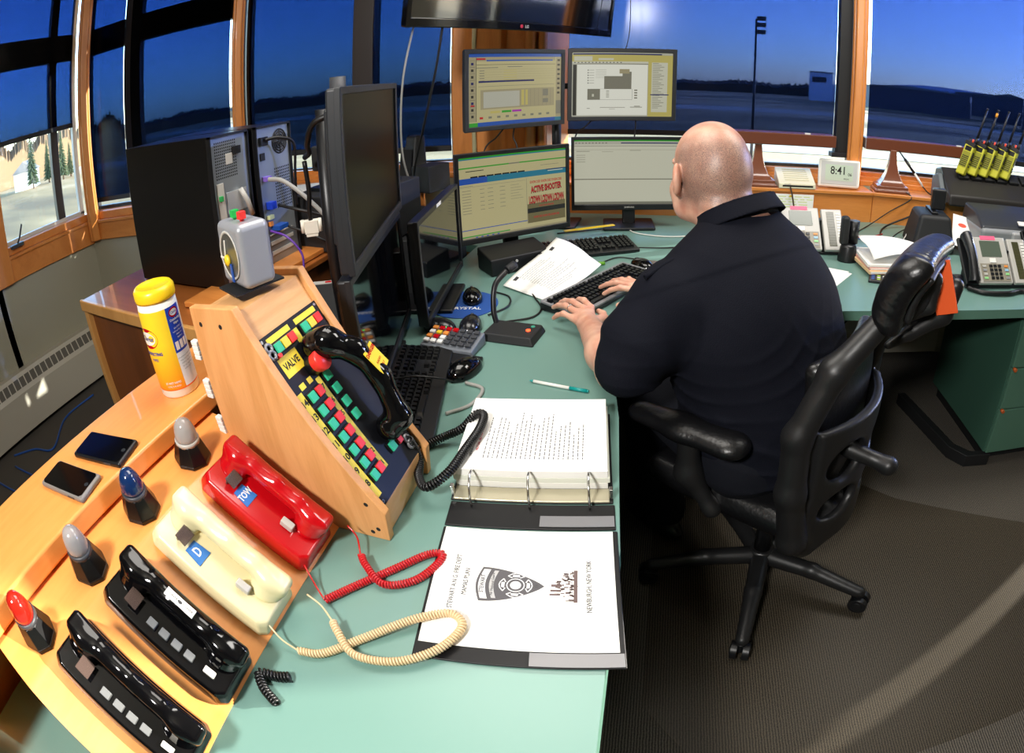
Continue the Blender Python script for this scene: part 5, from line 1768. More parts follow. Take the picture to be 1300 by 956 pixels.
# dark equipment behind
r = root('desktop_computer', 'black desktop computer lying flat on the counter behind the tower computers\' cables', 'computer', (-1.08, 1.64, 0.951), rz=-0.1)
bm = BM(); box(bm, (0, 0, 0.09), (0.32, 0.36, 0.18)); obj('case', bm, m_blackm, r, bevel=0.005)
bm = BM(); box(bm, (0.0, 0.0, 0.186), (0.26, 0.22, 0.012)); obj('lid', bm, m_black, r, bevel=0.002)
r = root('equipment_rack', 'low black equipment cabinet under the flat desktop computer', 'equipment cabinet', (-1.10, 1.85, 0.0))
bm = BM(); box(bm, (0.0, 0.03, 0.474), (0.46, 0.5, 0.948)); obj('housing', bm, m_blackm, r, bevel=0.004)
bm = BM(); box(bm, (0.0, -0.225, 0.6), (0.40, 0.01, 0.5)); obj('front_panel', bm, m_black, r)
# colour printed binders / magazines on the sill
for i, (dx, c, lab) in enumerate(((0, '#1c3f7a', 'blue covered booklet on the window counter behind the towers'), (0.01, '#e7c34a', 'yellow edged sheet on top of the blue booklet behind the towers'))):
    r = root('booklet', lab, 'booklet', (-1.62, 2.10, 1.0005 + 0.024 * i), rz=0.35 + 0.1 * i)
    bm = BM(); box(bm, (0, 0, 0.011), (0.30, 0.22, 0.022 if i == 0 else 0.004)); obj('cover', bm, mat('cover' + c, c, 0.5), r)
    bm = BM(); box(bm, (0.0, 0.0, 0.0115 if i == 0 else 0.0135), (0.27, 0.20, 0.0235 if i == 0 else 0.002)); obj('pages', bm, m_paper, r)
# black laptop/monitor lying tilted behind the button box
r = root('folded_monitor', 'black flat monitor leaning back behind the pale oak button box', 'monitor', (-0.99, 1.12, 0.80), rot=(-1.15, 0.0, 0.42))
bm = BM(); box(bm, (0, 0, 0.10), (0.40, 0.03, 0.26)); obj('housing', bm, m_blackm, r, bevel=0.006)
bm = BM(); box(bm, (0, -0.016, 0.225), (0.38, 0.004, 0.012)); obj('edge_strip', bm, m_silver, r)
bm = BM(); box(bm, (0.06, -0.0185, 0.225), (0.02, 0.002, 0.006)); obj('red_mark', bm, m_red, r)
r = root('wooden_riser', 'orange wooden riser shelf behind the pale oak button box', 'shelf', (-0.92, 0.98, 0.75))
bm = BM(); box(bm, (0, 0.0, 0.135), (0.34, 0.20, 0.02)); obj('board', bm, m_wood, r, bevel=0.003)
for sx in (-0.15, 0.15):
    bm = BM(); box(bm, (sx, 0.0, 0.0625), (0.02, 0.20, 0.125)); obj('leg', bm, m_wood, r)
# silver cube-shaped fan clock on the button box
r = root('clear_faced_timer', 'small silver box-shaped device with a round clear face on top of the pale oak box', 'desk device', (-0.705, 0.683, 1.1555), rz=math.radians(70))
bm = BM(); box(bm, (0, 0, 0.0015), (0.105, 0.075, 0.003)); obj('felt_pad', bm, m_blackm, r)
bm = BM(); box(bm, (0, 0, 0.058), (0.066, 0.100, 0.105)); sh = obj('shell', bm, mat('silver_shell', '#9fa1a7', 0.38, metal=0.35), r, bevel=0.012, seg=4)
bm = BM(); Rn = Matrix.Rotation(-math.pi / 2, 3, 'Y')
lathe(bm, [(0.040, 0.0), (0.041, 0.0015), (0.038, 0.0022), (0.0365, 0.0012), (0.036, 0.0)], c=(-0.0332, 0, 0.058), n=40, axis=Rn)
fc = obj('face_ring', bm, m_silver, r)
for (nm, prof_, c, m_, off) in (('face', [(0.036, 0), (0.036, 0.0006)], (-0.0335, 0, 0.058), mat('face_dark', '#4a4a46', 0.15), 0),):
    bm = BM(); lathe(bm, prof_, c=c, n=40, axis=Rn); obj(nm, bm, m_, r)
bm = BM(); lathe(bm, [(0.010, 0), (0.009, 0.006), (0.002, 0.008)], c=(-0.034, 0.006, 0.050), n=24, axis=Rn); obj('hub', bm, m_yellow, r)
bm = BM(); box(bm, (-0.036, 0.012, 0.068), (0.002, 0.003, 0.030), Matrix.Rotation(0.2, 3, 'X')); box(bm, (-0.036, 0.024, 0.052), (0.002, 0.026, 0.003)); obj('hand', bm, m_white, r)
bm = BM(); box(bm, (-0.036, -0.004, 0.030), (0.002, 0.008, 0.030)); obj('coil_pointer', bm, m_blue, r)
for (y, c) in ((0.012, '#1fae4b'), (-0.018, '#e5352c')):
    bm = BM(); cyl(bm, (-0.006, y, 0.108), (-0.006, y, 0.116), 0.004, n=12); box(bm, (-0.006, y, 0.120), (0.013, 0.013, 0.012)); obj('top_button', bm, mat('cap' + c, c, 0.4), r)
# small speaker and black box on the window counter
r = root('speaker', 'small black tapered desktop speaker on the window counter left of the wooden pier', 'speaker', (-1.19, 2.32, 1.0005), rz=-0.45)
bm = BM(); vs = box(bm, (0, 0, 0.11), (0.10, 0.10, 0.22))
for v in vs:
    if v.co.z > 0.1: v.co.x *= 0.72; v.co.y = v.co.y * 0.6 + 0.02
obj('cabinet', bm, m_blackm, r, bevel=0.012, seg=3)
bm = BM(); box(bm, (0, -0.047, 0.09), (0.085, 0.006, 0.15), Matrix.Rotation(-0.16, 3, 'X')); obj('grille', bm, mat('speaker_cloth', '#0b0b0c', 0.95), r, bevel=0.004)
r = root('network_box', 'small black box with a blue light beside the speaker', 'network box', (-1.045, 2.20, 1.0005), rz=-0.3)
bm = BM(); box(bm, (0, 0, 0.055), (0.10, 0.14, 0.11)); obj('housing', bm, m_blackm, r, bevel=0.004)
bm = BM(); cyl(bm, (-0.02, -0.0705, 0.05), (-0.02, -0.0725, 0.05), 0.004); obj('led', bm, glow('led_blue', '#5a5aff', 5.0), r)
for i, (c, pts) in enumerate(((m_cablew, [(-1.30, 2.12, 1.006), (-1.22, 2.16, 1.02), (-1.16, 2.10, 1.006), (-1.10, 2.11, 1.006)]), (m_cablek, [(-1.32, 2.16, 1.006), (-1.24, 2.10, 1.03), (-1.15, 2.16, 1.02), (-1.1, 2.1, 1.006)]), (m_cableg, [(-1.28, 2.07, 1.006), (-1.20, 2.09, 1.02), (-1.14, 2.14, 1.035), (-1.09, 2.13, 1.01)]))):
    cable('counter_cable', pts, 0.0035, c, label=['white cable tangled in front of the small speaker', 'black cable tangled in front of the small speaker', 'grey cable tangled in front of the small speaker'][i], group='cables on the window counter')
# floor things at the far left
for i, (pts, lab) in enumerate((([(-3.38, 1.4, 0.006), (-3.36, 1.1, 0.006), (-3.15, 0.85, 0.006), (-3.3, 0.75, 0.006), (-3.42, 0.6, 0.006)], 'blue network cable along the foot of the left heater'),
                                ([(-3.3, 0.55, 0.006), (-2.9, 0.62, 0.006), (-2.85, 0.50, 0.006), (-3.1, 0.42, 0.006), (-3.4, 0.35, 0.006)], 'blue cable loop on the carpet near the left heater'))):
    cable('network_cable', pts, 0.006, m_cableb, label=lab, group='blue cables on the left carpet')
bm = BM(); box(bm, (-2.95, 1.40, 0.02), (0.62, 0.035, 0.012), Matrix.Rotation(-0.35, 3, 'Z'))
tag(obj('metal_strip', bm, m_grey), 'grey metal strip on the carpet between the left heater and the wooden cabinet', 'metal strip')

# ------------------------------------------------------------------ open ring binder
r = root('ring_binder', 'open black ring binder with thick white pages and a printed cover sheet', 'binder', (-0.200, 0.385, 0.7502), rz=math.radians(7.5))
BW = 0.146
def bb(a, b, m, name, bevel=0.0, parent=None):
    bm = BM(); box2(bm, a, b); return obj(name, bm, m, parent or r, bevel=bevel)
m_vinyl = mat('black_vinyl', '#0c0c0e', 0.45, spec=0.3)
bb((-BW, -0.006, 0), (BW + 0.004, 0.275, 0.004), m_vinyl, 'front_cover', 0.002)
bb((-BW, 0.279, 0), (BW + 0.002, 0.343, 0.004), m_vinyl, 'spine', 0.002)
bb((-BW - 0.002, 0.347, 0), (BW, 0.640, 0.004), m_vinyl, 'back_cover', 0.002)
bb((0.02, -0.004, 0.0045), (BW + 0.002, 0.020, 0.0052), mat('grey_sheen_strip', '#77777a', 0.4), 'pocket_edge')
bb((0.02, 0.285, 0.0045), (BW, 0.312, 0.0052), mat('grey_sheen_strip', '#77777a', 0.4), 'pocket_edge')
cs = bb((-BW + 0.006, 0.022, 0.0045), (BW - 0.004, 0.272, 0.0056), m_paper, 'cover_sheet')
rot90 = Matrix.Rotation(math.pi / 2, 4, 'Z')
m_ck = mat('copy_grey', '#3c3c3e', 0.8)
lettering([('STEWART A.N.G. FIRE DEPT', 0.0115, Matrix.Translation((-0.104, 0.150, 0.0060)) @ rot90 @ Matrix.Rotation(0, 4, 'Z'), 0.0, 0.82),
           ('MAMAS PLAN', 0.0115, Matrix.Translation((-0.086, 0.150, 0.0060)) @ rot90, 0.0, 0.82),
           ('NEWBURGH, NEW YORK', 0.0115, Matrix.Translation((0.103, 0.150, 0.0060)) @ rot90, 0.0, 0.82)], m_ck, cs)
# shield: flat top to the left, point to the right
def flat(pts, z, m, name, parent=cs):
    bm = BM(); bm.faces.new([bm.verts.new((p[0], p[1], z)) for p in pts]); bmesh.ops.recalc_face_normals(bm, faces=bm.faces)
    for f in bm.faces:
        if f.normal.z < 0: f.normal_flip()
    return obj(name, bm, m, parent)
sc = []
for i in range(9):
    t = i / 8; sc.append((-0.062 - 0.008 * math.sin(math.pi * t), 0.112 + 0.072 * t))
for i in range(1, 12):
    t = i / 12; sc.append((-0.062 + 0.098 * t, 0.148 + 0.036 * math.cos(t * math.pi / 2) ** 0.8))
sc.append((0.036, 0.148))
for i in range(11, 0, -1):
    t = i / 12; sc.append((-0.062 + 0.098 * t, 0.148 - 0.036 * math.cos(t * math.pi / 2) ** 0.8))
m_sh = mat('badge_grey', '#5c5a5c', 0.85)
bd = flat(sc, 0.0061, m_sh, 'badge')
def arcband(x0, x1, y0, y1, bulge, z, m, name):
    pts = [(x0 - bulge * math.sin(math.pi * t / 8), y0 + (y1 - y0) * t / 8) for t in range(9)] + [(x1 - bulge * math.sin(math.pi * (8 - t) / 8), y0 + (y1 - y0) * (8 - t) / 8) for t in range(9)]
    return flat(pts, z, m, name, bd)
m_bp = mat('badge_paper', '#e4e4e2', 0.85)
arcband(-0.060, -0.049, 0.117, 0.179, 0.006, 0.0064, m_bp, 'banner')
arcband(-0.043, -0.036, 0.119, 0.177, 0.006, 0.0064, mat('badge_light', '#b9b9b8', 0.85), 'banner')
bm = BM()
ccx, ccy = -0.008, 0.148
def ring(bm, r0, r1, z, n=32):
    for i in range(n):
        a, b_ = 2 * math.pi * i / n, 2 * math.pi * (i + 1) / n
        quad(bm, [(ccx + r0 * math.cos(a), ccy + r0 * math.sin(a), z), (ccx + r1 * math.cos(a), ccy + r1 * math.sin(a), z), (ccx + r1 * math.cos(b_), ccy + r1 * math.sin(b_), z), (ccx + r0 * math.cos(b_), ccy + r0 * math.sin(b_), z)])
ring(bm, 0.0125, 0.0142, 0.0065)
for k in range(4):
    a = k * math.pi / 2
    # flared arms of the cross
    P = [(0.0155, -0.006), (0.019, -0.013), (0.024, -0.006), (0.0255, 0), (0.024, 0.006), (0.019, 0.013), (0.0155, 0.006)]
    pts = [(ccx + p[0] * math.cos(a) - p[1] * math.sin(a), ccy + p[0] * math.sin(a) + p[1] * math.cos(a), 0.0064) for p in P]
    for i in range(len(pts) - 1):
        A_, B_ = Vector(pts[i]), Vector(pts[i + 1]); nn = (B_ - A_).cross(Vector((0, 0, 1))).normalized() * 0.0009
        quad(bm, [A_ - nn, A_ + nn, B_ + nn, B_ - nn])
    quad(bm, [(ccx + x * math.cos(a) - y * math.sin(a), ccy + x * math.sin(a) + y * math.cos(a), 0.00645) for x, y in ((0.017, -0.006), (0.022, -0.005), (0.022, 0.005), (0.017, 0.006))])
ring(bm, 0.0, 0.0085, 0.00645)
obj('emblem', bm, m_bp, bd)
lettering([('STEWART', 0.0095, Matrix.Translation((-0.0595, 0.148, 0.0066)) @ rot90, 0.0001, 0.9), ('TX', 0.007, Matrix.Translation((0.024, 0.148, 0.0066)) @ rot90, 0.0001)], m_sh, bd)
lettering([('Air National Guard', 0.0060, Matrix.Translation((-0.044, 0.148, 0.0066)) @ rot90, 0.0)], m_sh, bd)
# the copied photograph of a truck and crew, standing on its side
bm = BM(); rn = random.Random(11)
for k in range(90):
    u = rn.random() ** 0.6; x = 0.050 + 0.034 * u; y = 0.118 + 0.064 * rn.random()
    if u < 0.5 and not 0.128 < y < 0.165: continue
    s1, s2 = rn.uniform(0.001, 0.007), rn.uniform(0.001, 0.004)
    quad(bm, [(x - s1 / 2, y - s2 / 2, 0.0060), (x + s1 / 2, y - s2 / 2, 0.0060), (x + s1 / 2, y + s2 / 2, 0.0060), (x - s1 / 2, y + s2 / 2, 0.0060)])
for (x0, y0, x1, y1) in ((0.046, 0.148, 0.062, 0.153), (0.045, 0.138, 0.060, 0.142), (0.044, 0.130, 0.060, 0.1335), (0.080, 0.116, 0.0855, 0.183)):
    quad(bm, [(x0, y0, 0.0061), (x1, y0, 0.0061), (x1, y1, 0.0061), (x0, y1, 0.0061)])
obj('copied_photograph', bm, mat('copy_brown', '#6e5c58', 0.85), cs)
# page block, text of the top page
pb = []
for (z0, z1, e, c) in ((0.006, 0.020, 0.0, '#efeee6'), (0.020, 0.032, -0.004, '#e4e6d8'), (0.032, 0.048, -0.001, '#f6f5f0')):
    pg = bb((-BW + 0.004 + e, 0.385, z0), (BW - 0.008 - e, 0.632 + e, z1), mat('pages' + c, c, 0.85), 'page_block', 0.001)
    pb.append(pg)
top = pb[-1]
bm = BM(); rn = random.Random(5)
for k in range(22):
    x = -BW + 0.055 + 0.0088 * k
    y1_ = 0.46 + 0.0; y2 = 0.46 + rn.uniform(0.04, 0.12)
    y = 0.420
    while y < y2:
        l = rn.uniform(0.004, 0.012)
        quad(bm, [(x - 0.0011, y, 0.0483), (x + 0.0011, y, 0.0483), (x + 0.0011, y + l, 0.0483), (x - 0.0011, y + l, 0.0483)])
        y += l + 0.0025
obj('text_lines', bm, mat('text_grey', '#77777a', 0.9), top)
lettering([('NEWBURGH INCIDENT COMMAND', 0.0075, Matrix.Translation((-BW + 0.030, 0.485, 0.0484)) @ rot90)], mat('text_grey', '#77777a', 0.9), top)
lettering([('MUTUAL AID NOTIFICATION LIST', 0.0075, Matrix.Translation((-BW + 0.040, 0.500, 0.0484)) @ rot90)], mat('text_red', '#c8404c', 0.9), top)
bb((-BW + 0.004, 0.346, 0.004), (BW - 0.006, 0.383, 0.009), mat('ring_plate', '#b9b29a', 0.3, metal=0.5), 'ring_plate', 0.002)
for x in (-0.105, 0.0, 0.105):
    bm = BM()
    pts = [Vector((x, 0.366 + 0.034 * math.cos(t), 0.010 + 0.044 * math.sin(t))) for t in [math.pi * (1.06 - 1.12 * i / 16) for i in range(17)]]
    tube(bm, pts, 0.0022, 8)
    obj('ring', bm, m_metal, r)
for x in (-BW + 0.002, BW - 0.003):
    bm = BM(); box(bm, (x, 0.362, 0.016), (0.006, 0.012, 0.022)); obj('lever', bm, m_metal, r, bevel=0.001)

# ------------------------------------------------------------------ right-hand desk
def ip_phone(label, x, y, rz, group):
    r = root('desk_telephone', label, 'telephone', (x, y, 0.75), rz=rz, group=group)
    T = Matrix.Rotation(math.radians(46), 4, 'X')
    bm = BM(); box2(bm, (-0.17, 0.0, 0.0), (0.17, 0.14, 0.012)); 
    box2(bm, (-0.13, 0.085, 0.01), (0.13, 0.13, 0.13)); obj('foot', bm, m_black, r, bevel=0.004)
    # handset and its cradle at the left
    bm = BM(); lbox(bm, Matrix.Translation((0, 0.0, 0.012)) @ T, (-0.175, 0.0, 0.0), (-0.115, 0.20, 0.018)); obj('cradle', bm, m_black, r, bevel=0.004)
    TT = Matrix.Translation((0, 0.0, 0.012)) @ T
    bm = BM()
    tube(bm, [TT @ Vector(p) for p in spline([(-0.145, 0.005, 0.035), (-0.145, 0.03, 0.045), (-0.145, 0.10, 0.055), (-0.145, 0.17, 0.045), (-0.145, 0.20, 0.035)], 6)], [0.020 + 0.006 * abs(i - 12) / 12 for i in range(25)], 12)
    obj('handset', bm, m_black, r)
    bm = BM(); lbox(bm, TT, (-0.112, 0.0, 0.0), (0.055, 0.205, 0.022)); body = obj('body', bm, m_silver, r, bevel=0.006)
    bm = BM(); lbox(bm, TT, (-0.095, 0.008, 0.022), (0.045, 0.085, 0.0245)); obj('lower_panel', bm, mat('taupe_plastic', '#8d8778', 0.4), r, bevel=0.001)
    bm = BM(); lbox(bm, TT, (-0.078, 0.115, 0.022), (0.022, 0.185, 0.024)); obj('display', bm, glow('lcd_green', '#6f7d68', 0.6), r)
    for i in range(3):
        for j in range(4):
            bm = BM(); lbox(bm, TT, (-0.055 + 0.021 * i, 0.016 + 0.017 * j, 0.0245), (-0.039 + 0.021 * i, 0.028 + 0.017 * j, 0.028)); obj('key', bm, m_black, r, bevel=0.001)
    for (sx, cs_) in ((-0.088, [m_silver, m_grey, m_silver, mat('key_green', '#8fd48a', 0.4)]), (0.020, [m_grey, mat('key_green', '#8fd48a', 0.4), mat('key_blue', '#8fc0e0', 0.4), mat('key_orange', '#e08a3a', 0.4)])):
        for j in range(4):
            bm = BM(); lbox(bm, TT, (sx, 0.017 + 0.017 * j, 0.0245), (sx + 0.018, 0.026 + 0.017 * j, 0.027)); obj('key', bm, cs_[3 - j] if sx < 0 else cs_[j], r, bevel=0.0008)
    bm = BM(); lbox(bm, TT, (-0.045, 0.088, 0.022), (-0.015, 0.108, 0.026)); obj('navigation_key', bm, m_white, r, bevel=0.001)
    bm = BM(); lbox(bm, TT, (-0.070, 0.190, 0.0225), (0.005, 0.208, 0.0235)); obj('pink_label', bm, mat('label_pink', '#ef5f86', 0.5), r)
    # expansion module
    bm = BM(); lbox(bm, TT, (0.066, 0.0, 0.0), (0.160, 0.200, 0.022)); ex = obj('expansion_module', bm, m_silver, r, bevel=0.005)
    bm = BM(); lbox(bm, TT, (0.088, 0.018, 0.022), (0.122, 0.185, 0.0235)); obj('display', bm, glow('lcd_olive', '#5c5a30', 0.5), ex)
    bm = BM()
    for j in range(12):
        lbox(bm, TT, (0.132, 0.02 + 0.0138 * j, 0.022), (0.150, 0.028 + 0.0138 * j, 0.0245))
    obj('line_buttons', bm, m_white, ex)
    bm = BM()
    for j in range(13):
        lbox(bm, TT, (0.089, 0.019 + 0.0128 * j, 0.0236), (0.121, 0.0195 + 0.0128 * j, 0.0238))
    obj('display_rules', bm, m_ink, ex)
    return r
GP = 'silver desk telephones'
ip_phone('silver desk telephone with a pink label at the right edge of the green desk', 1.27, 1.86, 0.0, GP)
ip_phone('silver desk telephone half hidden behind the operator\'s shoulder', 0.545, 2.25, 0.02, GP)
ip_phone('silver desk telephone cut off by the right edge, behind the pink-labelled one', 1.70, 2.02, 0.0, GP)
# black coiled cord pile under the right phone
cable('handset_cord', [(1.10, 1.84, 0.762), (1.15, 1.79, 0.760), (1.25, 1.775, 0.762), (1.33, 1.80, 0.760), (1.38, 1.785, 0.762), (1.46, 1.80, 0.760)], 0.010, m_cablek, label='thick black coiled cord bunched in front of the right-hand telephone')
# black upright handset on a round base
r = root('radio_microphone', 'black upright hand microphone on a round weighted base on the right-hand desk', 'microphone', (0.695, 2.185, 0.75))
bm = BM(); lathe(bm, [(0.042, 0), (0.042, 0.006), (0.034, 0.06), (0.030, 0.07), (0.001, 0.071)], n=32); obj('base', bm, m_black, r)
bm = BM(); box(bm, (-0.02, 0.01, 0.125), (0.034, 0.045, 0.12)); obj('handset', bm, m_blackm, r, bevel=0.012, seg=3)
bm = BM(); cyl(bm, (0.022, 0.02, 0.07), (0.024, 0.02, 0.165), 0.022, n=20); obj('holder', bm, m_black, r)
# pile of papers with a mobile phone beneath
r = root('mobile_phone', 'black mobile phone with colourful icons under the stack of papers on the right-hand desk', 'mobile phone', (0.80, 1.93, 0.7505), rz=-0.35)
bm = BM(); box(bm, (0, 0, 0.006), (0.17, 0.085, 0.012)); obj('case', bm, m_black, r, bevel=0.004)
bm = BM(); rn = random.Random(2)
icons = [m_blue, m_white, mat('icon_lime', '#a6d24a', 0.4), mat('icon_red', '#d6453a', 0.4), mat('icon_sky', '#46a3e0', 0.4)]
for i in range(7):
    for j in range(3):
        quad(bm, [(-0.075 + 0.022 * i, -0.03 + 0.02 * j, 0.0123), (-0.062 + 0.022 * i, -0.03 + 0.02 * j, 0.0123), (-0.062 + 0.022 * i, -0.018 + 0.02 * j, 0.0123), (-0.075 + 0.022 * i, -0.018 + 0.02 * j, 0.0123)], rn.randrange(5))
obj('icons', bm, icons, r)
gp = 'papers stacked on the right-hand desk'
z = 0.7630
for i, (w, d, h, rz, c, lab) in enumerate(((0.29, 0.24, 0.014, 0.05, '#f0c99a', 'peach folder at the bottom of the paper stack on the right-hand desk'), (0.28, 0.23, 0.009, 0.02, '#dba79b', 'pinkish folder in the middle of the right-hand paper stack'),
                                           (0.28, 0.23, 0.012, -0.03, '#f2efe9', 'white sheets near the top of the right-hand paper stack'))):
    r = root('paper_folder', lab, 'papers', (0.865, 2.10, z), rz=rz, group=gp)
    bm = BM(); box(bm, (0, 0, h / 2), (w, d, h)); obj('folder', bm, mat('folder' + c, c, 0.8), r, bevel=0.001)
    bm = BM(); box(bm, (0.002, -0.001, h / 2), (w - 0.006, d + 0.001, h * 0.5)); obj('pages', bm, m_paper, r)
    z += h + 0.0006
c00, c10, c11, c01 = Vector((0.745, 1.995, z + 0.004)), Vector((0.985, 2.00, z + 0.008)), Vector((1.0, 2.15, z + 0.02)), Vector((0.74, 2.21, z + 0.05))
bm = sheet(c00, c10, c11, c01, lambda u, v: 0.015 * math.sin(u * 3.1) + 0.01 * math.sin(v * 5 + u * 2) + 0.012)
o = obj('crumpled_sheet', bm, m_paper); md = o.modifiers.new('thick', 'SOLIDIFY'); md.thickness = 0.0004
tag(o, 'loose wavy white sheet lying on top of the paper stack on the right-hand desk', 'paper')
for i, rz in enumerate((-0.62, -0.52)):
    bm = BM(); M_ = Matrix.Translation((0.50, 1.965 + 0.006 * i, 0.7504 + 0.0006 * i)) @ Matrix.Rotation(rz, 4, 'Z'); lbox(bm, M_, (-0.108, -0.14, 0), (0.108, 0.14, 0.0004))
    tag(obj('loose_sheet', bm, m_paper), ['lower blank white sheet on the green desk beside the operator\'s back', 'upper blank white sheet on the green desk beside the operator\'s back'][i], 'paper', 'blank sheets beside the operator')
# black case with adapter, printed card
r = root('equipment_case', 'black soft case of equipment behind the chair headrest', 'case', (1.18, 2.44, 0.75), rz=-0.2)
bm = BM(); vs = box(bm, (0, 0, 0.085), (0.22, 0.28, 0.17))
for v in vs:
    if v.co.z > 0.1: v.co.x *= 0.7; v.co.y *= 0.75
obj('body', bm, m_blackm, r, bevel=0.02, seg=3)
bm = BM(); box(bm, (0, 0, 0.176), (0.03, 0.16, 0.012)); obj('strap', bm, m_black, r, bevel=0.004)
r = root('power_adapter', 'black power adapter standing upright on top of the black soft case', 'power adapter', (1.20, 2.42, 0.933), rz=-0.3)
bm = BM(); box(bm, (0, 0, 0.05), (0.07, 0.05, 0.10)); obj('housing', bm, m_black, r, bevel=0.010, seg=3)
bm = BM(); cyl(bm, (0, 0.01, 0.0), (0, 0.02, -0.0005), 0.006); obj('strain_relief', bm, m_blackm, r)
r = root('printed_card', 'white card with two red ovals leaning behind the chair headrest', 'card', (1.36, 2.36, 0.84), rot=(0.5, 0.15, -0.35))
bm = BM(); box(bm, (0, 0, 0), (0.17, 0.22, 0.0012)); cd = obj('card', bm, m_paper, r)
for x in (-0.035, 0.03):
    bm = BM(); lathe(bm, [(0.022, 0), (0.022, 0.0003)], n=28)
    for v in bm.verts: v.co = Vector((v.co.x + x, v.co.y * 0.65 + 0.04, v.co.z + 0.0007))
    obj('red_oval', bm, mat('oval_red', '#e2553f', 0.6), cd)
# loose cables on the wall board
gw = 'cables on the desk in front of the wall board'
for i, (pts, m_, lab) in enumerate((([(1.20, 2.83, 0.93), (1.22, 2.80, 0.90), (1.10, 2.79, 0.83), (0.98, 2.76, 0.76), (0.85, 2.60, 0.756)], m_cablek, 'brown-black lamp cable running down the wall board from the right lamp'),
                                    ([(1.42, 2.86, 0.92), (1.40, 2.76, 0.90), (1.22, 2.76, 0.82), (1.05, 2.72, 0.76), (0.95, 2.5, 0.756)], m_cablek, 'thick black cable running down the wall board from the radio charger'),
                                    ([(1.36, 2.72, 0.87), (1.25, 2.70, 0.80), (1.12, 2.66, 0.757), (1.0, 2.5, 0.756)], m_cablek, 'thin black cable behind the upright power adapter'),
                                    ([(1.12, 2.55, 0.80), (1.05, 2.45, 0.77), (0.98, 2.40, 0.757), (0.90, 2.42, 0.757)], m_cablew, 'white cable curling behind the paper stack'),
                                    ([(0.80, 2.62, 0.757), (0.86, 2.52, 0.757), (0.93, 2.55, 0.757), (1.0, 2.60, 0.757)], m_red, 'thin red cable behind the upright hand microphone'),
                                    ([(0.78, 2.52, 0.757), (0.88, 2.48, 0.76), (0.97, 2.52, 0.757), (1.08, 2.5, 0.76)], m_cableb, 'blue cable behind the paper stack'))):
    cable('desk_cable', pts, 0.005 if i in (1,) else 0.003, m_, label=lab, group=gw)
# notices pinned to the board
r = root('pinned_notice', 'printed notice pinned to the wall board behind the operator\'s head', 'notice', (0.545, 2.853, 0.838))
bm = BM(); box(bm, (0, 0, 0), (0.29, 0.0012, 0.095)); nt_ = obj('sheet', bm, m_paper, r)
bm = BM()
for k in range(6):
    x0 = -0.12
    while x0 < 0.11:
        l = random.uniform(0.02, 0.05); box(bm, (x0 + l / 2, -0.0008, 0.034 - 0.0135 * k), (l, 0.0003, 0.0035)); x0 += l + 0.012
obj('highlighted_lines', bm, mat('highlight', '#cfdc7a', 0.8), nt_)
bm = BM(); cyl(bm, (0.02, -0.0006, 0.038), (0.02, -0.010, 0.038), 0.0055, n=12); obj('pushpin', bm, m_yellow, r)
cable('lamp_cable', [(0.56, 2.845, 0.925), (0.572, 2.838, 0.88), (0.59, 2.842, 0.80), (0.60, 2.835, 0.757)], 0.004, mat('brown_cable', '#4a3526', 0.5), label='brown cable hanging over the pinned notice')
# weather receiver and clock on the ledge
r = root('cream_receiver', 'cream wedge-shaped receiver box on the ledge beside the clock', 'receiver', (0.60, 2.93, 0.9155))
bm = BM(); prism(bm, [(-0.085, 0), (0.085, 0), (0.085, 0.085), (-0.085, 0.026)], -0.10, 0.095, M=frame((0, 0, 0), (0, 1, 0), (0, 0, 1), (1, 0, 0))); obj('case', bm, mat('cream_plastic', '#e6dfc2', 0.45), r, bevel=0.004)
bm = BM(); box(bm, (0.0, -0.0858, 0.014), (0.16, 0.0015, 0.008)); obj('slot', bm, m_black, r)
lettering([('ACCESS', 0.010, Matrix.Translation((-0.055, -0.0855, 0.0215)) @ Matrix.Rotation(math.pi / 2, 4, 'X'))], m_grey, r)
bm = BM()
for k in range(6):
    a = Vector((-0.06, -0.05 + 0.022 * k, 0.0)); z_ = 0.026 + (a.y + 0.085) / 0.17 * 0.059 + 0.001
    box(bm, (0.0, a.y, z_), (0.13, 0.006, 0.0012), Matrix.Rotation(0.334, 3, 'X'))
obj('printed_lines', bm, mat('cream_print', '#cfc9a6', 0.6), r)
r = root('digital_clock', 'white digital clock showing 8:41 on the ledge', 'clock', (0.835, 2.915, 0.9155), rot=(-0.17, 0, -0.15))
bm = BM(); box(bm, (0, 0, 0.078), (0.225, 0.028, 0.150)); obj('case', bm, m_white, r, bevel=0.012, seg=3)
bm = BM(); box(bm, (0, -0.0138, 0.080), (0.196, 0.004, 0.122)); obj('bezel', bm, mat('clock_grey', '#c6c8c6', 0.4), r, bevel=0.003)
bm = BM(); box(bm, (0.0, -0.0162, 0.082), (0.150, 0.001, 0.085)); lc = obj('display', bm, mat('lcd_pale', '#c3d2bf', 0.3), r)
RX = Matrix.Rotation(math.pi / 2, 4, 'X')
lettering([('8:41', 0.060, Matrix.Translation((-0.005, -0.0168, 0.092)) @ RX, 0.0006, 0.85), ('06', 0.022, Matrix.Translation((0.058, -0.0168, 0.075)) @ RX, 0.0002), ('MON', 0.012, Matrix.Translation((0.04, -0.0168, 0.051)) @ RX)], m_ink, lc)
bm = BM(); box(bm, (0, 0.03, 0.03), (0.10, 0.05, 0.05)); obj('stand', bm, m_white, r, bevel=0.004)
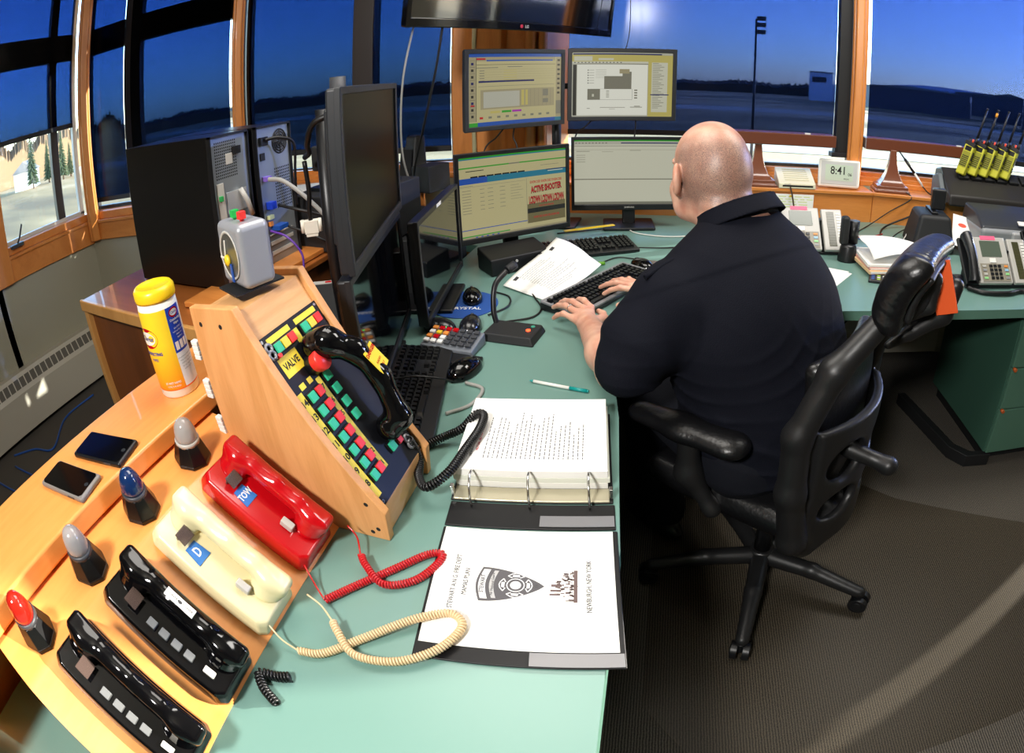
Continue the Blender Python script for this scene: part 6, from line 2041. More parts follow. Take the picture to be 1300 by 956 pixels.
# lamps with long brown hoods on flared pedestals
def bar_lamp(label, px, py, hx0, hx1, hy, rz):
    r = root('desk_lamp', label, 'desk lamp', (px, py, 0.9155), rz=rz, group='long-hooded lamps on the ledge')
    bm = BM()
    sec = [(0.098, 0.0), (0.098, 0.012), (0.088, 0.018), (0.088, 0.034), (0.072, 0.040), (0.052, 0.065), (0.036, 0.10), (0.024, 0.15), (0.018, 0.205), (0.017, 0.225)]
    rings = [[bm.verts.new((s * a, s * 0.8 * b, z)) for a, b in ((-1, -1), (1, -1), (1, 1), (-1, 1))] for s, z in sec]
    for a, b in zip(rings, rings[1:]):
        for i in range(4): bm.faces.new([a[i], a[(i + 1) % 4], b[(i + 1) % 4], b[i]])
    bm.faces.new(list(reversed(rings[0]))); bm.faces.new(rings[-1])
    obj('pedestal', bm, m_copper, r, bevel=0.004)
    bm = BM(); box2(bm, (hx0 - px, hy - py - 0.06, 0.217), (hx1 - px, hy - py + 0.06, 0.278)); hd = obj('hood', bm, m_brown, r, bevel=0.003)
    bm = BM(); box2(bm, (hx0 - px + 0.02, hy - py - 0.05, 0.2145), (hx1 - px - 0.02, hy - py + 0.05, 0.2165)); obj('diffuser', bm, m_white, r)
    bm = BM(); box2(bm, (hx0 - px - 0.004, hy - py - 0.058, 0.219), (hx0 - px, hy - py + 0.058, 0.276)); obj('end_cap', bm, m_grey, r)
    bm = BM(); box(bm, ((hx1 - px) * 0.62 if rz == 0 else (hx1 - px) * 0.70, hy - py - 0.045, 0.281), (0.03, 0.018, 0.008)); obj('switch', bm, m_white, r, bevel=0.002)
    return r
bar_lamp('brown lamp with a long flat hood on a flared pedestal, right of the operator\'s head', 0.395, 2.93, 0.10, 0.80, 2.95, 0.0)
bar_lamp('brown lamp with a long flat hood on a flared pedestal, left of the yellow radios', 1.14, 2.925, 0.985, 1.70, 2.99, -0.13)
r = root('pen_on_cord', 'black counter pen with a white corded end beside the right lamp pedestal', 'pen', (1.20, 2.90, 1.10))
bm = BM(); tube(bm, [(-0.03, 0.02, 0.04), (0.0, 0.0, 0.0)], 0.004, 8); tube(bm, [(0.0, 0, 0.0), (0.055, -0.03, -0.07)], 0.008, 10); obj('barrel', bm, m_black, r)
bm = BM(); tube(bm, [(0.055, -0.03, -0.07), (0.10, -0.06, -0.135)], 0.006, 10); obj('plug', bm, m_white, r)
bm = BM(); tube(bm, spline([(0.10, -0.06, -0.135), (0.14, -0.07, -0.17), (0.19, -0.08, -0.182)], 6), 0.0035, 8); obj('cord', bm, m_cablek, r)
# radio charger with five yellow radios
r = root('radio_charger', 'large black multi-bay radio charger on the ledge at the right edge', 'radio charger', (1.79, 2.72, 0.9155), rz=-0.16)
bm = BM(); prism(bm, [(-0.19, 0), (0.15, 0), (0.17, 0.02), (0.14, 0.15), (0.03, 0.17), (-0.185, 0.055)], -0.41, 0.40, M=frame((0, 0, 0), (0, 1, 0), (0, 0, 1), (1, 0, 0))); obj('housing', bm, mat('charger_grey_black', '#2a2826', 0.45), r, bevel=0.012, seg=3)
bm = BM(); prism(bm, [(-0.12, 0.0), (0.10, 0.0), (0.10, 0.11), (0.0, 0.14), (-0.09, 0.06)], -0.437, -0.405, M=frame((0, 0, 0), (0, 1, 0), (0, 0, 1), (1, 0, 0))); obj('end_cap', bm, mat('charger_grey', '#5c6468', 0.5), r, bevel=0.008)
for k in range(6):
    bm = BM(); box(bm, (-0.30 + 0.078 * k, -0.02, 0.125), (0.062, 0.075, 0.07), Matrix.Rotation(0.5, 3, 'X')); obj('bay', bm, m_blackm, r, bevel=0.006)
m_ry = mat('radio_yellow', '#c9c73c', 0.45)
def radio_proto():
    r = root('handheld_radio', 'x', 'radio', group='yellow radios in the charger')
    bm = BM(); vs = box(bm, (0, 0, 0.075), (0.055, 0.036, 0.15))
    for v in vs:
        if v.co.z < 0.05: v.co.x *= 0.85
    obj('body', bm, m_ry, r, bevel=0.008, seg=3)
    bm = BM(); box(bm, (0, 0, 0.152), (0.057, 0.038, 0.022), Matrix.Rotation(0.15, 3, 'Y')); obj('shoulder', bm, m_blackm, r, bevel=0.004)
    bm = BM(); box(bm, (0, -0.0182, 0.075), (0.040, 0.002, 0.075)); g = obj('speaker_panel', bm, mat('radio_olive', '#8f8f2a', 0.5), r)
    bm = BM()
    for k in range(6): box(bm, (0, -0.0196, 0.045 + 0.009 * k), (0.036, 0.001, 0.0035))
    obj('grille_slots', bm, m_black, g)
    bm = BM(); box(bm, (0, -0.0186, 0.128), (0.034, 0.002, 0.022)); obj('display', bm, m_black, r, bevel=0.001)
    bm = BM(); box(bm, (0.0272, 0, 0.098), (0.003, 0.018, 0.042)); obj('talk_key', bm, m_black, r, bevel=0.003)
    for k in range(2):
        bm = BM(); box(bm, (0.0272, 0, 0.062 - 0.015 * k), (0.003, 0.012, 0.009)); obj('side_key', bm, m_black, r, bevel=0.002)
    bm = BM(); cyl(bm, (-0.014, 0, 0.155), (-0.014, 0, 0.178), 0.0075, n=16); obj('knob', bm, m_black, r)
    bm = BM(); cyl(bm, (0.002, 0.0, 0.160), (0.002, 0.0, 0.178), 0.005, n=12); obj('orange_button', bm, mat('emergency_orange', '#f0522a', 0.4), r)
    bm = BM(); cyl(bm, (0.018, 0, 0.155), (0.018, 0, 0.19), 0.0085, 0.007, n=14); cyl(bm, (0.018, 0, 0.19), (0.018, 0, 0.335), 0.0062, 0.0045, n=14); cyl(bm, (0.018, 0, 0.335), (0.018, 0, 0.343), 0.006, n=14); obj('antenna', bm, m_black, r)
    return r
rp = radio_proto()
rlab = ['yellow handheld radio at the left end of the charger', 'yellow handheld radio with an orange band on its antenna', 'middle yellow handheld radio of the row in the charger',
        'fourth yellow handheld radio from the left in the charger', 'yellow handheld radio at the right end of the row, next to the frame edge']
for k in range(5):
    o = rp if k == 0 else copy_tree(rp)
    x = 1.462 + 0.0655 * k
    o.matrix_world = Matrix.Translation((x, 2.715 - 0.010 * k, 1.065)) @ Matrix.Rotation(-0.32, 4, 'Z') @ Matrix.Rotation(0.30, 4, 'Y') @ Matrix.Rotation(-0.12, 4, 'X') @ Matrix.Rotation(-0.65, 4, 'Z') @ Matrix.Scale(1.13, 4)
    o['label'] = rlab[k]
    if k == 1:
        bm = BM(); cyl(bm, (0.018, 0, 0.305), (0.018, 0, 0.325), 0.0068, n=14); obj('antenna_band', bm, mat('band_orange', '#e59a2a', 0.4), o)
# grey label printer / scanner with dark lid
r = root('desktop_printer', 'grey desktop printer with a dark rounded lid at the right edge of the desk', 'printer', (1.62, 2.34, 0.75), rz=-0.12)
bm = BM(); box(bm, (0, 0, 0.075), (0.50, 0.30, 0.15)); obj('body', bm, mat('printer_grey', '#8c8f92', 0.45), r, bevel=0.02, seg=3)
bm = BM(); prism(bm, [(-0.148, 0.10), (-0.13, 0.155), (-0.02, 0.205), (0.13, 0.215), (0.148, 0.15), (0.148, 0.10)], -0.245, 0.245, M=frame((0, 0, 0), (0, 1, 0), (0, 0, 1), (1, 0, 0))); obj('lid', bm, mat('printer_dark', '#33363b', 0.4), r, bevel=0.012, seg=3)
bm = BM(); box(bm, (0.06, -0.155, 0.10), (0.30, 0.03, 0.09)); fr_ = obj('front_block', bm, mat('printer_light', '#a9aaab', 0.45), r, bevel=0.012)
bm = BM(); box(bm, (0.02, -0.171, 0.115), (0.10, 0.002, 0.03)); pk = obj('pink_label', bm, mat('label_pink', '#ef5f86', 0.5), r)
bm = BM(); box(bm, (0.0, -0.115, 0.178), (0.09, 0.03, 0.004), Matrix.Rotation(0.42, 3, 'X')); obj('vent', bm, m_white, r)
# ------------------------------------------------------------------ the operator
fx, fy = -0.65, 0.76
F_ = np.array([fx, fy, 0.0]); F_ /= np.linalg.norm(F_)
Lf = np.array([-F_[1], F_[0], 0.0])           # the operator's left
UP = np.array([0, 0, 1.0])
AX = np.stack([Lf, F_, UP])                   # rows: left, forward, up
hd = np.array([-0.47, 0.88, -0.06]); hd /= np.linalg.norm(hd)
hl = np.cross(UP, hd); hl /= np.linalg.norm(hl)
hu = np.cross(hd, hl)
HA = np.stack([hl, hd, hu])
HC = np.array([0.070, 1.415, 1.214])
NECK = np.array([0.140, 1.345, 1.112])
SHL, SHR = np.array([-0.015, 1.180, 0.955]), np.array([0.275, 1.505, 0.985])
ELL, ELR = np.array([-0.128, 1.128, 0.815]), np.array([0.16, 1.60, 0.815])
WRL, WRR = np.array([-0.236, 1.395, 0.797]), np.array([-0.055, 1.625, 0.805])

def hand_sdf(p, wr, mcp, tips, thumb, lift):
    d = None
    cen = np.mean(mcp, axis=0)
    for m in mcp:
        e = cap(p, wr + (m - wr) * 0.12, m, 0.0185, 0.0105)
        d = e if d is None else smin(d, e, 0.012)
    d = smin(d, cap(p, wr, wr + (cen - wr) * 0.6, 0.024, 0.017), 0.014)
    for k, (m, t) in enumerate(zip(mcp, tips)):
        L = np.linalg.norm(t - m)
        up = np.array([0, 0, 1.0])
        p1 = m + (t - m) * 0.46 + up * lift
        p2 = m + (t - m) * 0.78 + up * lift * 0.72
        rr = [0.0102, 0.0092, 0.0082, 0.0070] if k < 3 else [0.0092, 0.0080, 0.0072, 0.0062]
        f = chain(p, [m, p1, p2, t], rr, 0.003)
        f = smin(f, ell(p, p1, (0.0098, 0.0098, 0.0098)), 0.002)
        d = smin(d, f, 0.005)
    th = chain(p, thumb, [0.016, 0.0125, 0.0105, 0.0085], 0.004)
    return smin(d, th, 0.010)

LM = [np.array(v) for v in ((-0.246, 1.500, 0.806), (-0.266, 1.486, 0.809), (-0.281, 1.462, 0.807), (-0.288, 1.432, 0.802))]
LT = [np.array(v) for v in ((-0.306, 1.596, 0.786), (-0.352, 1.578, 0.786), (-0.366, 1.540, 0.785), (-0.350, 1.466, 0.783))]
LTH = [np.array(v) for v in ((-0.222, 1.425, 0.796), (-0.205, 1.470, 0.790), (-0.212, 1.505, 0.786), (-0.228, 1.530, 0.783))]
RMc = [np.array(v) for v in ((-0.132, 1.640, 0.812), (-0.142, 1.664, 0.816), (-0.140, 1.688, 0.813), (-0.130, 1.710, 0.808))]
RT = [np.array(v) for v in ((-0.229, 1.657, 0.788), (-0.248, 1.712, 0.788), (-0.225, 1.752, 0.788), (-0.190, 1.768, 0.786))]
RTH = [np.array(v) for v in ((-0.085, 1.605, 0.803), (-0.115, 1.585, 0.798), (-0.145, 1.574, 0.794), (-0.174, 1.566, 0.789))]

def head_sdf(p):
    q = (p - HC) @ HA.T / 1.10
    d = ell(q, (0, -0.012, 0.030), (0.079, 0.099, 0.090))
    d = smin(d, ell(q, (0, -0.050, -0.005), (0.070, 0.064, 0.070)), 0.03)
    d = smin(d, ell(q, (0, 0.030, -0.050), (0.062, 0.062, 0.068)), 0.035)
    d = smin(d, ell(q, (0, 0.068, -0.098), (0.030, 0.026, 0.022)), 0.03)
    for s in (-1, 1):
        d = smin(d, ell(q, (s * 0.046, 0.045, -0.040), (0.026, 0.032, 0.030)), 0.02)
        d = smin(d, ell(q, (s * 0.052, 0.01, -0.080), (0.022, 0.04, 0.024)), 0.025)   # jaw
        d = smin(d, cap(q, (s * 0.012, 0.090, 0.022), (s * 0.045, 0.076, 0.024), 0.011, 0.009), 0.012)
        d = smax(d, -ell(q, (s * 0.031, 0.096, 0.004), (0.017, 0.013, 0.012)), 0.010)
        d = smin(d, ell(q, (s * 0.031, 0.077, 0.004), (0.013, 0.013, 0.013)), 0.002)
    nose = cap(q, (0, 0.088, 0.014), (0, 0.112, -0.024), 0.008, 0.0125)
    for s in (-1, 1):
        nose = smin(nose, ell(q, (s * 0.013, 0.100, -0.029), (0.009, 0.010, 0.008)), 0.006)
    d = smin(d, nose, 0.010)
    lips = smin(cap(q, (-0.018, 0.088, -0.057), (0.018, 0.088, -0.057), 0.007), cap(q, (-0.016, 0.086, -0.068), (0.016, 0.086, -0.068), 0.0078), 0.002)
    d = smin(d, lips, 0.006)
    d = smax(d, -cap(q, (-0.022, 0.099, -0.0625), (0.022, 0.099, -0.0625), 0.0022), 0.003)
    for s in (-1, 1):
        # ears stand off the skull and lean back
        a = 0.55 * s
        R = np.array([[math.cos(a), math.sin(a), 0], [-math.sin(a), math.cos(a), 0], [0, 0, 1]])
        e = ell(q, (s * 0.090, -0.014, -0.006), (0.0105, 0.021, 0.036), R)
        e = smin(e, ell(q, (s * 0.080, -0.002, -0.036), (0.007, 0.010, 0.012), R), 0.008)
        e = smax(e, -ell(q, (s * 0.101, -0.006, -0.004), (0.009, 0.012, 0.022), R), 0.004)
        d = smin(d, e, 0.007)
    # neck with a roll of flesh at the nape
    qn = p
    d = smin(d, cap(p, HC + HA.T @ np.array([0, -0.022, -0.055]), NECK + np.array([0.01, -0.01, -0.03]), 0.068, 0.080), 0.03)
    d = smin(d, ell(q, (0, -0.080, -0.062), (0.060, 0.036, 0.030)), 0.022)
    d = smin(d, ell(q, (0, -0.078, -0.104), (0.066, 0.042, 0.034)), 0.022)
    return d * 0.98

def body_sdf(p):
    d = head_sdf(p)
    t = ell(p, (0.175, 1.305, 0.92), (0.17, 0.12, 0.20), AX)
    t = smin(t, ell(p, (0.22, 1.265, 0.68), (0.18, 0.15, 0.20), AX), 0.08)
    d = smin(d, t, 0.05)
    for (sh, el, wr) in ((SHL, ELL, WRL), (SHR, ELR, WRR)):
        a = cap(p, sh, el, 0.056, 0.048)
        a = smin(a, cap(p, NECK + np.array([0, 0, -0.08]), sh, 0.07, 0.055), 0.05)
        f = chain(p, [el, el + (wr - el) * 0.35, wr], [0.050, 0.050, 0.030], 0.02)
        d = smin(d, smin(a, f, 0.02), 0.03)
    d = smin(d, hand_sdf(p, WRL, LM, LT, LTH, 0.013), 0.012)
    d = smin(d, hand_sdf(p, WRR, RMc, RT, RTH, 0.013), 0.012)
    # legs
    for (h, k, a_, t_) in LEGS:
        d = smin(d, chain(p, [h, k, a_], [0.075, 0.055, 0.038], 0.02), 0.03)
    return d
H_L, H_R = np.array([0.17, 1.13, 0.565]), np.array([0.345, 1.30, 0.565])
K_L, K_R = np.array([-0.10, 1.46, 0.60]), np.array([0.10, 1.66, 0.60])
AN_L, AN_R = np.array([-0.02, 1.42, 0.10]), np.array([0.14, 1.72, 0.10])
LEGS = [(H_L, K_L, AN_L, None), (H_R, K_R, AN_R, None)]

m_skin = mat('skin', '#dba58c', 0.42, sss=0.12, bump=0.12, bscale=500)
nt = m_skin.node_tree
b = nt.nodes['Principled BSDF']
tcn = nt.nodes.new('ShaderNodeTexCoord')
nz = nt.nodes.new('ShaderNodeTexNoise'); nz.inputs['Scale'].default_value = 28; nz.inputs['Detail'].default_value = 5
crs = nt.nodes.new('ShaderNodeValToRGB')
crs.color_ramp.elements[0].position = 0.3; crs.color_ramp.elements[0].color = lin('#cd8f78')
crs.color_ramp.elements[1].position = 0.7; crs.color_ramp.elements[1].color = lin('#e3b49b')
# stubble of closely cropped hair round the back and sides: hair grows in a band of the skull
att = nt.nodes.new('ShaderNodeAttribute'); att.attribute_name = 'stubble'
nh = nt.nodes.new('ShaderNodeTexNoise'); nh.inputs['Scale'].default_value = 420; nh.inputs['Detail'].default_value = 2
mu = nt.nodes.new('ShaderNodeMath'); mu.operation = 'MULTIPLY'
mxs = nt.nodes.new('ShaderNodeMix'); mxs.data_type = 'RGBA'; mxs.inputs[7].default_value = lin('#625652')
for a_, b_ in ((tcn.outputs['Object'], nz.inputs['Vector']), (tcn.outputs['Object'], nh.inputs['Vector']), (nz.outputs['Fac'], crs.inputs['Fac']), (att.outputs['Fac'], mu.inputs[0]), (nh.outputs['Fac'], mu.inputs[1]), (mu.outputs[0], mxs.inputs[0]), (crs.outputs['Color'], mxs.inputs[6]), (mxs.outputs[2], b.inputs['Base Color'])):
    nt.links.new(a_, b_)

person = root('person', 'person with a shaved head in a dark navy shirt, seated typing, seen from behind', 'person', (0.25, 1.24, 0.0))
# one continuous body: coarse where clothed, fine at the head and hands
def split_mesh(regions, base_cell, fn, lo, hi):
    V, Fq = sdf_mesh(fn, lo, hi, base_cell)
    return V, Fq
def body_mesh():
    parts = []
    V, Q = sdf_mesh(body_sdf, (-0.45, 0.95, 0.02), (0.55, 1.95, 1.45), 0.0034)
    return V, Q
V, Q = body_mesh()
me = mesh_np('body', V, Q)
qh = (V - HC) @ HA.T / 1.10
st = np.clip((qh[:, 2] + 0.075) / 0.03, 0, 1) * np.clip((0.035 - qh[:, 1]) / 0.04, 0, 1) * (V[:, 2] > 1.09)
top_ = np.clip((qh[:, 2] - 0.045 + 0.25 * qh[:, 1]) / 0.045, 0, 1)
st = np.clip(st * (1 - 0.85 * top_) * 1.25, 0, 1.5) * np.clip((0.083 - np.abs(qh[:, 0])) / 0.004, 0, 1)
at_ = me.attributes.new('stubble', 'FLOAT', 'POINT'); at_.data.foreach_set('value', st.astype(np.float32))
body = obj('body', me, m_skin, person, world=True)

# shirt
def wr_(p):
    """cloth folds"""
    x, y, z = p[:, 0], p[:, 1], p[:, 2]
    g = x * 0.64 + y * 0.77                       # across the back
    a = z * 34 - 26 * g + 2.6 * np.sin(9 * g + 6 * z) + 1.5 * np.sin(17 * z - 15 * g)
    b = z * 40 + 30 * g + 2.4 * np.sin(15 * g - 9 * z)
    c = 44 * g + 9 * z + 2.5 * np.sin(14 * z)
    w = (1 - np.abs(np.sin(a))) ** 2 * 1.0 + (1 - np.abs(np.sin(b))) ** 3 * 0.6 + (1 - np.abs(np.sin(c))) ** 3 * 0.25
    mask = 0.5 + 0.5 * np.sin(11 * g + 15 * z + 2 * np.sin(7 * x)) 
    amp = np.clip((1.04 - z) / 0.35, 0.10, 1) * (0.25 + 0.75 * mask)
    return -0.0085 * amp * w
def shirt_sdf(p):
    d = ell(p, (0.165, 1.315, 0.93), (0.215, 0.155, 0.205), AX)
    d = smin(d, ell(p, (0.20, 1.275, 0.86), (0.245, 0.185, 0.22), AX), 0.07)
    d = smin(d, ell(p, (0.245, 1.255, 0.66), (0.235, 0.205, 0.215), AX), 0.10)
    d = smin(d, ell(p, (0.255, 1.25, 0.57), (0.225, 0.205, 0.10), AX), 0.06)
    # yoke: neck base to both shoulders
    d = smin(d, cap(p, NECK + np.array([0.015, -0.015, -0.045]), SHL + np.array([0.015, 0.02, 0.0]), 0.088, 0.088), 0.05)
    d = smin(d, cap(p, NECK + np.array([0.015, -0.015, -0.045]), SHR + np.array([-0.02, -0.02, 0.0]), 0.088, 0.082), 0.05)
    # sleeves to just past the elbow
    d = smin(d, chain(p, [SHL, SHL + (ELL - SHL) * 0.55 + np.array([0.0, -0.012, 0]), ELL + np.array([0.022, -0.006, 0.016]), ELL + (WRL - ELL) * 0.10 + np.array([0.030, -0.01, 0.018])], [0.084, 0.084, 0.066, 0.060], 0.03), 0.035)
    d = smin(d, chain(p, [SHR, ELR, ELR + (WRR - ELR) * 0.30], [0.085, 0.074, 0.066], 0.03), 0.035)
    # armhole and yoke seams: the outer panels lie a little proud
    sm = lambda t: np.clip(t, 0, 1)
    d = d - 0.0035 * sm((0.135 - np.linalg.norm(p - SHL - np.array([-0.03, 0.0, -0.03]), axis=1)) / 0.006)
    d = d - 0.0030 * sm(((p - NECK) @ (UP * 0.86 + F_ * 0.5) + 0.115) / 0.006)
    d = d + wr_(p)
    # neck opening
    d = smax(d, -cap(p, NECK + np.array([0.012, -0.010, 0.045]), HC, 0.078, 0.078), 0.008)
    # open sleeve ends
    for (el, wr, t, off) in ((ELL, WRL, 0.12, np.array([0.0, 0, 0])), (ELR, WRR, 0.5, np.zeros(3))):
        c = el + (wr - el) * t; n = (wr - el) / np.linalg.norm(wr - el)
        s = (p - c) @ n
        near = np.linalg.norm(p - c, axis=1) - 0.13
        d = smax(d, np.minimum(s, -near), 0.006)
    return d * 0.9
m_shirt = mat('navy_twill', '#0d0f19', 0.85, spec=0.15, bump=0.35, bscale=420)
shirt = sdf_obj('shirt', shirt_sdf, (-0.36, 0.93, 0.44), (0.60, 1.80, 1.20), 0.005, m_shirt, person, smooth_it=1)
# collar: a band standing round the neck
def collar_sdf(p):
    c = NECK + np.array([0.004, -0.002, 0.014]); n = F_ * 0.50 + UP * 0.86; n = n / np.linalg.norm(n)
    q = p - c; s = q @ n
    rad = np.linalg.norm(q - s[:, None] * n, axis=1)
    d1 = np.maximum(np.abs(rad - (0.088 - 0.10 * s)) - 0.0045, np.abs(s) - 0.022)
    d2 = np.maximum(np.abs(rad - (0.096 + 0.35 * np.abs(s - 0.022))) - 0.004, np.abs(s - 0.004) - 0.022)
    return smin(d1, d2, 0.006) * 0.8
sdf_obj('collar', collar_sdf, NECK - 0.16, NECK + 0.17, 0.0034, m_shirt, person)
# shoulder strap and seam
bm = BM(); tube(bm, spline([SHL + np.array([-0.055, -0.035, 0.078]), SHL + np.array([-0.01, 0.005, 0.098]), SHL + np.array([0.05, 0.06, 0.108])], 6), 0.006, 8)
obj('shoulder_strap', bm, m_shirt, person, world=True)
# trousers
def trouser_sdf(p):
    d = ell(p, (0.25, 1.235, 0.575), (0.205, 0.185, 0.105), AX)
    for (h, k, a_, t_) in LEGS:
        d = smin(d, chain(p, [h, k], [0.105, 0.082], 0.03), 0.04)
        d = smin(d, chain(p, [k, a_ + np.array([0, 0, 0.02])], [0.080, 0.064], 0.03), 0.03)
    d = d + 0.6 * wr_(p)
    return smax(d, 0.075 - p[:, 2], 0.006) * 0.95
sdf_obj('trousers', trouser_sdf, (-0.26, 0.95, 0.05), (0.58, 1.86, 0.74), 0.007, mat('navy_trousers', '#10121a', 0.85, spec=0.2, bump=0.3, bscale=400), person, smooth_it=2)
for an in (AN_L, AN_R):
    def shoe(p, an=an):
        f = F_
        d = ell(p, an + f * 0.06 + np.array([0, 0, -0.055]), (0.048, 0.145, 0.042), AX)
        d = smin(d, ell(p, an + f * 0.12 + np.array([0, 0, -0.058]), (0.050, 0.085, 0.034), AX), 0.02)
        d = smin(d, cap(p, an + np.array([0, 0, -0.03]), an + np.array([0, 0, 0.01]), 0.048, 0.045), 0.02)
        return smax(d, 0.002 - p[:, 2], 0.004)
    c = an + F_ * 0.06
    sdf_obj('shoe', shoe, c - np.array([.2, .2, .12]), c + np.array([.2, .2, .12]), 0.006, m_leather, person)
# wedding ring on the left ring finger
bm = BM()
m_, t_ = LM[2], LT[2]
c = Vector(m_ + (t_ - m_) * 0.26 + np.array([0, 0, 0.0075])); ax_ = Vector(t_ - m_ + np.array([0, 0, 0.02])).normalized()
u_ = ax_.orthogonal().normalized(); v_ = ax_.cross(u_)
tube(bm, [c + (u_ * math.cos(a) + v_ * math.sin(a)) * 0.0105 for a in [2 * math.pi * i / 24 for i in range(25)]], 0.0014, 6)
obj('wedding_ring', bm, m_metal, person, world=True, label='plain metal ring on the left hand')

# ------------------------------------------------------------------ office chair
cb = np.array([0.80, -0.60, 0.0]); cb /= np.linalg.norm(cb)        # backwards
cl = np.array([cb[1], -cb[0], 0.0])                                # the chair's left
CC = np.array([0.28, 1.22, 0.0])
def cp(s, o, z):
    return CC + cb * s + cl * o + np.array([0, 0, z])
CA = np.stack([cl, -cb, UP])
chair = root('office_chair', 'black high-backed office chair with a leather headrest, under the operator', 'office chair', (CC[0], CC[1], 0))
m_cplas = mat('chair_plastic', '#1b1b1c', 0.42)
# star base with casters
bm = BM(); cyl(bm, CC + np.array([0, 0, 0.075]), CC + np.array([0, 0, 0.135]), 0.045, 0.035); obj('base_hub', bm, m_cplas, chair, world=True)
bm = BM(); cyl(bm, CC + np.array([0, 0, 0.12]), CC + np.array([0, 0, 0.38]), 0.026); obj('gas_lift', bm, m_black, chair, world=True)
th0 = math.atan2(0.877 - 1.22, 0.197 - 0.28)
for k in range(5):
    a = th0 + k * 2 * math.pi / 5
    e = np.array([math.cos(a), math.sin(a), 0])
    def leg(p, e=e):
        return chain(p, [CC + np.array([0, 0, 0.10]) + e * 0.03, CC + e * 0.17 + np.array([0, 0, 0.105]), CC + e * 0.335 + np.array([0, 0, 0.075])], [0.030, 0.026, 0.020], 0.01)
    c = CC + e * 0.18 + np.array([0, 0, 0.1])
    sdf_obj('leg', leg, c - 0.24, c + 0.24, 0.007, m_cplas, chair)
    w = CC + e * 0.345
    pz = np.array([-e[1], e[0], 0])
    bm = BM()
    for s in (-1, 1):
        cc = w + np.array([0, 0, 0.031]) + pz * 0.017 * s
        cyl(bm, cc - pz * 0.010, cc + pz * 0.010, 0.030, n=28)
        cyl(bm, cc + pz * 0.0101 * s, cc + pz * 0.0125 * s, 0.020, 0.017, n=24)
    cyl(bm, w + np.array([0, 0, 0.03]), w + np.array([0, 0, 0.068]), 0.010)
    obj('caster', bm, m_black, chair, world=True, bevel=0.003)
# mechanism, seat
bm = BM(); cc = cp(0.02, 0, 0.40)
lbox(bm, frame(cc, cl, -cb, UP), (-0.09, -0.14, -0.03), (0.09, 0.10, 0.035)); obj('tilt_mechanism', bm, m_cplas, chair, world=True, bevel=0.012)
def seat_sdf(p):
    d = rbox(p, cp(-0.06, 0, 0.462), (0.225, 0.225, 0.040), 0.038, CA)
    d = smin(d, ell(p, cp(-0.04, 0, 0.485), (0.20, 0.19, 0.035), CA), 0.03)
    return d
sdf_obj('seat', seat_sdf, CC + np.array([-.40, -.40, .38]), CC + np.array([.40, .40, .56]), 0.007, m_leather, chair)
# armrests (left one in view)
for s, (c0, c1) in ((1, (np.array([-0.075, 1.160, 0.682]), np.array([0.125, 1.025, 0.690]))), (-1, (cp(-0.30, -0.27, 0.66), cp(-0.08, -0.27, 0.66)))):
    def pad(p, c0=c0, c1=c1):
        q = p.copy(); z = q[:, 2] - 0.685; q[:, 2] = 0.685 + z * 1.7
        m_ = (c0 + c1) / 2 + np.array([0, 0, 0.005])
        return chain(q, [c0, m_, c1], [0.036, 0.045, 0.048], 0.03) * 0.6
    mid_ = (c0 + c1) / 2
    sdf_obj('armrest', pad, mid_ - 0.22, mid_ + 0.22, 0.005, m_leather, chair)
    def post_(p, c0=c0, c1=c1, s=s):
        m_ = c0 * 0.45 + c1 * 0.55
        b_ = cp(-0.02, 0.22 * s, 0.42)
        return chain(p, [m_ + np.array([0, 0, -0.02]), m_ + np.array([0.004, 0, -0.13]), cp(-0.05, 0.235 * s, 0.455), cp(-0.05, 0.12 * s, 0.43)], [0.026, 0.030, 0.018, 0.016], 0.03)
    mm_ = (c0 + c1) / 2 + np.array([0, 0, -0.15])
    sdf_obj('armrest_post', post_, np.minimum(mm_ - 0.26, 0) * 0 + mm_ - 0.30, mm_ + 0.30, 0.006, m_cplas, chair)
# back: an outer shell frame seen from behind, with openings
def back_sdf(p):
    d = None
    for s in (1, -1):
        e = chain(p, [cp(0.16, 0.12 * s, 0.35), cp(0.165, 0.21 * s, 0.44), cp(0.145, 0.225 * s, 0.60), cp(0.135, 0.215 * s, 0.75), cp(0.175, 0.17 * s, 0.90), cp(0.235, 0.09 * s, 1.00)], [0.030, 0.034, 0.034, 0.032, 0.030, 0.026], 0.02)
        d = e if d is None else smin(d, e, 0.02)
    # upright spine to the headrest
    d = smin(d, chain(p, [cp(0.235, 0, 0.98), cp(0.285, 0, 1.03), cp(0.31, 0, 1.08)], [0.032, 0.026, 0.022], 0.02), 0.05)
    # lower shell plate between the side rails
    q = (p - cp(0.225, 0.0, 0.56)) @ CA.T
    pl = np.maximum(np.abs(q[:, 1] - 1.7 * q[:, 0] ** 2) - 0.013, np.maximum(np.abs(q[:, 0]) - 0.18, np.abs(q[:, 2]) - 0.19))
    for (oz, hh) in ((0.075, 0.055), (-0.06, 0.045)):
        for s in (1, -1):
            hole = ell(q, (0.085 * s, 0, oz), (0.070, 0.08, hh))
            pl = smax(pl, -hole, 0.012)
    d = smin(d, pl, 0.02)
    d = smin(d, chain(p, [cp(0.165, 0.13, 0.36), cp(0.17, 0, 0.36), cp(0.165, -0.13, 0.36)], [0.034, 0.04, 0.034], 0.03), 0.03)
    d = smin(d, chain(p, [cp(0.0, 0, 0.40), cp(0.16, 0, 0.37)], [0.04, 0.04], 0.02), 0.03)
    return d
sdf_obj('back_frame', back_sdf, cp(0.18, 0, 0.74) - np.array([.36, .36, .45]), cp(0.20, 0, 0.74) + np.array([.36, .36, .46]), 0.0065, m_cplas, chair)
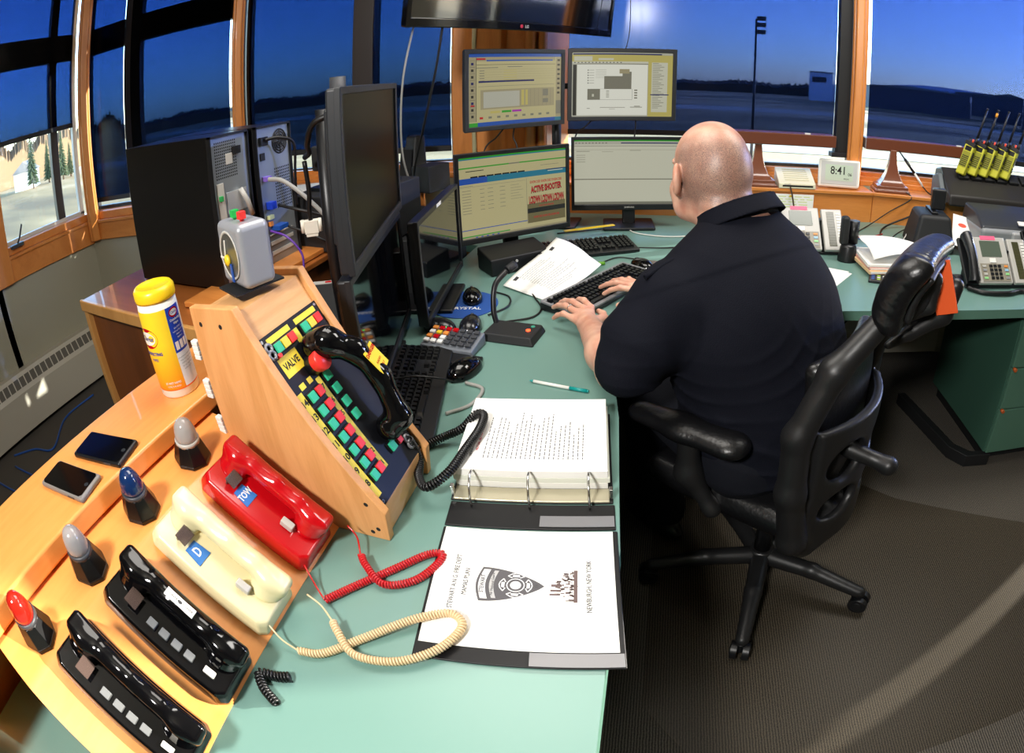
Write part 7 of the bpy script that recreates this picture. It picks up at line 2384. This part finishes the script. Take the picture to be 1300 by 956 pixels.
# upholstered inner back
def cush(p):
    q = (p - cp(0.165, 0, 0.70)) @ CA.T
    q2 = q.copy(); q2[:, 1] -= 0.9 * q[:, 0] ** 2 + 0.35 * (q[:, 2] - 0.0) ** 2
    return rbox(q2, (0, 0, 0), (0.175, 0.024, 0.20), 0.022) * 0.85
sdf_obj('backrest', cush, cp(0.24, 0, 0.70) - 0.30, cp(0.24, 0, 0.70) + 0.30, 0.007, m_leather, chair)
# lumbar knob and lever
def knob(p):
    return chain(p, [cp(0.20, 0.03, 0.63), cp(0.27, 0.02, 0.615), cp(0.305, 0.02, 0.61)], [0.024, 0.020, 0.026], 0.006)
sdf_obj('lumbar_knob', knob, cp(0.25, 0, 0.62) - 0.13, cp(0.25, 0, 0.62) + 0.13, 0.005, m_cplas, chair)
# headrest: puffed leather pad curled over a shell, carried by two brackets
HR = cp(0.270, 0.0, 1.072)
tl = 0.35
ay = -cb * math.cos(tl) + UP * math.sin(tl); az_ = np.cross(cl, ay)
HRA = np.stack([cl, ay, az_])
def hr_sdf(p):
    q = (p - HR) @ HRA.T
    q2 = q.copy(); q2[:, 1] += 3.2 * q[:, 2] ** 2 + 0.6 * q[:, 0] ** 2
    d = rbox(q2, (0, 0.02, 0), (0.145, 0.036, 0.088), 0.035)
    t = np.arctan2(q[:, 2], q[:, 0])
    edge = np.clip(np.hypot(q[:, 0] / 0.145, q[:, 2] / 0.088) - 0.85, 0, 0.35) * np.clip(0.5 + 3 * (q[:, 0] + 0.02), 0, 1)
    d = d + 0.0055 * edge * np.sin(t * 38 + 4 * np.sin(t * 7))
    return d * 0.75
sdf_obj('headrest', hr_sdf, HR - 0.22, HR + 0.22, 0.0045, m_leather, chair)
def hrs(p):
    q = (p - HR) @ HRA.T
    q2 = q.copy(); q2[:, 1] += 3.2 * q[:, 2] ** 2 + 0.6 * q[:, 0] ** 2
    return rbox(q2, (0, -0.022, 0), (0.095, 0.010, 0.056), 0.009) * 0.8
sdf_obj('headrest_shell', hrs, HR - 0.2, HR + 0.2, 0.0045, m_cplas, chair)
def brk(p):
    d = chain(p, [cp(0.25, 0.0, 0.98), cp(0.31, 0.0, 1.02), cp(0.315, 0.0, 1.07)], [0.018, 0.016, 0.016], 0.01)
    d = smin(d, chain(p, [cp(0.23, -0.02, 0.90), cp(0.27, -0.055, 0.93), cp(0.33, -0.08, 0.98), cp(0.35, -0.085, 1.05)], [0.010, 0.018, 0.026, 0.020], 0.012), 0.02)
    return d
sdf_obj('headrest_bracket', brk, cp(0.29, 0, 1.0) - 0.2, cp(0.29, 0, 1.0) + 0.2, 0.005, m_cplas, chair)
bm = BM(); M_ = frame(cp(0.325, -0.05, 1.045), cb, cl, UP) @ Matrix.Rotation(-0.35, 4, 'Y')
lbox(bm, M_, (-0.022, -0.003, -0.055), (0.030, 0.003, 0.065)); obj('orange_cover', bm, mat('orange_fabric', '#e8581c', 0.7), chair, world=True, bevel=0.002, label='bright orange flap behind the headrest')

for i, (pts, m_, lab) in enumerate((([(0.95, 2.62, 0.62), (0.96, 2.64, 0.45), (0.90, 2.66, 0.28), (0.80, 2.70, 0.16)], m_cablek, 'black cable hanging under the right-hand desk behind the operator'),
                                    ([(1.12, 2.60, 0.70), (1.10, 2.62, 0.50), (1.14, 2.66, 0.30), (1.20, 2.70, 0.12)], m_cableb, 'blue cable hanging under the right-hand desk'),
                                    ([(1.16, 2.60, 0.52), (1.24, 2.62, 0.45), (1.36, 2.62, 0.46), (1.42, 2.6, 0.55)], m_cableb, 'blue cable draped behind the chair under the right-hand desk'))):
    cable('hanging_cable', pts, 0.005, m_, label=lab, group='cables under the right-hand desk')
